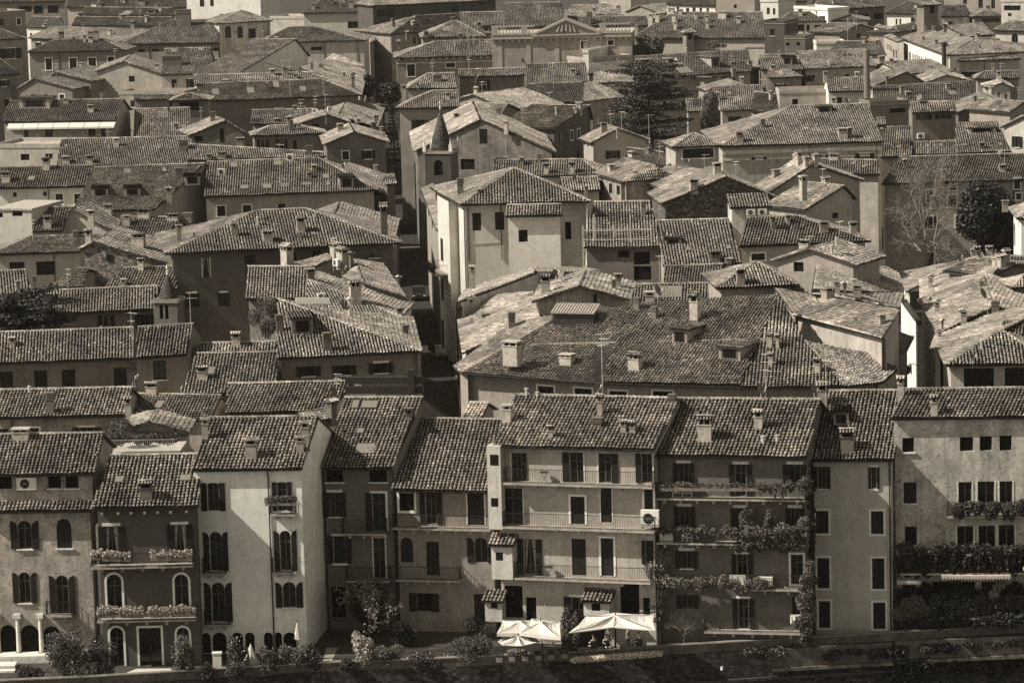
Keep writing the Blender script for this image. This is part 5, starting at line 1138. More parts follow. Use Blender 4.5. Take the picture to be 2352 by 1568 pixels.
E('low pitched roof with a pale left slope behind the round-arched gable', .25, 13.4, (1380, 840, 2010, 870), (1692, 742), 12, tile=.26, it=[('c', 1568, 935, 900, 28, 'r', '@l'), ('a', 1790, 830, 720), ('c', 1762, 830, 812, 12, 'w', '@r')])
b = E('stained gable house with a blind arched window and pale roof slope', .17, 13.0, (1236, 1188, 2350, 1196), (1758, 934), (1698, 800), tile=.27, w=[(1752, 1012, 1812, 1125, 'AC'), (1605, 1248, 1715, 1330, 'N'), (1880, 1238, 1965, 1262, 'C')], it=[('c', 1958, 1025, 945, 32, 'w', '@r'), ('c', 1568, 935, 895, 28, 'r', '@l'), ('c', 1895, 905, 850, 30, 's', '@r'), ('a', 1955, 1060, 1230)])
b = turret('stone bell tower with a tall conical spire standing over the street', 1322, 1526, 1190, 852, 16.5, 0, [(1396, 1255, 1465, 1378, 'AN')], wv=.055)
for i, j in ((0, 0), (1, 0), (0, 1), (1, 1)):
    k2 = MB(); c_ = b.O+b.e*(b.w_*i)+b.n*(b.w_*j)+Z*16.5; k2.box(c_-b.e*.2-b.n*.2, b.e*.4, b.n*.4, Z*.8, STONE); k2.tube(c_+Z*.8, c_+Z*1.6, .16, .03, STONE, 6); b.part('pinnacle', k2)
b.fin()
S('T2')
G('pale roof behind the white corner house, hipped at its right end', .5, 13.4, (-160, 1388, 720, 1378), (-148, 1262, 546, 1246), h='r', tile=.23, it=[('c', 270, 1370, 1285, 34, 't'), ('c', 470, 1372, 1275, 38, 't')])
G('grid-like tile roof below a long flat ridge beside the pyramid roof', .5, 12.8, (400, 1500, 700, 1490), (380, 1395, 680, 1388), tile=.22, it=[('s', 492, 1440, 28), ('c', 582, 1520, 1455, 24, 'b')])
b = PG('white-pilastered house with a warped pale roof and stained gable', .33, [(638, 1362, 14.2), (866, 1426, 14.2), (1128, 1302, ('s', 0, 1, .3)), (882, 1242, ('s', 0, 1, .3)), (1205, 1325, ('o', 1, 6.5, 3.5, 0))], [[0, 1, 2, 3], [1, 4, 2]], [(0, 1, [(690, 1425, 725, 1500, 'f'), (760, 1440, 790, 1520, 'f'), (820, 1455, 850, 1530, 'f')], .4), (1, 4, ())],
   tile=.24, fin=False, caps=[(2, 3)], it=[('c', 758, 1355, 1285, 56, 'w'), ('c', 960, 1365, 1342, 14, 'r')]); b.fin()
b = PG('wide light slate-like roof with a small roof dormer', .4, [(1032, 1432, 13.6), (1215, 1500, 13.6), (1660, 1360, ('s', 0, 1, .28)), (1240, 1290, ('s', 0, 1, .28))], [[0, 1, 2, 3]], [(0, 1, [(1080, 1470, 1110, 1520, '')], .3)], tile=.25, fin=False, it=[('c', 1118, 1425, 1365, 42, 'o'), ('s', 1370, 1310, 22), ('s', 1245, 1330, 14)]); b.fin()
b = E('rubble stone gable house with a tiny framed window', -.15, 13.6, (1170, 1600, 2100, 1560), (1682, 1386), (1560, 1310), near=True, tile=.22, w=[(1780, 1530, 1830, 1580, 'F')], it=[('c', 1430, 1490, 1410, 60, 't', '@l'), ('c', 1615, 1370, 1280, 56, 't', '@l')])
E('pale roofed house with white arched side wall and grey gable end', .4, 13.0, (612, 1122, 1084, 1100), (832, 1012), (745, 980), tile=.23, wl=[(530, 1080, 545, 1130, ''), (560, 1090, 575, 1140, ''), (588, 1100, 600, 1150, '')], it=[('c', 830, 1060, 1000, 16, 'w', '@l'), ('s', 1068, 1160, 18), ('a', 1075, 1100, 900)])
E('ivy-stained house with a bright twin-level roof and thin chimneys', .12, 14.0, (335, 1005, 640, 935), (612, 830), 9, tile=.26, it=[('c', 545, 880, 800, 42, 't', '@l'), ('c', 510, 890, 845, 20, 'o', '@l'), ('c', 345, 905, 838, 8, 'p', '@l'), ('c', 638, 1000, 945, 18, 's', '@l'), ('c', 688, 990, 930, 18, 's', '@l')])
E('grey gable with a big pilaster chimney at its corner', .3, 13.0, (-150, 1000, 290, 945), (-30, 820), 8, tile=.18, w=[(22, 925, 42, 955, 'N')], it=[('c', 100, 890, 845, 40, 'd', '@r'), ('c', 182, 1160, 1035, 38, 'w', '@r'), ('c', 235, 900, 865, 24, 'r', '@r')])
G('small step-roofed building below the cedar tree', .35, 11.5, (845, 1255, 1270, 1315), (850, 1188, 1248, 1168), tile=.22, it=[('c', 925, 1240, 1190, 55, 't')])
G('pyramid-roofed tower room with three blank panes beside a broad roof', .42, 15.4, (1256, 1158, 1658, 1142), (1426, 1044, 1432, 1044), h='lr', tile=.21, name='tower_room', cat='tower room', w=[(1338, 1165, 1580, 1238, 'gF')])
b = Bld('town_house', 'grand house with a broad tiled roof, moulded cornice and shuttered windows', 'house', .42, .2); S('T3')
G('', .42, 14.0, (-385, 1150, 908, 1110), (190, 832, 786, 814), h='l', tile=.2, into=b, fin=False, w=[(722, 1205, 796, 1243, 'SF'), (418, 1216, 450, 1252, 'SF'), (-100, 1232, -40, 1250, 'SF')], it=[('c', 590, 1102, 1000, 70, 'w'), ('c', 645, 1090, 1002, 30, 'r'), ('d', 385, 840, 500, 886), ('c', 515, 815, 770, 32, 't'), ('c', -220, 1130, 1030, 55, 'b'), ('c', -38, 1010, 935, 30, 's', '@f')], dpx=[322, 850])
P, Q, e_, n_ = b.fronts['f']; k2 = MB(); L = np.linalg.norm(Q-P); k2.box(P+Z*12.9, e_*L, n_*.12, Z*.5, STONE); k2.box(P+Z*12.1, e_*L, n_*.06, Z*.25, STONE); b.part('cornice', k2); b.fin()
S('T2')
# terraced middle roofs around the cedar
G('even ridged roof left of the cedar with a small gabled vent', .3, 12.8, (110, 655, 600, 640), (115, 502, 575, 495), tile=.2, it=[('c', 480, 600, 545, 36, 't'), ('c', 518, 575, 550, 14, 's'), ('s', 88, 520, 24)])
G('dark roof with a cloud-shaped shadow left of the cedar', .2, 12.4, (-20, 815, 560, 800), (120, 660, 552, 648), tile=.16)
b = PG('slanting roof with a bright ridge just left of the cedar', .3, [(555, 800, 12.4), (880, 760, 12.4), (640, 640, 14.8), (560, 650, 14.8)], [[0, 1, 2, 3]], [(0, 1, ())], tile=.2, caps=[(1, 2)])
G('roof with a bright notch behind the cedar tree', .35, 13.0, (590, 585, 960, 555), (600, 498, 900, 490), tile=.18)
G('long roof passing behind the cedar trunk', .4, 12.5, (635, 655, 1500, 622), (640, 562, 1290, 552), tile=.18, it=[('c', 1290, 665, 455, 24, 'p'), ('c', 780, 690, 668, 26, 'w')])
G('big roof with sunk dormers and a planted roof terrace', .35, 13.8, (945, 620, 1880, 560), (945, 425, 1880, 412), tile=.19, it=[('d', 1005, 470, 1090, 498), ('d', 1215, 465, 1275, 495), ('d', 1558, 452, 1636, 532), ('k', 1310, 500, 1440, 580), ('c', 1740, 580, 535, 28, 'b'), ('c', 1870, 515, 475, 34, 'b'), ('c', 1730, 510, 485, 30, 'b'), ('k', 1715, 440, 1742, 458)])
E('smooth pale roof with a low gable and peeling front', .33, 13.4, (1510, 610, 1960, 540), (1700, 610), 10, tile=.2)
flatbox('rough modern block with a black monopitch roof', 580, 940, 480, 14.4, 6, .4, [(0, 0, 1, 1)], yr=455)
flatbox('narrow white party wall beside the palace', 556, 600, 420, 15.8, 10, .6)
# pedimented palace
def palace(b):
    STONE = flat('palace_stone', .36, .9)
    P, Q, e, n = b.fronts['f']; n = -n; w_ = b.w_; k = MB()
    L_, R_, A = vp(170, 283, P, Q), vp(688, 266, P, Q), vp(425, 165, P, Q); k.poly([L_-n*.4, R_-n*.4, A-n*.4], wall_mat(.28)); k.poly([L_+n*2, R_+n*2, A+n*2], wall_mat(.28))
    for p, q in ((L_, A), (A, R_)):
        d = q-p; k.poly([p-n*.8+Z*.1, q-n*.8+Z*.1, q-n*.8+Z*.5, p-n*.8+Z*.5], STONE); k.poly([p-n*.8+Z*.5, q-n*.8+Z*.5, q+n*2+Z*.5, p+n*2+Z*.5], STONE); k.poly([p-n*.8+Z*.1, q-n*.8+Z*.1, q-n*.4, p-n*.4], STONE)
    k.box(L_-n*.8-e*.3-Z*.1, (R_-L_)+e*.6, n*.8, Z*.3, STONE)
    c = (L_+R_)/2+Z*1.3
    for q in (-1, -.5, 0, .5, 1): k.tube(c+e*q*1.6-n*.55-Z*(.6+.2*abs(q)), c+e*q*1.2-n*.6+Z*(.7-.5*abs(q)), .28, .12, wall_mat(.33), 6)
    k.box(A-e*.25-n*.6+Z*.3, e*.5, n*.5, Z*1.6, STONE); b.part('pediment', k)
    k = MB()
    for x0, x1, y in ((-160, 175, 278), (685, 930, 258)):
        a, c_ = vp(x0, y, P, Q), vp(x1, y-6, P, Q); h = 1.6; k.box(a-n*.3, c_-a, n*.4, Z*.3, STONE); k.box(a-n*.3+Z*(h-.25), c_-a, n*.4, Z*.25, STONE)
        L2 = np.linalg.norm(c_-a); m = int(L2/.55)
        for i in range(m):
            p = a+(c_-a)*((i+.5)/m)-n*.1
            if i % 9 < 2: k.box(p-e*.26-n*.2+Z*.3, e*.52, n*.4, Z*(h-.5), STONE)
            else: k.tube(p+Z*.3, p+Z*.85, .16, .09, STONE, 6); k.tube(p+Z*.85, p+Z*1.35, .09, .12, STONE, 6)
    b.part('balustrade', k)
    k = MB(); zc = vp(400, 300, P, Q)[2]; m = int(w_/1.1)
    for i in range(m): k.box(P*[1, 1, 0]+e*(i*1.1+.2)-n*.35+Z*(zc-.5), e*.45, n*.35, Z*.5, STONE)
    k.box(P*[1, 1, 0]-n*.5+Z*zc, e*w_, n*.5, Z*.35, STONE)
    for i in range(int(w_/5)): k.box(P*[1, 1, 0]+e*(i*5+1)-n*.12+Z*(zc-8), e*.8, n*.12, Z*7.2, wall_mat(.35))
    b.part('cornice', k)
flatbox('neoclassical palace with a carved pediment and stone balustrade on its roof', -160, 935, 285, 18.5, 14, .3, [(540, 325, 585, 385, 'F'), (752, 318, 796, 355, 'F')], yr=262, name='palace', cat='palace', par=False, extra=palace)
b = G('vast hipped roof lined with white chimneys behind a roof terrace', .35, 16.5, (940, 300, 1992, 302), (1268, 94, 1960, 104), h='l', tile=.19, w=[(1830, 375, 1990, 385, 'N')],
  it=[('c', 972, 255, 196, 26, 'b'), ('c', 1085, 185, 105, 34, 'w'), ('c', 1138, 180, 98, 34, 'w'), ('c', 1252, 115, 60, 32, 'w'), ('c', 1268, 185, 105, 30, 'w'), ('c', 1278, 240, 165, 26, 'w'), ('c', 1440, 160, 95, 26, 'b'), ('c', 1525, 185, 120, 26, 'b'), ('c', 1530, 228, 165, 30, 'b'), ('c', 1646, 152, 85, 66, 'w'), ('c', 1318, 125, 72, 30, 'b')])
flatbox('roof terrace parapet below the vast hipped roof', 1080, 1778, 318, 15.8, 4, .36, yr=298)
G('little belvedere with a tile cap on the terrace', .25, 17.6, (1350, 262, 1450, 258), (1395, 228, 1400, 228), h='lr', tile=.2, name='belvedere', cat='belvedere', w=[(1380, 268, 1412, 312, 'N')])
G('ribbed roof with a small wild tree growing on it', .35, 13.8, (1190, 405, 1810, 398), (1210, 330, 1780, 318), tile=.2, it=[('c', 1268, 405, 372, 26, 'b'), ('c', 1735, 390, 362, 26, 't')])
G('small roof patch right of the round tree with grey wall', .35, 14.2, (830, 425, 950, 420), (840, 385, 960, 380), tile=.2)
G('far roof rising behind the pediment on the left', .3, 15.5, (-60, 215, 420, 205), (-60, 30, 390, 15), tile=.18)
G('small hipped roof in front of the far roofs by the pediment', .3, 14.6, (36, 195, 330, 182), (182, 112, 192, 112), h='lr', tile=.18)
G('dark roof with a thick chimney behind the balustrade', .3, 15.0, (440, 205, 1075, 200), (440, 145, 1060, 115), tile=.15, it=[('c', 603, 200, 95, 36, 'd'), ('c', 938, 210, 180, 16, 'r'), ('c', 830, 80, 45, 30, 'b')])
G('far hipped roof with a tall stack near the top centre', .3, 16.0, (400, 130, 880, 120), (480, 50, 780, 28), h='l', tile=.18, it=[('c', 645, 130, 62, 20, 't')])
E('low far gable with a lit slope near the top centre', .25, 15.5, (880, 95, 1160, 108), (1000, 45), 12, tile=.2)
flatbox('far light block with an air conditioner at the top edge', 680, 930, -10, 17.5, 10, .42)
G('top edge house with a row of tall windows and white frames', .6, 18.0, (1208, 34, 1600, 50), (1230, -50, 1620, -60), tile=.15, w=[(1225, 60, 1245, 100, ''), (1290, 55, 1312, 98, ''), (1365, 65, 1390, 110, ''), (1415, 60, 1440, 105, ''), (1470, 65, 1490, 112, ''), (1525, 68, 1545, 115, '')])
flatbox('blank grey wall building beside the white-framed house', 1600, 1900, -40, 18.0, 12, .28, [(1738, 38, 1762, 66, 'N')])
S('T2')
# right side middle (T2/T3)
E('cream gabled house with a domed chimney and open porch', .42, 13.0, (1690, 612, 1960, 535), (1950, 528), 8, tile=.24, it=[('c', 1740, 580, 535, 24, 'o', '@l')])
b = PG('warped roof with dark verge and gabled end near the pine', .3, [(1445, 690, 12.4), (1520, 715, 12.4), (1790, 655, ('s', 0, 1, .3)), (1700, 620, ('s', 0, 1, .3))], [[0, 1, 2, 3]], [(0, 1, ())], tile=.2)
b = G('tile roof with a small skylight right of the cedar', .35, 12.0, (1640, 872, 1945, 862), (1562, 682, 1980, 668), tile=.2, w=[(1720, 915, 1768, 950, 'S')], it=[('k', 1690, 722, 1728, 752), ('c', 1614, 790, 720, 30, 'w'), ('c', 1802, 672, 605, 26, 't')])
G('low roof fragment in the cedar shade', .3, 11.6, (1370, 880, 1500, 872), (1360, 780, 1490, 776), tile=.17, it=[('a', 1375, 870, 800)])
flatbox('pale wall with two lamps behind the cedar branches', 1080, 1460, 640, 12.2, 3, .42, yr=632, par=False)
b = Bld('water_tower', 'round brick drum with an arched base among the roofs', 'tower', -.12, .12); c_ = g(1555, 868, 13.0)
b.W.tube(c_*[1, 1, 0]+Z*9, c_+Z*0, 1.5, 1.5, stone_mat(.12), 18); b.W.tube(c_, c_+Z*2.0, 1.2, 1.15, stone_mat(.12), 18); b.W.tube(c_+Z*2.0, c_+Z*2.8, 1.15, .6, stone_mat(.12), 18); b.eave = np.array([1., 0, 0]); b.fin()
G('roof fragment above the street-side wall, cut by a white wall', .35, 12.8, (1870, 872, 2100, 900), (1880, 735, 2100, 728), tile=.2)
S('T3')
G('bright-ended roof with two pairs of small roof windows far right', .5, 12.8, (838, 842, 1560, 800), (805, 672, 1590, 650), h='', tile=.17, it=[('k', 1062, 705, 1138, 735), ('k', 1425, 722, 1500, 752)], os_=.05)
G('tile roof beside the tall pipe with a white sliver gable', .7, 13.2, (475, 722, 800, 712), (455, 618, 800, 605), tile=.2, it=[('c', 452, 625, 565, 28, 't'), ('c', 700, 610, 568, 28, 't'), ('k', 585, 680, 635, 704)], os_=.05)
flatbox('flat-roofed tan building with two plain windows behind the grand house', 90, 760, 738, 12.6, 6, .4, [(190, 778, 236, 820, 'N'), (662, 764, 710, 796, 'N'), (722, 760, 752, 794, 'F')], yr=720)
G('long pale tile roof left of the tall pipe', .4, 14.0, (288, 542, 860, 520), (225, 402, 770, 388), tile=.22, it=[('c', 480, 515, 470, 14, 'p'), ('c', 590, 445, 420, 14, 't'), ('c', 630, 445, 420, 14, 't'), ('c', 895, 480, 442, 44, 'o'), ('c', 970, 510, 462, 30, 't')], w=[(312, 590, 342, 640, 'AS'), (345, 588, 370, 612, 'A'), (600, 580, 640, 605, 'A')])
G('dormered roof left of the long pale roof', .3, 14.0, (-60, 550, 280, 545), (-70, 432, 225, 425), tile=.19, it=[('d', 115, 452, 188, 515)])
G('dark low roof with three pale strips at the centre right', .3, 13.0, (-10, 610, 285, 602), (0, 555, 180, 548), tile=.18)
E('cream gable house with two square windows right of the pipe', .42, 13.2, (790, 540, 1060, 580), (890, 490), 9, tile=.17, w=[(880, 582, 906, 610, 'N'), (940, 560, 966, 588, 'N'), (818, 600, 844, 628, 'N')])
E('dark low gable with streaked roof in the right distance', .2, 12.6, (820, 680, 1240, 655), (1090, 565), 9, tile=.17, it=[('c', 938, 640, 598, 18, 'r', '@l')])
E('fan-shaped light roof in the right distance', .4, 12.6, (1220, 650, 1600, 640), (1405, 590), 12, tile=.22)
b = Bld('long_wing', 'long bright white wing with a regular row of arched shuttered windows', 'house', .78, .18)
PG('', .78, [(1040, 300, 15.0), (1402, 436, 15.0), (1622, 305, ('s', 0, 1, .3)), (1235, 235, ('s', 0, 1, .3)), (1850, 380, ('o', 1, 24, 6, 0))], [[0, 1, 2, 3], [1, 4, 2]],
   [(0, 1, [(1078, 400, 1089, 478, ''), (1105, 410, 1119, 490, ''), (1132, 425, 1142, 500, ''), (1148, 430, 1158, 508, ''), (1164, 430, 1174, 515, ''), (1180, 440, 1190, 520, ''), (1198, 445, 1208, 525, ''), (1230, 455, 1240, 530, ''), (1244, 460, 1252, 535, ''), (1268, 462, 1284, 545, ''), (1312, 480, 1322, 560, ''), (1330, 488, 1344, 565, '')], .5), (1, 4, [])],
   into=b, fin=False, caps=[(1, 2), (2, 3)], tile=.18, it=[('c', 1208, 330, 285, 22, 'b'), ('c', 1308, 360, 310, 26, 'b'), ('c', 1390, 380, 342, 26, 'b'), ('c', 1498, 300, 260, 30, 'b'), ('c', 1233, 265, 215, 14, 'o'), ('c', 1290, 245, 205, 26, 'b'), ('c', 1375, 230, 190, 30, 'r')])
b.fin()
G('ribbed roof with a broad low chimney right of the long wing', .45, 14.0, (1495, 480, 1985, 462), (1625, 395, 1940, 385), h='l', tile=.18, w=[(1565, 562, 1655, 605, 'SF')], it=[('k', 1838, 388, 1882, 412)], dpx=[1695])
G('shaded roof joining the long wing behind', .3, 14.4, (1620, 380, 1850, 385), (1620, 305, 1820, 300), tile=.15, it=[('c', 1650, 395, 360, 60, 'o'), ('c', 1770, 385, 355, 24, 't')])
G('shaggy dark roof with a glazed gallery below at the right', .3, 13.4, (1620, 622, 1975, 615), (1700, 560, 1965, 555), h='l', tile=.15)
E('bright low gable house with a dark doorway at the far right', .4, 12.6, (1700, 690, 1925, 685), (1840, 650), 8, tile=.24)
E('wide dark gable wall under a thin roof edge at the right', .14, 14.0, (1475, 885, 1985, 830), (1755, 770), (1650, 725), tile=.2, it=[('c', 1628, 820, 752, 24, 's', '@l'), ('c', 1808, 775, 718, 26, 's', '@r'), ('c', 1865, 785, 735, 30, 's', '@r')])
b = G('brown tower block with a strip of attic windows and a round-tiled roof', .2, 16.2, (1128, 888, 1480, 876), (1112, 808, 1462, 792), tile=.22, w=[(1158, 900, 1195, 940, ''), (1205, 898, 1288, 940, ''), (1308, 896, 1345, 936, ''), (1352, 895, 1392, 935, ''), (1400, 893, 1440, 932, '')], os_=.1, fin=False)
A = vp(1168, 1088, *b.fronts['f'][:2]); b.part('air_conditioner', acunit(A, b.fronts['f'][2], b.fronts['f'][3], 58*mpp(A), 42*mpp(A))); b.fin()
G('lower tile roof with three linked roof windows', .3, 12.4, (1120, 1218, 1480, 1205), (1120, 1118, 1480, 1105), tile=.2, it=[('k', 1238, 1136, 1272, 1160), ('k', 1294, 1134, 1328, 1158), ('k', 1342, 1132, 1380, 1156)])
G('shadowed roof with a long dark dormer at the right', .5, 12.6, (1470, 1205, 1910, 1190), (1470, 965, 1800, 960), tile=.17, it=[('d', 1570, 1002, 1790, 1045), ('k', 1528, 1132, 1568, 1152), ('k', 1808, 1125, 1850, 1150), ('c', 1680, 1175, 1120, 32, 'r')])
G('mottled dark roof left of the brown tower block', .3, 12.4, (880, 1235, 1130, 1225), (930, 1000, 1120, 992), tile=.17, it=[('k', 880, 1008, 912, 1026), ('k', 1010, 1148, 1052, 1170)])
G('small roof and mast behind the grand house', .35, 12.6, (850, 985, 930, 982), (850, 928, 920, 924), tile=.17)
flatbox('peeling loggia block with a thin mast', 800, 1100, 828, 14.0, 5, .2, [(955, 850, 1080, 885, 'N')], yr=815)
E('shingled corner roofs at the right edge', .3, 14.5, (1890, 885, 2160, 860), (2010, 800), 9, tile=.24)
E('stacked pale roofs cut off by the right edge', .5, 13.6, (1815, 1000, 2200, 1020), (2000, 910), 9, tile=.24)
# long building behind the bare tree
b = G('long plain building behind the bare tree with a bright narrow end', .33, 11.6, (888, 1445, 2400, 1400), (1030, 1236, 2400, 1190), tile=.18, near=True, w=X('T3', [(0, 0, 1, 1)]) and (), it=[('c', 1075, 1330, 1250, 26, 'r'), ('c', 1378, 1405, 1325, 32, 'b')], fin=False)
facade(b, b.fronts['f'][0]+b.fronts['f'][3][:3]*.02, b.fronts['f'][1]+b.fronts['f'][3][:3]*.02, 9.0, 9.02, ())
S('T3'); P, Q, e_, n_ = b.fronts['f']
for x0, y0, x1, y1 in ((1280, 1540, 1340, 1630), (1410, 1530, 1475, 1625), (1420, 1440, 1475, 1490), (1930, 1400, 1975, 1480), (1945, 1515, 1985, 1568), (1230, 1700, 1290, 1790), (1470, 1690, 1520, 1780), (1240, 1980, 1300, 2110)):
    a0 = np.dot(vp(x0, y0, P, Q)-P, e_); a1 = np.dot(vp(x1, y0, P, Q)-P, e_); h1 = vp(x0, y0, P, Q)[2]; h0 = vp(x0, y1, P, Q)[2]; window(b, P, e_, n_, a0, a1, h0, h1, 'F', False, -.03)
b.fin()
b = E('big plaster gable house with a white flue and shallow roof', .33, 14.0, (-20, 1530, 752, 1418), (352, 1290), (240, 1235), zr=14.6, tile=.24, near=True, it=[('c', 288, 1540, 1368, 48, 'w', '@f'), ('c', 228, 1295, 1210, 34, 't', '@l'), ('c', 308, 1315, 1230, 36, 't', '@l'), ('c', 380, 1275, 1210, 34, 't', '@l'), ('c', -450, 1600, 1540, 40, 't', '@l')])
G('mottled roof strip with scattered chimneys behind the plaster gable', .35, 13.0, (380, 1360, 880, 1372), (400, 1258, 870, 1248), tile=.19, it=[('c', 512, 1262, 1212, 75, 't'), ('k', 645, 1270, 680, 1300), ('k', 730, 1300, 765, 1325)])
b = PG('pale roof with a curved edge in front of the plaster gable', .35, [(370, 1570, 12.2), (640, 1500, 12.2), (600, 1440, 13.4), (400, 1560, 12.4)], [[0, 1, 2, 3]], [(0, 1, ())], tile=.25)
E('light low gable wall in front of the garden', .36, 13.2, (290, 1650, 700, 1560), (600, 1460), 7, tile=.24, zr=13.8, near=True, w=[(505, 1668, 552, 1712, 'N')])
S('T3')
# far top right
G('white house with arched doors under a dark hipped roof', .72, 15.0, (80, 175, 800, 160), (180, 95, 480, 90), h='lr', tile=.15, w=[(222, 195, 262, 245, 'S'), (302, 196, 326, 248, ''), (378, 198, 402, 250, 'S'), (300, 305, 326, 330, 'AN'), (376, 305, 404, 330, 'AN')], dpx=[275])
flatbox('white chapel-like block at the top beside arched windows', -60, 80, 20, 17.0, 10, .7, [(-10, 60, 14, 115, 'A'), (38, 65, 58, 118, 'A')])
G('beige house with arched windows at the top', .45, 16.0, (-180, 18, 310, 12), (-150, -60, 310, -70), tile=.15, w=[(110, 65, 138, 118, 'S')])
flatbox('white rooftop box behind the dark hipped roof', 205, 470, 72, 17.0, 5, .75, yr=88)
flatbox('dark roughcast block standing in shade', -60, 130, 190, 16.0, 8, .07)
flatbox('low dark annex with two openings beside the roughcast block', 130, 290, 308, 14.0, 6, .12, [(142, 335, 168, 362, 'N'), (225, 332, 252, 360, 'N')])
E('grey gable with scattered aerials right of the white house', .25, 14.0, (560, 262, 860, 232), (735, 190), 8, tile=.17, w=[(695, 265, 722, 300, 'N')], it=[('a', 625, 240, 150), ('a', 693, 220, 90)])
flatbox('low white shed wall with a rounded roof edge', 380, 600, 352, 13.8, 5, .66, yr=346)
G('dark thin-roofed house along the top edge', .12, 16.5, (420, 78, 920, 52), (360, -20, 900, -30), tile=.14, w=[(740, 110, 790, 150, 'N'), (830, 105, 900, 150, 'N')])
G('hipped villa with white arcades and potted plants', .62, 16.0, (905, 108, 1240, 115), (1090, 20, 1240, 10), h='l', tile=.15, w=[(1000, 150, 1015, 195, ''), (1030, 150, 1045, 195, ''), (1120, 140, 1165, 180, '')])
G('slender square tower with a tile cap at the upper right', .2, 21.0, (1212, 45, 1362, 38), (1285, 5, 1290, 5), h='lr', tile=.17, name='tower', cat='tower', w=[(1268, 48, 1308, 105, 'N')])
G('hipped house behind the slender tower', .55, 15.6, (1350, 135, 1605, 128), (1370, 45, 1555, 40), h='r', tile=.15)
G('small pavilion with a pyramid roof and dark band of windows', .22, 15.6, (1600, 135, 1852, 128), (1722, 75, 1728, 75), h='lr', tile=.18, w=[(1715, 145, 1785, 175, 'S')])
flatbox('grey block with tall shuttered windows at the top right', 1380, 1835, -60, 18.5, 10, .3, [(1530, 0, 1560, 35, ''), (1650, 0, 1685, 65, ''), (1750, 0, 1780, 70, '')])
flatbox('cream flats with glazed loggias in the top right corner', 1830, 2150, 20, 18.5, 12, .5, [(1850, 45, 1980, 85, ''), (1880, 105, 1910, 130, '')])
G('corner house with a tall arched window at the right edge', .45, 16.0, (1755, 240, 2200, 250), (1900, 165, 2030, 165), h='lr', tile=.17, w=[(1910, 265, 1960, 340, 'A')], wl=[(1775, 255, 1782, 330, ''), (1795, 260, 1803, 335, ''), (1815, 265, 1823, 340, ''), (1840, 270, 1848, 345, '')])
G('speckled roof behind the long wing', .3, 14.2, (1560, 290, 1770, 272), (1380, 200, 1690, 185), tile=.16, it=[('c', 1650, 300, 262, 30, 'o')])
G('dark roof with narrow chimneys in front of the villa', .3, 15.2, (1000, 260, 1360, 205), (1180, 160, 1350, 150), h='l', tile=.14, it=[('c', 1152, 235, 200, 22, 'b'), ('c', 1013, 225, 195, 16, 'b')])
b = PG('white stepped house with dark upright windows left of the long wing', .72, [(830, 215, 15.5), (950, 240, 15.5), (990, 225, 15.8), (870, 195, 15.8)], [[0, 1, 2, 3]], [(0, 1, [(870, 270, 884, 365, '')], .1), (1, 2, ())], tile=.2, ins=.1)
b = PG('tan stepped house with a file of narrow windows left of the long wing', .4, [(905, 285, 14.6), (1010, 330, 14.6), (1060, 320, ('s', 0, 1, .3)), (970, 270, ('s', 0, 1, .3))], [[0, 1, 2, 3]], [(0, 1, [(930, 345, 938, 390, ''), (945, 350, 953, 395, ''), (962, 360, 970, 405, ''), (978, 390, 990, 455, ''), (1000, 395, 1010, 460, '')], .1), (1, 2, ())], tile=.17, ins=.1)
G('low tiled roof wedged behind the tall pipe', .35, 13.0, (745, 430, 930, 435), (760, 330, 900, 300), tile=.17)
G('pale roof rise behind the aerials', .35, 13.6, (480, 400, 870, 400), (540, 330, 850, 320), tile=.2)
# free-standing flue
k = MB(); c_ = g(776, 806, 13.0)*[1, 1, 0]; h_ = vp(765, 405, c_-np.array([1, 0, 0]), c_+np.array([1, 0, 0]))[2]
k.tube(c_, c_+Z*h_, .5, .44, flat('flue_concrete', .2), 20); k.tube(c_+Z*h_, c_+Z*(h_+.3), .48, .44, flat('flue_concrete', .2), 20)
single('industrial_flue', k, 'tall plain cylindrical flue rising above the right-hand roofs', 'chimney')
k = MB(); c_ = g(1380, 580, 12.5)*[1, 1, 0]; h_ = vp(1380, 355, c_-np.array([1, 0, 0]), c_+np.array([1, 0, 0]))[2]; k.tube(c_, c_+Z*h_, .4, .36, flat('dark_flue', .05), 12); k.tube(c_+Z*h_, c_+Z*(h_+.5), .5, .5, flat('dark_flue', .05), 12)
single('metal_flue', k, 'thin black flue pipe against the long white wing', 'chimney')
# ================================================================== street
CRS['A2'] = (1350, 250, 2.614); CRS['A3'] = (1650, 900, 2.614); CRS['A4'] = (1900, 2350, 1.68)
S('D')
cl = [(995, 960), (975, 720), (955, 560), (930, 420), (912, 330), (905, 250), (898, 200), (893, 172)]
C3 = [g(u, v, 0) for u, v in cl]
def ribbon(name, off0, off1, z, mat, h=0):
    k = MB(); L_, R_ = [], []
    for i, c in enumerate(C3):
        d = unit((C3[min(i+1, len(C3)-1)]-C3[max(i-1, 0)])*[1, 1, 0]); s_ = np.array([d[1], -d[0], 0]); L_.append(c+s_*off0+Z*z); R_.append(c+s_*off1+Z*z)
    for i in range(len(C3)-1):
        k.poly([L_[i], R_[i], R_[i+1], L_[i+1]], mat)
        if h:
            for A in (L_, R_): k.poly([A[i], A[i+1], A[i+1]-Z*h, A[i]-Z*h], mat)
    o = k.build(name); o['kind'] = 'structure'; return o
ribbon('road', -2.6, 2.6, .006, flat('asphalt', .035, .9, var=.3, sc=1.5)); ribbon('pavement', 2.6, 4.4, .13, flat('pavement_stone', .12, .9, var=.25, sc=1.2), .13); ribbon('pavement', -4.0, -2.6, .13, flat('pavement_stone', .12, .9, var=.25, sc=1.2), .13)
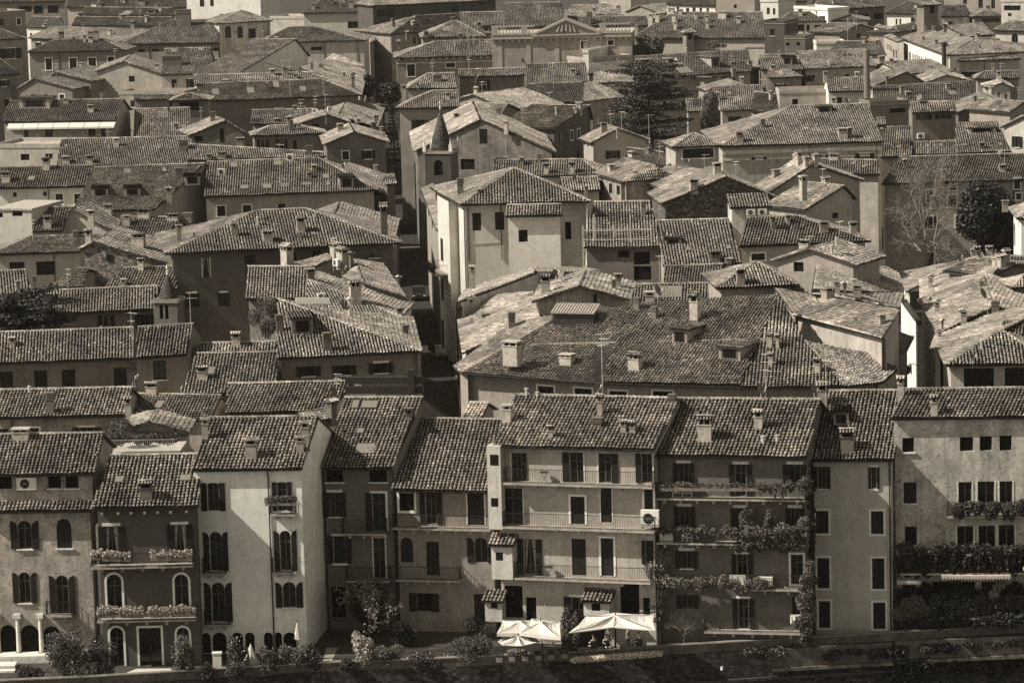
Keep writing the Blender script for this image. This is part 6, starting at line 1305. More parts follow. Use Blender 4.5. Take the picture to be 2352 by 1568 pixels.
for (x, y) in ((950, 568), (905, 208)):  # sun falling through the cross streets, painted as paler road patches
    A = g(x, y, 0); k = MB(); k.poly([A+np.array([dx, dy, .012]) for dx, dy in ((-6, -1.2), (6, -1.2), (6, 1.2), (-6, 1.2))], flat('sun_patch_tone', .2, .9)); o = k.build('road_sun_patch'); o['kind'] = 'structure'
def sdir_(P):
    i = min(range(len(C3)-1), key=lambda i: abs(C3[i][1]-P[1])); return unit((C3[i+1]-C3[i])*[1, 1, 0])
CARN = [0]
def car(x, y, label, v, L=4.1, W=1.75, H=1.45, crop_='A2', grp='cars parked along the street'):
    S(crop_); P = g(x, y, 0)*[1, 1, 0]; f = -sdir_(P); s = np.array([-f[1], f[0], 0]); body = flat('car_paint', v, .3, var=.05)
    body.node_tree.nodes['Principled BSDF'].inputs['Specular IOR Level'].default_value = .6
    k = MB(); gl = MB()
    prof = [(-.5, .28), (-.5, .78), (-.42, .9), (-.22, .93), (.2, .93), (.42, .82), (.5, .7), (.5, .3)]
    cab = [(-.44, .9), (-.33, H-.02), (.02, H), (.2, .93)]
    def pt(a, h, w): return P+f*(a*L)+s*w+Z*h
    for pr, w0, w1, mt, mb in ((prof, W/2, W/2, body, k), (cab, W/2-.06, W/2-.2, GLASS, gl)):
        n = len(pr); l = [pt(a, h, -(w0 if h < .95 else w1)) for a, h in pr]; r = [pt(a, h, (w0 if h < .95 else w1)) for a, h in pr]
        mb.poly(l, mt); mb.poly(r[::-1], mt)
        for i in range(n): mb.poly([l[i], l[(i+1) % n], r[(i+1) % n], r[i]], mt)
    k.box(pt(-.33, H, -W/2+.2), f*L*.35, s*(W-.4), Z*.03, body)
    for a in (-.33, .02):
        for sd in (-1, 1): k.tube(pt(a, H, sd*(W/2-.2)), pt(-.44 if a < 0 else .2, .92, sd*(W/2-.07)), .035, .035, body, 4)
    parts = [('body', k), ('windows', gl)]
    for a in (-.31, .31):
        for sd in (-1, 1):
            wv = MB(); c = pt(a, .32, sd*(W/2-.1)); wv.tube(c-s*sd*.08, c+s*sd*.11, .32, .32, flat('tyre', .02), 14); rm = MB(); rm.tube(c+s*sd*.1, c+s*sd*.125, .19, .19, METAL, 10); parts.append(('wheel', wv, [('rim', rm)]))
    for sd in (-1, 1):
        h = MB(); h.box(pt(.5, .6, sd*W*.36-.14), f*.03, s*.28, Z*.13, WHITE); parts.append(('headlight', h))
    return thing2('parked_car', label, 'car', parts, grp, P)
for x, y, lb, v in ((577, 600, 'black car farthest up the row of five parked cars', .03), (574, 645, 'second dark car from the far end of the parked row', .04), (573, 682, 'middle car of the five parked along the street', .06), (572, 715, 'second car from the near end of the parked row', .03), (569, 752, 'nearest dark car of the parked row of five', .04)):
    car(x, y, lb, v)
car(450, 655, 'lone dark car parked on the opposite left side of the street', .08, grp=None); car(600, 1030, 'large black car standing beside the corner house with big shutters', .015, grp=None, W=1.85); S('M1')
car(1136, 690, 'black car on the near stretch of street below the balconies', .012, crop_='M1', grp=None)
def person(P, label, yaw=0, h=1.7, top=.1, legs=.04, sit=False, stride=.15):
    s = h/1.75; me = bpy.data.meshes.new('person'); J = {}
    if not sit:
        J = dict(pel=(0, 0, .95), che=(0, 0, 1.3), nec=(0, 0, 1.5), hd=(0, .02, 1.62), ht=(0, .02, 1.74), sl=(-.19, 0, 1.43), el=(-.25, .03, 1.14), wl=(-.24, .12, .88), hl=(-.23, .15, .79), sr=(.19, 0, 1.43), er=(.26, -.04, 1.15), wr=(.25, .03, .89), hr=(.24, .06, .8),
                 tl=(-.1, 0, .92), kl=(-.1, stride*.7, .5), al=(-.1, stride, .09), fl=(-.1, stride+.16, .04), tr=(.1, 0, .92), kr=(.1, -stride*.3, .5), ar=(.1, -stride, .1), fr=(.1, -stride+.16, .04))
    else:
        J = dict(pel=(0, 0, .5), che=(0, -.03, .85), nec=(0, 0, 1.07), hd=(0, .04, 1.19), ht=(0, .05, 1.31), sl=(-.19, 0, 1.0), el=(-.26, .08, .74), wl=(-.2, .3, .76), hl=(-.16, .38, .77), sr=(.19, 0, 1.0), er=(.26, .08, .74), wr=(.2, .3, .76), hr=(.15, .38, .77),
                 tl=(-.1, .02, .5), kl=(-.13, .45, .5), al=(-.13, .42, .09), fl=(-.13, .58, .04), tr=(.1, .02, .5), kr=(.13, .45, .5), ar=(.13, .42, .09), fr=(.13, .58, .04))
    R_ = dict(pel=.15, che=.16, nec=.06, hd=.1, ht=.075, sl=.07, el=.05, wl=.035, hl=.035, sr=.07, er=.05, wr=.035, hr=.035, tl=.09, kl=.065, al=.045, fl=.04, tr=.09, kr=.065, ar=.045, fr=.04)
    ks = list(J); c, s_ = math.cos(yaw), math.sin(yaw)
    vs = [((x*c-y*s_)*s, (x*s_+y*c)*s, z*s) for x, y, z in J.values()]
    ed = [('pel', 'che'), ('che', 'nec'), ('nec', 'hd'), ('hd', 'ht'), ('che', 'sl'), ('sl', 'el'), ('el', 'wl'), ('wl', 'hl'), ('che', 'sr'), ('sr', 'er'), ('er', 'wr'), ('wr', 'hr'), ('pel', 'tl'), ('tl', 'kl'), ('kl', 'al'), ('al', 'fl'), ('pel', 'tr'), ('tr', 'kr'), ('kr', 'ar'), ('ar', 'fr')]
    me.from_pydata(vs, [(ks.index(a), ks.index(b_)) for a, b_ in ed], []); o = bpy.data.objects.new('tmp', me); COL.objects.link(o)
    sk = o.modifiers.new('s', 'SKIN'); sub = o.modifiers.new('u', 'SUBSURF'); sub.levels = sub.render_levels = 1
    for i, n_ in enumerate(ks): me.skin_vertices[0].data[i].radius = (R_[n_]*s, R_[n_]*s*.85); me.skin_vertices[0].data[i].use_root = n_ == 'pel'
    dg = bpy.context.evaluated_depsgraph_get(); m2 = bpy.data.meshes.new_from_object(o.evaluated_get(dg)); bpy.data.objects.remove(o)
    for mt in (flat('cloth_top', top), flat('cloth_legs', legs), flat('skin', .3)): m2.materials.append(mt)
    zs = {'hip': J['pel'][2]*s-.02, 'nk': J['nec'][2]*s-.02}
    hands = [np.array(vs[ks.index(q)]) for q in ('hl', 'hr')]; face_y = None
    for p in m2.polygons:
        z = p.center[2]; p.material_index = 2 if z > zs['nk'] else (1 if z < zs['hip'] else 0)
        if any(np.linalg.norm(np.array(p.center)-hh) < .08*s for hh in hands): p.material_index = 2
        p.use_smooth = True
    r = bpy.data.objects.new('person', m2); COL.objects.link(r); r.location = tuple(float(q) for q in P); tag(r, label, 'person')
    hair = MB(); hd = np.array(vs[ks.index('ht')]); 
    V = []; n = 10
    for i in range(5):
        a = i/4*math.pi*.55
        for j in range(n): t = 2*math.pi*j/n; V.append(hd+np.array([math.sin(a)*math.cos(t)*.115, math.sin(a)*math.sin(t)*.125-.01, math.cos(a)*.09+.0])*s)
    hair.block(V, [[i*n+j, i*n+(j+1) % n, (i+1)*n+(j+1) % n, (i+1)*n+j] for i in range(4) for j in range(n)], flat('hair', .02), None, True); hair.build('hair', r)
    return r
S('A2'); person(g(672, 1200, .13), 'pedestrian in dark clothes walking up the bright pavement', 0, top=.02, legs=.015); person(g(560, 905, 0), 'dark-clothed walker beside the nearest black car', .4, top=.02); person(g(632, 925, .13), 'small distant walker in the sunlit gap between cars', 2, top=.05)
person(g(612, 1190, .13), 'second walker in the shade next to the pavement walker', .2, top=.015, legs=.01)
# street lamps
def lamp(P, dv, label, h=.9):
    k = MB(); A = P; B_ = P+dv*1.0+Z*.15; k.tubes([A, A+dv*.4+Z*.25, B_], .03, IRON, 5)
    hd = MB(); c = B_-Z*.1; hd.tube(c-Z*.7, c-Z*.2, .13, .24, flat('lamp_glass', .25, .3), 6, smooth=False); hd.tube(c-Z*.2, c+Z*.08, .3, .05, IRON, 6, smooth=False)
    thing2('street_lamp', label, 'street lamp', [('bracket', k), ('lantern', hd)], 'wall-mounted street lamps')
S('M3'); lamp(vp(1042, 1155, g(925, 700, 10.5), g(1042, 860, 10.5)), np.array([-.9, -.4, 0]), 'iron lantern bracketed on the bright white alley house')
S('T1'); lamp(g(1195, 1275, 7.0), np.array([.3, -.9, 0]), 'dark lantern on the street corner of the tan shuttered house')

# ================================================================== scaffolding
S('M2'); P0, P1 = g(498, 332, 12.6), g(982, 326, 12.6); P0 = P0-np.array([0, 1.3, 0]); P1 = P1-np.array([0, 1.3, 0]); e_ = unit((P1-P0)*[1, 1, 0]); n_ = np.array([e_[1], -e_[0], 0])
k = MB(); PIPE = flat('scaffold_metal', .45, .45); xs = [500, 578, 715, 830, 975]; base = P0*[1, 1, 0]
for i, x in enumerate(xs):
    a = vp(x, 330, P0, P1)*[1, 1, 0]; zt = vp(x, 95 if i % 2 else 175, P0, P1)[2]
    for d in (0, 1.0): k.tube(a+n_*d+Z*2, a+n_*d+Z*zt, .04, .04, PIPE, 5)
ends = [vp(x, 330, P0, P1)*[1, 1, 0] for x in (xs[0], xs[-1])]
levels = [vp(700, y, P0, P1)[2] for y in (205, 268, 300, 350, 395, 455, 500, 575)]
for z_ in levels:
    for d in (0, 1.0): k.tube(ends[0]+n_*d+Z*z_, ends[1]+n_*d+Z*z_, .035, .035, PIPE, 5)
for i in range(4):
    a, c = vp(xs[i], 330, P0, P1)*[1, 1, 0], vp(xs[i+1], 330, P0, P1)*[1, 1, 0]; k.tube(a+n_+Z*levels[(i*2+3) % 8], c+n_+Z*levels[(i*2+1) % 8], .03, .03, PIPE, 5)
pk = MB()
for z_ in (levels[3], levels[6]): pk.box(ends[0]+Z*(z_+.05), ends[1]-ends[0], n_*1.0, Z*.06, flat('plank', .25))
thing2('scaffolding', 'pipe scaffolding with plank decks around the new tiled roof', 'scaffolding', [('pole_frame', k), ('plank_deck', pk)])

# ================================================================== trees
def cedar(label, P, top, low, rad, v=.025, n=24, flat_top=True, leafn=520, seed=1):
    random.seed(seed); tk = MB(); cr = MB(); P = np.array([P[0], P[1], 0.]); mt = leaf_mat(v, 2.6)
    limb(tk, P, P+Z*top*.98, .45, .1, seg=8, wob=.15)
    for i in range(n):
        f = i/(n-1); z = low+(top-low)*f; z = low+(top-low)*min(1, f+random.uniform(-.05, .05)); r = rad*(1.0-.42*f+.12*math.sin(f*9))*(.65+.5*random.random()); a = i*2.4+random.uniform(-.5, .5)
        d = np.array([math.cos(a), math.sin(a), 0]); q = P+Z*z; e = q+d*r+Z*(r*random.uniform(-.12, .12)); pts = limb(tk, q, e, .14, .03, seg=5, wob=.25)
        s_ = np.array([-d[1], d[0], 0])
        for j in range(1, 6):
            c = q+(e-q)*(j/5.)+rng.normal(0, .25, 3)*[1, 1, .4]; wd = r*.24*(1.1-.1*j)+.35
            leaves(cr, c+Z*.1, [wd*1.1, wd*1.1, .26], int(leafn*(wd/1.5)**1.6/5)+22, .16, mt, lo=random.uniform(0, .25), hi=random.uniform(.5, 1), shell=.1, flatk=.35)
    leaves(cr, P+Z*(top-.4), [rad*.5, rad*.5, .45], leafn, .16, mt, shell=.1, flatk=.4)
    return thing2('cedar_tree', label, 'tree', [('trunk', tk), ('crown', cr)], base=P)
S('D'); c = g(1490, 250, 14.); cedar('tall dark cedar with flat tiered branches in the middle of the roofs', atY_ if False else CAM+ray(1490, 250)*(490/ray(1490, 250)[1]), 20.6, 10.0, 8.2, n=44, seed=3, leafn=560)
c = CAM+ray(60, 720)*(306/ray(60, 720)[1]); cedar('broad low cedar spreading from the left edge over the roofs', c, 14.4, 9.5, 6.6, v=.018, n=26, seed=5, leafn=700)
def leafy(label, P, top, low, rad, v=.07, n=9, size=.22, cnt=260, name='leafy_tree', hi=2.2, shell=.5, wisp=1.0, bark=None, group=None, tr=.22):
    tk = MB(); cr = MB(); P = np.array(P, float); mt = leaf_mat(v, hi); cz = (top+low)/2; h = (top-low)/2
    fork = P+Z*max(.4, (low-P[2])*.85); limb(tk, P, fork, tr, tr*.7, mat=bark, wob=.08)
    for i in range(n):
        a = rng.normal(size=3); a /= np.linalg.norm(a); a[2] = a[2]*.9; c_ = np.array([P[0], P[1], cz])+a*[rad*.62, rad*.62, h*.66]; rr = rad*random.uniform(.34, .5)
        limb(tk, fork, c_, tr*.45, .03, mat=bark, seg=3, wob=.15); l0 = random.uniform(0, .3)
        leaves(cr, c_, [rr, rr, rr*min(1, h/rad)*random.uniform(.8, 1.1)], int(cnt*wisp), size, mt, lo=l0, hi=l0+random.uniform(.5, .7), shell=shell)
    return thing2(name, label, 'tree', [('trunk', tk), ('crown', cr)], group, base=P)
def at(u, v, y): d = ray(u, v); return CAM+d*(y/d[1])
p = at(1488, 100, 600); leafy('round leafy tree in front of the palace terrace', [p[0], p[1], 0], at(1488, 77, 600)[2], at(1488, 128, 600)[2]-1, 3.0, v=.09, n=14, size=.26, cnt=260)
p = at(604, 700, 304); leafy('feathery pale tree between the wedge house and dark square house', [p[0], p[1], 0], at(604, 648, 304)[2], 8.6, 1.5, v=.10, n=16, size=.07, cnt=420, name='birch_tree', bark=flat('pale_bark', .4), shell=.1, tr=.09)
for u, v_, tp, lo_, rd, y_, lb in ((2268, 520, 402, 590, 3.6, 380, 'broad dark evergreen filling the right garden'), (2318, 540, 450, 600, 2.6, 384, 'second dark evergreen touching the white arcaded house')):
    S('D'); q = at(u, v_, y_); leafy(lb, [q[0], q[1], 0], at(u, tp, y_)[2], max(1.5, at(u, lo_, y_)[2]), rd, v=.014, n=30, size=.2, cnt=420, group='dark evergreens in the garden', shell=.2)
def bare(label, P, h, spread, depth=6, r0=.16, mat=None, seed=2, name='bare_tree', low=.25, leaf=None):
    random.seed(seed); k = MB(); tw = MB(); P = np.array(P, float); mat = mat or flat('pale_bark', .4)
    def rec(p, d, L, r, n):
        q = p+d*L; (k if n > 3 else tw).tube(p, q, r, r*.7, mat, 5 if n > 3 else 3, cap=False)
        if n == 0: return
        for i in range(3 if n > 1 else 4):
            a = rng.normal(size=3); nd = unit(d+a*.42*spread+Z*.10); rec(p+d*L*random.uniform(.5, 1.0), nd, L*random.uniform(.62, .85), r*.6, n-1)
    rec(P, Z, h*low, r0, depth)
    parts = [('trunk', k), ('twigs', tw)]
    if leaf:
        lv = MB(); V = np.concatenate(tw.V); sel = V[rng.choice(len(V), min(len(V), 1500), replace=False)]
        for c_ in sel[::1]: leaves(lv, c_, [.12]*3, 2, .06, leaf, shell=.1)
        parts.append(('crown', lv))
    return thing2(name, label, 'tree', parts, base=P)
p = at(2125, 560, 388); bare('leafless tree with a haze of fine pale twigs before the long plain building', [p[0], p[1], 0], 23, 1.25, 7, .2, mat=flat('grey_bark', .3), seed=8, leaf=leaf_mat(.2, 2))
for x, y0, y1, lb, D_ in ((1060, 600, 840, 'dark street tree on the shaded right pavement', 560), (875, 560, 800, 'narrow street tree against the dark left facades', 575)):
    S('T1'); a = at(x, y0, D_); p = [a[0], a[1], 0]; leafy(lb, p, a[2], max(3, at(x, y1, D_)[2]), 2.2 if x > 1000 else 1.5, v=.02, n=10, size=.2, cnt=220, group='street trees')
S('T2'); a = at(1625, 360, 590); leafy('small wild tree sprouting from the ribbed roof', [a[0], a[1], 13.5], a[2]+1.2, a[2]-.6, 2.2, v=.09, n=6, size=.18, cnt=120, tr=.06)

# ================================================================== river garden
S('B0')
lawn = MB()
def patch(name, pts, mat, z=.012):
    k = MB(); k.poly([g(x, y, 0)*[1, 1, 0]+Z*z for x, y in pts], mat); o = k.build(name); o['kind'] = 'structure'; return o
patch('garden_path', [(700, 1530), (830, 1480), (1040, 1478), (1060, 1520), (1130, 1530), (900, 1535)], flat('path_stone', .55, .9, var=.15))
S('B1'); patch('garden_path', [(395, 1475), (430, 1350), (500, 1352), (440, 1472)], flat('path_dark', .3), .014); patch('garden_soil', [(-30, 1530), (-20, 1440), (400, 1420), (1440, 1330), (1500, 1445), (330, 1500)], flat('soil', .035, .95, var=.5, sc=4), .008)
k = MB(); A = g(540, 1460, 0)
S('B0'); 
k = MB(); a, c = g(-60, 1452, 0), g(400, 1442, 0); k.box(a*[1, 1, 0], c-a, np.array([0, 1.6, 0]), Z*.5, STONE); k.box(g(-60, 1485, 0)*[1, 1, 0], (g(90, 1483, 0)-g(-60, 1485, 0))*[1, 1, 0], np.array([0, 1.2, 0]), Z*.25, STONE); k.box(g(-60, 1505, 0)*[1, 1, 0], (g(88, 1503, 0)-g(-60, 1505, 0))*[1, 1, 0], np.array([0, .6, 0]), Z*.12, STONE)
single('stone_steps', k, 'pale stone steps and plinth before the columned loggia', 'steps')
PB = {'B0': 'B0'}
def bush(label, cr_, x, yb, yt, wp, v=.04, hi=2.0, size=.09, n=1400, name='garden_shrub', group=None, stem=True, blossoms=0, shell=.6, z0=0, dy=0, nc=7):
    S(cr_); P = g(x, yb, z0)+np.array([0, dy, 0]); m_ = mpp(P); h = (yb-yt)*m_*1.02; r = wp*m_/2; mt = leaf_mat(v, hi); tk = MB(); cr = MB()
    for i in range(4): limb(tk, P+rng.normal(0, .05, 3)*[1, 1, 0], P+np.array([random.uniform(-.5, .5)*r, random.uniform(-.5, .5)*r, h*.7]), .035, .012, seg=3)
    n = int(n*2.2); size *= .72; nc = int(nc*1.6)
    for i in range(nc):
        a = rng.uniform(-1, 1, 3); c_ = P+np.array([a[0]*r*.55, a[1]*r*.45, h*(.5+.32*a[2])]); l0 = random.uniform(0, .3)
        q_ = random.uniform(.3, .6); leaves(cr, c_, [r*q_, r*q_, h*q_*.55], n//nc, size, mt, lo=l0, hi=l0+.7, shell=shell)
    if blossoms:
        bl = leaf_mat(.5, 1.6); leaves(cr, P+Z*h*.55, [r*.9, r*.7, h*.45], blossoms, size*.8, bl, lo=.4, hi=1, shell=.9)
    return thing2(name, label, 'shrub', [('stems', tk), ('foliage', cr)], group, P)
bush('tall feathery shrub before the weathered palazzo loggia', 'B0', 410, 1560, 1215, 270, v=.075, n=5200, size=.10, shell=.3, nc=16)
bush('dark shaded bush at the foot of the dark painted house', 'B0', 620, 1545, 1330, 230, v=.03, n=1800)
bush('blossoming shrub between the palazzo and the dark house', 'B0', 590, 1420, 1270, 110, v=.06, blossoms=60, n=900)
bush('climbing rose with sparse pale leaves by the right doorway', 'B0', 1125, 1535, 1290, 160, v=.085, n=1800, size=.1, blossoms=30)
bush('flowering shrubs under the white house arcade', 'B0', 1450, 1520, 1270, 150, v=.06, n=1700, blossoms=80)
bush('shrub tangle beside the folded white parasol', 'B1', 90, 1510, 1340, 170, v=.06, n=1600, blossoms=50); bush('pergola greenery at the corner of the white house', 'B1', 230, 1500, 1330, 190, v=.075, n=1800, blossoms=70); bush('dark bush against the skewed white side wall', 'B1', 340, 1490, 1335, 130, v=.03, n=1200)
# pale ball-crowned shrub and dome bush
bush('pale ball-crowned shrub with drooping bright leaves', 'B1', 655, 1475, 1245, 150, v=.40, hi=1.5, n=3600, size=.11, shell=.85, nc=9)
bush('low dome-shaped clipped bush on the river wall', 'B1', 805, 1475, 1345, 210, v=.10, n=3800, size=.07, shell=.9, nc=6)
bush('dense round bush left of the white parasols', 'B1', 1360, 1300, 1175, 190, v=.05, n=2800, size=.07, shell=.9); bush('wispy willow-like shrub spilling over the wall', 'B1', 1310, 1445, 1290, 290, v=.07, n=4200, size=.08, shell=.3, nc=12)
bush('shaded bush at the foot of the plain grey house', 'B1', 900, 1340, 1180, 200, v=.018, n=1600)
S('B1')
fl = MB()
for i in range(420):
    x, y = random.uniform(920, 1220), random.uniform(1402, 1448); p = g(x, y, 0); leaves(fl, p+Z*.15, [.1, .1, .12], 3, .05, leaf_mat(.45, 1.7) if random.random() < .45 else leaf_mat(.05), shell=.3)
o = single('flower_bed', fl, 'bed of tiny white flowers beside the low dome bush', 'flower bed'); o['kind'] = 'stuff'
# magnolia
p = g(690, 1330, 0); S('B1'); bare('dark magnolia tree with scattered pale leaves before the narrow house', p, 5.4, 1.2, 5, .09, mat=BARK, seed=4, name='magnolia_tree', low=.3, leaf=leaf_mat(.16, 2.4))
bush('dark leafy mass behind the magnolia', 'B1', 690, 1300, 960, 260, v=.02, n=2600, size=.13, shell=.3, nc=14, dy=1.0)
S('B2'); p = g(1050, 1375, 0); bare('leafless shrub with tangled twigs right of the large canopy', p+np.array([0, .6, 0]), 5.2, 1.35, 6, .06, mat=flat('twig_bark', .16), seed=11, name='bare_shrub', low=.2)
# lounger, white box, folded parasol
S('B1'); A = g(458, 1490, 0); k = MB(); m_ = mpp(A); k.box(A+Z*.3, np.array([.85*1.9, .1, 0]), np.array([.35, .75, 0]), Z*.09, WHITE); k2 = MB(); k2.box(A+Z*.39+np.array([1.4, .1, 0]), np.array([.4, .02, .45]), np.array([.3, .7, 0]), Z*.06, WHITE); lg = []
for dx, dy in ((.1, .05), (1.5, .1), (.4, .7), (1.8, .75)): q = MB(); q.box(A+np.array([dx, dy, 0]), [.06, 0, 0], [0, .06, 0], Z*.3, WHITE); lg.append(('leg', q))
thing2('sun_lounger', 'white sun lounger lying near the garden path end', 'sun lounger', [('seat', k), ('backrest', k2)]+lg)
S('B0'); A = g(1295, 1478, 0); m_ = mpp(A); k = MB(); w_, h_ = 52*m_, 88*m_; k.box(A, [w_, 0, 0], [0, w_*.9, 0], Z*h_, WHITE); k.box(A-np.array([.04, .04, 0])+Z*h_, [w_+.08, 0, 0], [0, w_*.9+.08, 0], Z*.08, CANVAS)
single('garden_cabinet', k, 'upright white garden cabinet beside the rose shrubs', 'cabinet')
S('B0'); A = g(1530, 1492, 0); k = MB(); m_ = mpp(A)
for s0 in range(8):
    t0, t1 = s0*math.pi/4, (s0+1)*math.pi/4; rr = .75; k.poly([A+np.array([math.cos(t0)*rr, math.sin(t0)*rr, .1]), A+np.array([math.cos(t1)*rr, math.sin(t1)*rr, .1]), A+Z*1.9], CANVAS)
single('small_canopy', k, 'small pointed white canopy among the shrubs', 'canopy')
S('B1'); A = g(258, 1430, 0); k = MB(); k.tube(A, A+Z*2.8, .03, .03, WOOD, 5); k2 = MB()
for s0 in range(6):
    t0, t1 = s0*math.pi/3, (s0+1)*math.pi/3; k2.poly([A+np.array([math.cos(t0)*.26, math.sin(t0)*.26, 1.5]), A+np.array([math.cos(t1)*.26, math.sin(t1)*.26, 1.5]), A+Z*2.8], CANVAS)
thing2('folded_parasol', 'folded white parasol in front of the white house arcade', 'parasol', [('pole', k), ('canopy', k2)])
# parasols
def parasol(label, cr_, pts, apex, z, drop=.5, pole=None, group=None):
    """pts: rim corner pixels at height z (in order), apex pixel"""
    S(cr_); R_ = [g(x, y, z) for x, y in pts]; c = np.mean(R_, axis=0); d = ray(*apex); Q_ = CAM+d*(c[1]/d[1]); Q_ = np.array([c[0]*.35+Q_[0]*.65, c[1], z+max(.35, (Q_[2]-z)*.62)])
    k = MB(); n = len(R_)
    for i in range(n):
        a, b_ = R_[i], R_[(i+1) % n]; m = (a+b_)/2*.96+c*.04-Z*.02
        for t in range(5):
            f0, f1 = t/5, (t+1)/5; L0, L1 = a+(Q_-a)*f0-Z*.12*math.sin(math.pi*f0), a+(Q_-a)*f1-Z*.12*math.sin(math.pi*f1); M0, M1 = m+(Q_-m)*f0-Z*.28*math.sin(math.pi*f0), m+(Q_-m)*f1-Z*.28*math.sin(math.pi*f1); N0, N1 = b_+(Q_-b_)*f0-Z*.12*math.sin(math.pi*f0), b_+(Q_-b_)*f1-Z*.12*math.sin(math.pi*f1)
            k.poly([L0, M0, M1, L1], CANVAS); k.poly([M0, N0, N1, M1], CANVAS)
        k.poly([a, m, m-Z*drop*.5, a-Z*drop*.4], CANVAS); k.poly([m, b_, b_-Z*drop*.4, m-Z*drop*.5], CANVAS)
    p = MB(); p.tube(np.array([c[0], c[1], 0]), Q_+Z*.12, .04, .035, WOOD, 6); rb = MB()
    for a in R_: rb.tube(a-Z*.03, Q_-Z*.06, .02, .02, WOOD, 4)
    return thing2('parasol', label, 'parasol', [('canopy', k), ('pole', p), ('ribs', rb)], group, np.array([c[0], c[1], 0]))
parasol('large cream parasol behind the small white one', 'A4', [(146, 305), (448, 300), (420, 215), (185, 215)], (300, 192), 2.7)
parasol('slanted cream canopy overlapping the large parasol', 'A4', [(300, 300), (575, 332), (575, 228), (380, 205)], (430, 193), 2.9)
parasol('small bright white parasol above the terrace planters', 'A4', [(155, 358), (185, 382), (315, 387), (438, 360), (400, 320), (190, 325)], (297, 315), 2.3, drop=.1)
parasol('widest bright canopy stretched over the dark terrace', 'A4', [(628, 302), (935, 262), (1212, 282), (1200, 180), (940, 165), (745, 190)], (943, 148), 2.9, drop=.15)
S('A4')
patch('terrace_shade_floor', [(110, 500), (640, 482), (1262, 448), (1262, 330), (560, 345), (130, 400)], flat('deck_shade', .02, .9), .02)  # floor coloured near-black to stand for the shade under the canopies
# canopy shade put into near-black colour: deck, added back screen
for x, y, lb in ((275, 420, 'nearest'), (500, 400, 'middle'), (525, 350, 'farthest')):
    P = g(x, y, .75); k = MB(); k.tube(P-Z*.03, P, .62, .62, flat('table_top', .12), 20); q = MB(); q.tube(P*[1, 1, 0], P-Z*.03, .05, .05, IRON, 6); f = MB(); f.tube(P*[1, 1, 0], P*[1, 1, 0]+Z*.04, .3, .3, IRON, 12)
    thing2('round_table', '%s round dark table on the parasol terrace' % lb, 'table', [('tabletop', k), ('leg', q), ('base', f)], 'round terrace tables')
for i, (x, y) in enumerate(((162, 500), (247, 495), (336, 490), (424, 484), (512, 480), (598, 475))):
    P = g(x, y, .6); m_ = mpp(P); k = MB(); k.box(P-np.array([20*m_, 0, 0]), [42*m_, 0, 0], [0, .3, 0], Z*.3, flat('planter_box', .3)); q = MB(); leaves(q, P+Z*.45+np.array([0, .15, 0]), [.32, .16, .2], 160, .06, leaf_mat(.06, 2.2), shell=.3)
    nm = ['leftmost', 'second from left', 'third from left', 'fourth from left', 'fifth from left', 'rightmost'][i]
    thing2('planter', '%s of six small planters along the terrace wall' % nm, 'planter', [('box', k), ('plants', q)], 'planters on the terrace wall')
h = MB()
for i in range(60):
    x = 668+567*i/59; P = g(x, 484-44*i/59, .75); leaves(h, P, [.32, .3, .2], 70, .07, leaf_mat(.75, 1.2), lo=.4, hi=1, shell=.5)
single('flowering_hedge', h, 'low hedge of bright white blossom along the canopy terrace', 'hedge')
bush('tall clipped hedge standing between the parasols', 'A4', 645, 478, 130, 130, v=.10, n=6500, size=.09, shell=.8, nc=14)
for x, yb, lb, sit, tp, yw in ((900, 455, 'standing guest in a pale shirt under the wide canopy', False, .16, 2.8), (1030, 450, 'guest in light clothes turned sideways under the canopy', False, .3, 1.2), (800, 465, 'seated guest in a white top nearest the blossom hedge', True, .4, .6), (885, 462, 'pale-haired seated guest beside the standing guest', True, .45, 3.4), (1105, 448, 'seated guest in dark clothes at the right under the canopy', True, .08, 2)):
    person(g(x, yb-25, 0), lb, yw, top=tp, sit=sit)
for x, yb in ((800, 440), (885, 438), (1105, 425)):
    P = g(x, yb, 0); S('A4'); k = MB(); k.box(P+np.array([-.22, -.2, .42]), [.44, 0, 0], [0, .44, 0], Z*.04, WOOD); bk = MB(); bk.box(P+np.array([-.22, -.22, .46]), [.44, 0, 0], [0, .04, 0], Z*.45, WOOD); ls = []
    for dx in (-.2, .16):
        for dy in (-.2, .2): q = MB(); q.box(P+np.array([dx, dy, 0]), [.04, 0, 0], [0, .04, 0], Z*.42, WOOD); ls.append(('leg', q))
    thing2('terrace_chair', {800: 'dark chair of the guest in the white top', 885: 'dark chair of the pale-haired guest', 1105: 'dark chair of the guest in dark clothes'}[x], 'chair', [('seat', k), ('backrest', bk)]+ls, 'chairs under the canopy')
k = MB(); a, c = g(650, 470, 0), g(1235, 430, 0)
for f in (0, .5, 1):
    p = a+(c-a)*f; k.tube(p*[1, 1, 0], p*[1, 1, 0]+Z*2.85, .05, .05, WOOD, 5)
k.tube(a*[1, 1, 0]+Z*2.8, c*[1, 1, 0]+Z*2.8, .05, .05, WOOD, 5)
sp = MB(); b0, b1 = g(640, 470, 0)+np.array([0, 2.6, 0]), g(1260, 430, 0)+np.array([0, 2.6, 0]); sp.box(b0*[1, 1, 0], (b1-b0)*[1, 1, 0], [0, .1, 0], Z*2.7, WOOD)  # dark sheet added so the space under the canopy stays dark
thing2('pergola', 'dark timber pergola carrying the wide bright canopy', 'pergola', [('posts', k), ('shade_screen', sp)])
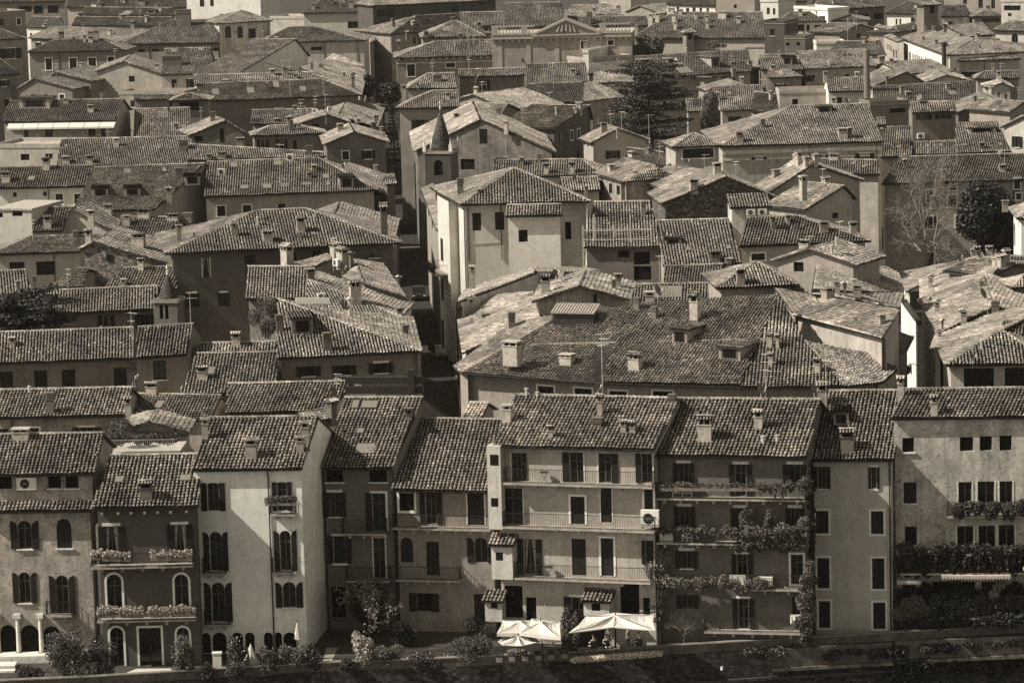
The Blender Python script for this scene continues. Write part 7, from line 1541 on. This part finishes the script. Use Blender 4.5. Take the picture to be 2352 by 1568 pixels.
# ------------------------------------------------------------------ flower boxes and climbers on the fronts
def onfront(b, x, y, off, key='f'):
    P, Q, e, nn = b.fronts[key]; P2, Q2 = P+nn*off, Q+nn*off; return vp(x, y, P2, Q2)
def blossom_row(b, cr_, x0, x1, y, off, label, v=.45, n=900, boxes=(), rz=.32, name='flower_box'):
    S(cr_); a, c = onfront(b, x0, y, off), onfront(b, x1, y, off); k = MB(); L = np.linalg.norm(c-a); m = max(2, int(L/.22)); nn = b.fronts['f'][3]
    for i in range(m):
        p = a+(c-a)*((i+.5)/m); leaves(k, p+Z*random.uniform(-.08, .1), [.2, .22, rz*random.uniform(.6, 1.1)], n//m, .06, leaf_mat(v, 1.6), lo=.05, hi=1, shell=.3)
    bx = MB(); bx.box(a-Z*.42-nn*.1, c-a, nn*.22, Z*.2, flat('flower_trough', .2))
    thing2(name, label, 'flower box', [('trough', bx), ('flowers', k)], 'flower boxes on the balconies')
blossom_row(F2, 'B0', 555, 625, 778, 1.0, 'short blossom box at the left end of the upper balcony'); blossom_row(F2, 'B0', 622, 738, 788, 1.1, 'blossom box before the left curtained door'); blossom_row(F2, 'B0', 748, 796, 790, 1.1, 'smallest blossom clump on the upper balcony', n=400)
blossom_row(F2, 'B0', 915, 1050, 785, 1.1, 'blossom box left of the right curtained door'); blossom_row(F2, 'B0', 1052, 1168, 786, 1.1, 'blossom box at the right end of the upper balcony')
blossom_row(F2, 'B0', 590, 740, 1128, 1.1, 'leftmost blossom box on the lower balcony', n=1400, rz=.42); blossom_row(F2, 'B0', 742, 872, 1132, 1.1, 'blossom box left of the gap on the lower balcony', n=1300, rz=.42)
blossom_row(F2, 'B0', 900, 1045, 1126, 1.1, 'blossom box right of the gap on the lower balcony', n=1400, rz=.42); blossom_row(F2, 'B0', 1050, 1188, 1120, 1.1, 'rightmost blossom box on the lower balcony', n=1300, rz=.4)
blossom_row(F3, 'B1', 55, 245, 450, .65, 'spilling planter on the white house top balcony', v=.12, n=1200, rz=.3)
blossom_row(F7, 'B2', 900, 1560, 362, 1.0, 'thin weedy trough along the top balcony of the climber house', v=.1, n=1200, rz=.16)
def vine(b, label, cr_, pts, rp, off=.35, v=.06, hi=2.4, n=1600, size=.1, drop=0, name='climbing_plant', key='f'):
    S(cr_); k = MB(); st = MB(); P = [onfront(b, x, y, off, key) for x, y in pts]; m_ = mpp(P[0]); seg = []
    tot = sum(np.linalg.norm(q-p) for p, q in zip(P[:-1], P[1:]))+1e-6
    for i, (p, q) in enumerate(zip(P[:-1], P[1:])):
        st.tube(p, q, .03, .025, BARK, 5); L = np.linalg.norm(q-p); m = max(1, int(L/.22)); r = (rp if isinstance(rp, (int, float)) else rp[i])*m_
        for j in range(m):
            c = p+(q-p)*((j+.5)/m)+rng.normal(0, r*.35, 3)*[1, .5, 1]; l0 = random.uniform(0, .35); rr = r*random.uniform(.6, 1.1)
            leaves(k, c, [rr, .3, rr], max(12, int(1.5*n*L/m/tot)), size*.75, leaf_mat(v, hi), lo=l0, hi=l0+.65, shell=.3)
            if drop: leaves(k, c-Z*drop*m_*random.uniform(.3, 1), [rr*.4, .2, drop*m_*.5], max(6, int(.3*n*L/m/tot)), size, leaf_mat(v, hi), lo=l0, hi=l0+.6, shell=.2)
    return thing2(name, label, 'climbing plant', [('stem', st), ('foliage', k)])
vine(F7, 'sunlit climber rising left of the bare shrub', 'B2', [(890, 1240), (880, 1100), (900, 950), (890, 850), (905, 780)], [38, 48, 58, 42], .8, v=.12, n=6500, size=.11)
vine(F7, 'long ivy garland hanging over the third balcony', 'B2', [(960, 945), (1120, 965), (1300, 960), (1420, 970), (1530, 965)], [38, 42, 40, 38], 1.0, v=.11, n=5200)
vine(F7, 'ivy garland along the second balcony rail', 'B2', [(905, 632), (1100, 636), (1300, 645), (1480, 650), (1740, 655)], [10, 20, 35, 45], 1.1, v=.09, n=4200, drop=30)
vine(F7, 'ivy column climbing between the upper balconies', 'B2', [(1425, 700), (1420, 600), (1430, 510)], [45, 38], .8, v=.08, n=3200)
vine(F7, 'dense ivy mass under the right end of the balconies', 'B2', [(1400, 690), (1500, 710), (1600, 720), (1740, 700)], [50, 55, 55], .9, v=.06, n=5000, drop=40)
vine(F7, 'leafy creeper draped over the top balcony rail at the right', 'B3', [(-60, 370), (60, 370), (160, 365), (240, 345)], [18, 22, 28], 1.1, v=.08, n=3200, drop=50)
vine(F7, 'second ivy column right of the windowed bay', 'B3', [(15, 720), (10, 600), (12, 520)], [45, 30], .9, v=.07, n=2400)
vine(F7, 'pale tufted creeper at the right end of the second balcony', 'B3', [(60, 645), (150, 635), (215, 620), (245, 570)], [25, 28, 34], 1.1, v=.10, n=3400, drop=40)
vine(F7, 'thick dark ivy stem running the full height by the drainpipe', 'B3', [(262, 1200), (270, 900), (272, 600), (262, 300), (262, 230)], [22, 22, 20, 16], .3, v=.012, n=6000)
vine(F7, 'sunlit ivy pillar falling to the river wall', 'B3', [(215, 1330), (230, 1200), (240, 1050), (245, 930), (250, 850)], [42, 50, 48, 44], .8, v=.085, n=7500)
S('B3')
vine(F9, 'vine filling the small balcony under the triple windows', 'B3', [(1110, 510), (1200, 500), (1350, 505), (1480, 500), (1580, 490)], [35, 42, 40, 45], .9, v=.04, n=5200, drop=50)
vine(F9, 'dark vine hedge along the long upper terrace', 'B3', [(800, 770), (950, 760), (1150, 755), (1350, 760), (1600, 745)], [38, 34, 36, 42], 2.3, v=.028, n=7000, drop=80)
vine(F9, 'trailing vine curtain along the lower terrace', 'B3', [(1000, 1090), (1150, 1090), (1300, 1080), (1600, 1080)], [38, 42, 48], 1.6, v=.04, n=6500, drop=60)
vine(F9, 'pale hanging plant at the left end of the lower terrace', 'B3', [(790, 1130), (870, 1110), (950, 1120)], [45, 55], 1.7, v=.10, n=4200, drop=40)
vine(F9, 'bright leafy clump hanging before the terrace openings', 'B3', [(1390, 1020), (1395, 950)], [42], 1.8, v=.15, n=1500)
vine(F9, 'leafy tuft at the foot of the thick drainpipe', 'B3', [(760, 1250), (765, 1175)], [28], .4, v=.07, n=900)
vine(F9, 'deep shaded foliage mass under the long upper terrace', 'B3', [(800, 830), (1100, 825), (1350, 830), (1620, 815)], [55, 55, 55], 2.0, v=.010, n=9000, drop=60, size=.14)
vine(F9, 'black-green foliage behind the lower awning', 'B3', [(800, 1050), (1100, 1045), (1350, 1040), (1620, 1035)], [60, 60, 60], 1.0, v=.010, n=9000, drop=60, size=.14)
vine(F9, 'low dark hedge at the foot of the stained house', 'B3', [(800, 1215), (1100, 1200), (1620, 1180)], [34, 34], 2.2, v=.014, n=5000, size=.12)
# scalloped awnings on the terraces
def awning(b, label, cr_, x0, x1, y0, y1, off0, off1, v=.45, key='f'):
    S(cr_); a, c = onfront(b, x0, y0, off0), onfront(b, x1, y0, off0); d, f = onfront(b, x0, y1, off1), onfront(b, x1, y1, off1); k = MB(); vl = MB(); m = 22; mt = flat('awning_cloth', v, .9, var=.2, sc=1)
    for i in range(m):
        p, q = i/m, (i+1)/m; k.poly([a+(c-a)*p, a+(c-a)*q, d+(f-d)*q, d+(f-d)*p], mt); u, w_ = d+(f-d)*p, d+(f-d)*q; mid = (u+w_)/2
        vl.poly([u, w_, w_-Z*.14, mid-Z*.3, u-Z*.14], mt)
    thing2('awning', label, 'awning', [('cloth', k), ('valance', vl)])
awning(F9, 'scalloped pale awning under the long vine terrace', 'B3', 1055, 1475, 890, 915, 1.6, 2.6); awning(F9, 'short scalloped awning at the left end of the vine terrace', 'B3', 785, 930, 940, 945, 1.8, 2.5); awning(F9, 'narrow torn awning edge below the trailing vines', 'B3', 1045, 1350, 1160, 1180, 1.2, 2.0, .5); awning(F9, 'dim scalloped awning strip beside the torn awning', 'B3', 800, 985, 1195, 1200, 1.4, 2.0, .25)
# laundry
def cloth(b, label, cr_, x0, y0, x1, y1, off, v=.55):
    S(cr_); k = MB(); n = 8; a, c = onfront(b, x0, y0, off), onfront(b, x1, y0, off); h = a[2]-onfront(b, x0, y1, off)[2]; nn = b.fronts['f'][3]
    for i in range(n):
        p, q = a+(c-a)*i/n, a+(c-a)*(i+1)/n; w0, w1 = nn*.04*math.sin(i*2.1), nn*.04*math.sin((i+1)*2.1); k.poly([p, q, q+w1-Z*h, p+w0-Z*h], flat('laundry', v, .9, var=.1))
    single('laundry', k, label, 'laundry')
cloth(F7, 'pale towel hung over the third balcony garland', 'B2', 1322, 908, 1420, 970, 1.15, .45); cloth(F7, 'white cloth drying on the lowest balcony', 'B3', 135, 1150, 200, 1205, 1.0, .75)
# cabinets, units and tables on the balconies
def box_on(b, name, label, cat, cr_, x0, y0, x1, y1, off, mat, group=None, shelf=False):
    S(cr_); a = onfront(b, x0, y1, off); m_ = mpp(a); e, nn = b.fronts['f'][2:]; w_, h_ = (x1-x0)*m_, (y1-y0)*m_; k = MB(); d = .4
    if shelf:
        for q in (0, w_/2-.02, w_-.05):
            for dd in (0, .35): k.box(a+e*q+nn*dd, e*.05, nn*.05, Z*h_, mat)
        for q in (.05, h_*.5, h_-.05): k.box(a+Z*q, e*w_, nn*.4, Z*.05, mat)
    else:
        k.box(a, e*w_, nn*d, Z*h_, mat)
        for q in range(int(h_/.09)): k.box(a+nn*d+e*.04+Z*(.05+q*.09), e*(w_-.08), nn*.015, Z*.04, mat)
    single(name, k, label, cat, group)
box_on(F7, 'shelf_unit', 'white shelf unit on the top balcony of the climber house', 'shelf', 'B2', 980, 375, 1100, 437, .4, WHITE, shelf=True)
box_on(F7, 'balcony_cabinet', 'slatted white cabinet on the second balcony', 'cabinet', 'B2', 903, 648, 985, 705, .5, WHITE); box_on(F7, 'balcony_chair', 'white plastic chair beside the slatted cabinet', 'chair', 'B2', 1038, 650, 1100, 705, .5, WHITE, shelf=True)
S('B3'); a = onfront(F7, -55, 970, .3); b_ = acunit(a, F7.fronts['f'][2], F7.fronts['f'][3], .95, .6); single('air_conditioner', b_, 'white cooling unit at the end of the ivy garland', 'air conditioner')
def bistro(b, cr_, x, y, off, label, grp):
    S(cr_); p = onfront(b, x, y, off); k = MB(); k.tube(p+Z*.72, p+Z*.75, .32, .32, IRON, 14); q = MB(); e, nn = b.fronts['f'][2:]
    for s_ in (-1, 1): q.tube(p+e*.22*s_+nn*.1*s_, p-e*.2*s_+nn*.1*s_+Z*.72, .014, .014, IRON, 4)
    thing2('bistro_table', label, 'table', [('tabletop', k), ('legs', q)], grp)
bistro(F6, 'B2', 198, 350, .5, 'small folding iron table on the top balcony of the pale house', 'balcony tables'); bistro(F6, 'B2', 225, 925, .5, 'small folding iron table on the lowest balcony of the pale house', 'balcony tables')
bush('potted flowers on the top balcony beside the shutter', 'B2', 400, 352, 300, 75, v=.09, n=500, size=.05, z0=0) if False else None
# terrace hedge & railing before the pavilion
S('Z0'); a, c = g(1290, 1215, 11.0), g(2090, 1200, 11.0); k = MB(); e_ = unit((c-a)*[1, 1, 0]); rl = MB(); L = np.linalg.norm(c-a)
sl_ = MB(); sl_.box(a-Z*.3, c-a, np.array([-e_[1], e_[0], 0])*5, Z*.2, flat('terrace_slab', .45)); sl_.box(a*[1, 1, 0]+Z*2, (c-a)*[1, 1, 0], np.array([-e_[1], e_[0], 0])*.2, Z*8.7, wall_mat(.3))
for z_ in (.1, .95): rl.box(a+Z*z_, c-a, [0, .03, 0], Z*.03, flat('rail_white', .5))
for i in range(int(L/.14)): rl.box(a+e_*i*.14, e_*.02, [0, .02, 0], Z*.95, flat('rail_white', .5))
thing2('roof_terrace', 'small roof terrace with a pale railing before the gabled pavilion', 'terrace', [('floor_slab', sl_), ('railing', rl)])
k = MB()
for i in range(30):
    p = a+(c-a)*(.02+.96*i/29)+np.array([0, .5, .95]); 
    if 8 < i < 11: continue
    leaves(k, p+Z*random.uniform(-.2, .2), [.35, .3, .35], 160, .07, leaf_mat(.05, 2.4), lo=random.uniform(0, .3), hi=.9, shell=.4)
single('terrace_hedge', k, 'dark leafy hedge growing along the pavilion terrace railing', 'hedge')
S('Z0'); p = g(1430, 1040, 11.6); k = MB(); tk = MB(); limb(tk, p-Z*.6, p+Z*.9, .04, .02)
leaves(k, p+Z*.8, [1.0, .8, .75], 1500, .08, leaf_mat(.07, 2.4), shell=.3); thing2('potted_olive', 'loose pale shrub at the left end of the pavilion terrace', 'shrub', [('stem', tk), ('foliage', k)])

# ------------------------------------------------------------------ weeds and creepers on the river wall
S('S')
def wallweed(label, x0, x1, y, zc, hz, n, v):
    k = MB(); a, c = g(x0, y[0], zc), g(x1, y[1], zc); m = int(np.linalg.norm(c-a)/.5)
    for i in range(m):
        f = (i+.5)/m; p = a+(c-a)*f; 
        if math.sin(f*23+x0)+math.sin(f*57) < -.9: continue
        hh = hz*random.uniform(.35, 1); leaves(k, p+np.array([0, -.2, -hh*.6]), [.45, .4, hh*.7], int(n*random.uniform(.5, 1.2)), .12, leaf_mat(v, 2.4), lo=random.uniform(0, .3), hi=random.uniform(.5, 1), shell=.3)
    single('wall_creeper', k, label, 'creeper')
wallweed('dark creeper mat covering the river wall under the plain pale house', 3150, 3560, (2640, 2612), -1.6, 1.8, 260, .02)
wallweed('dark bushes at the foot of the river wall at the right end', 3380, 4150, (2690, 2640), -3.4, 2.2, 320, .018)
wallweed('scattered weeds along the river wall below the canopy', 1950, 3050, (2700, 2630), -1.4, .7, 60, .03)
wallweed('low growth under the garden wall at the left', 300, 1250, (2760, 2715), -1.0, .8, 110, .022)
wallweed('creeper tuft spilling over the coping by the ivy pillar', 2980, 3250, (2590, 2560), .3, .9, 160, .05)
# drain pipe stub with lamp on the wall
S('S'); A = g(2885, 2625, .2); k = MB(); k.tubes([A, A+np.array([.1, -.5, .2]), A+np.array([0, -.6, -.5])], .035, IRON, 6); k2 = MB(); k2.tube(A+np.array([0, -.6, -.5]), A+np.array([0, -.6, -.75]), .08, .1, WHITE, 8)
thing2('wall_lamp', 'small white lamp hooked over the river wall', 'lamp', [('bracket', k), ('lamp_shade', k2)])


wallweed('dark growth along the coping at the right end of the river wall', 3300, 4150, (2598, 2548), -.2, .7, 150, .02)
wallweed('dense dark creeper hanging down the right river wall', 3560, 4150, (2640, 2600), -1.2, 1.6, 300, .014)
bush('low dark shrub at the left corner by the stone steps', 'B0', 180, 1560, 1450, 200, v=.03, n=1200)
bush('dark shrub in front of the white garden cabinet', 'B0', 1250, 1545, 1430, 120, v=.03, n=900)
bush('speckled flowering shrub below the small pointed canopy', 'B0', 1440, 1550, 1440, 150, v=.05, n=1200, blossoms=70)
bush('dark shrub hiding the end of the path by the lounger', 'B1', 560, 1500, 1420, 120, v=.03, n=900)
bush('dark creeping bush between the dome bush and the willow shrub', 'B1', 1020, 1470, 1380, 220, v=.025, n=1500)
# ------------------------------------------------------------------ slight distance haze
hm = bpy.data.materials.new('haze'); hm.use_nodes = True; hn = hm.node_tree; hn.nodes.clear()
ho = hn.nodes.new('ShaderNodeOutputMaterial'); hv = hn.nodes.new('ShaderNodeVolumePrincipled'); hv.inputs['Density'].default_value = .00004; hv.inputs['Color'].default_value = (1, .93, .8, 1); hv.inputs['Anisotropy'].default_value = .2
hn.links.new(hv.outputs[0], ho.inputs['Volume']); k = MB(); k.box([-950, -60, -9], [1900, 0, 0], [0, 3300, 0], [0, 0, 70], hm); o = k.build('haze'); o['kind'] = 'stuff'
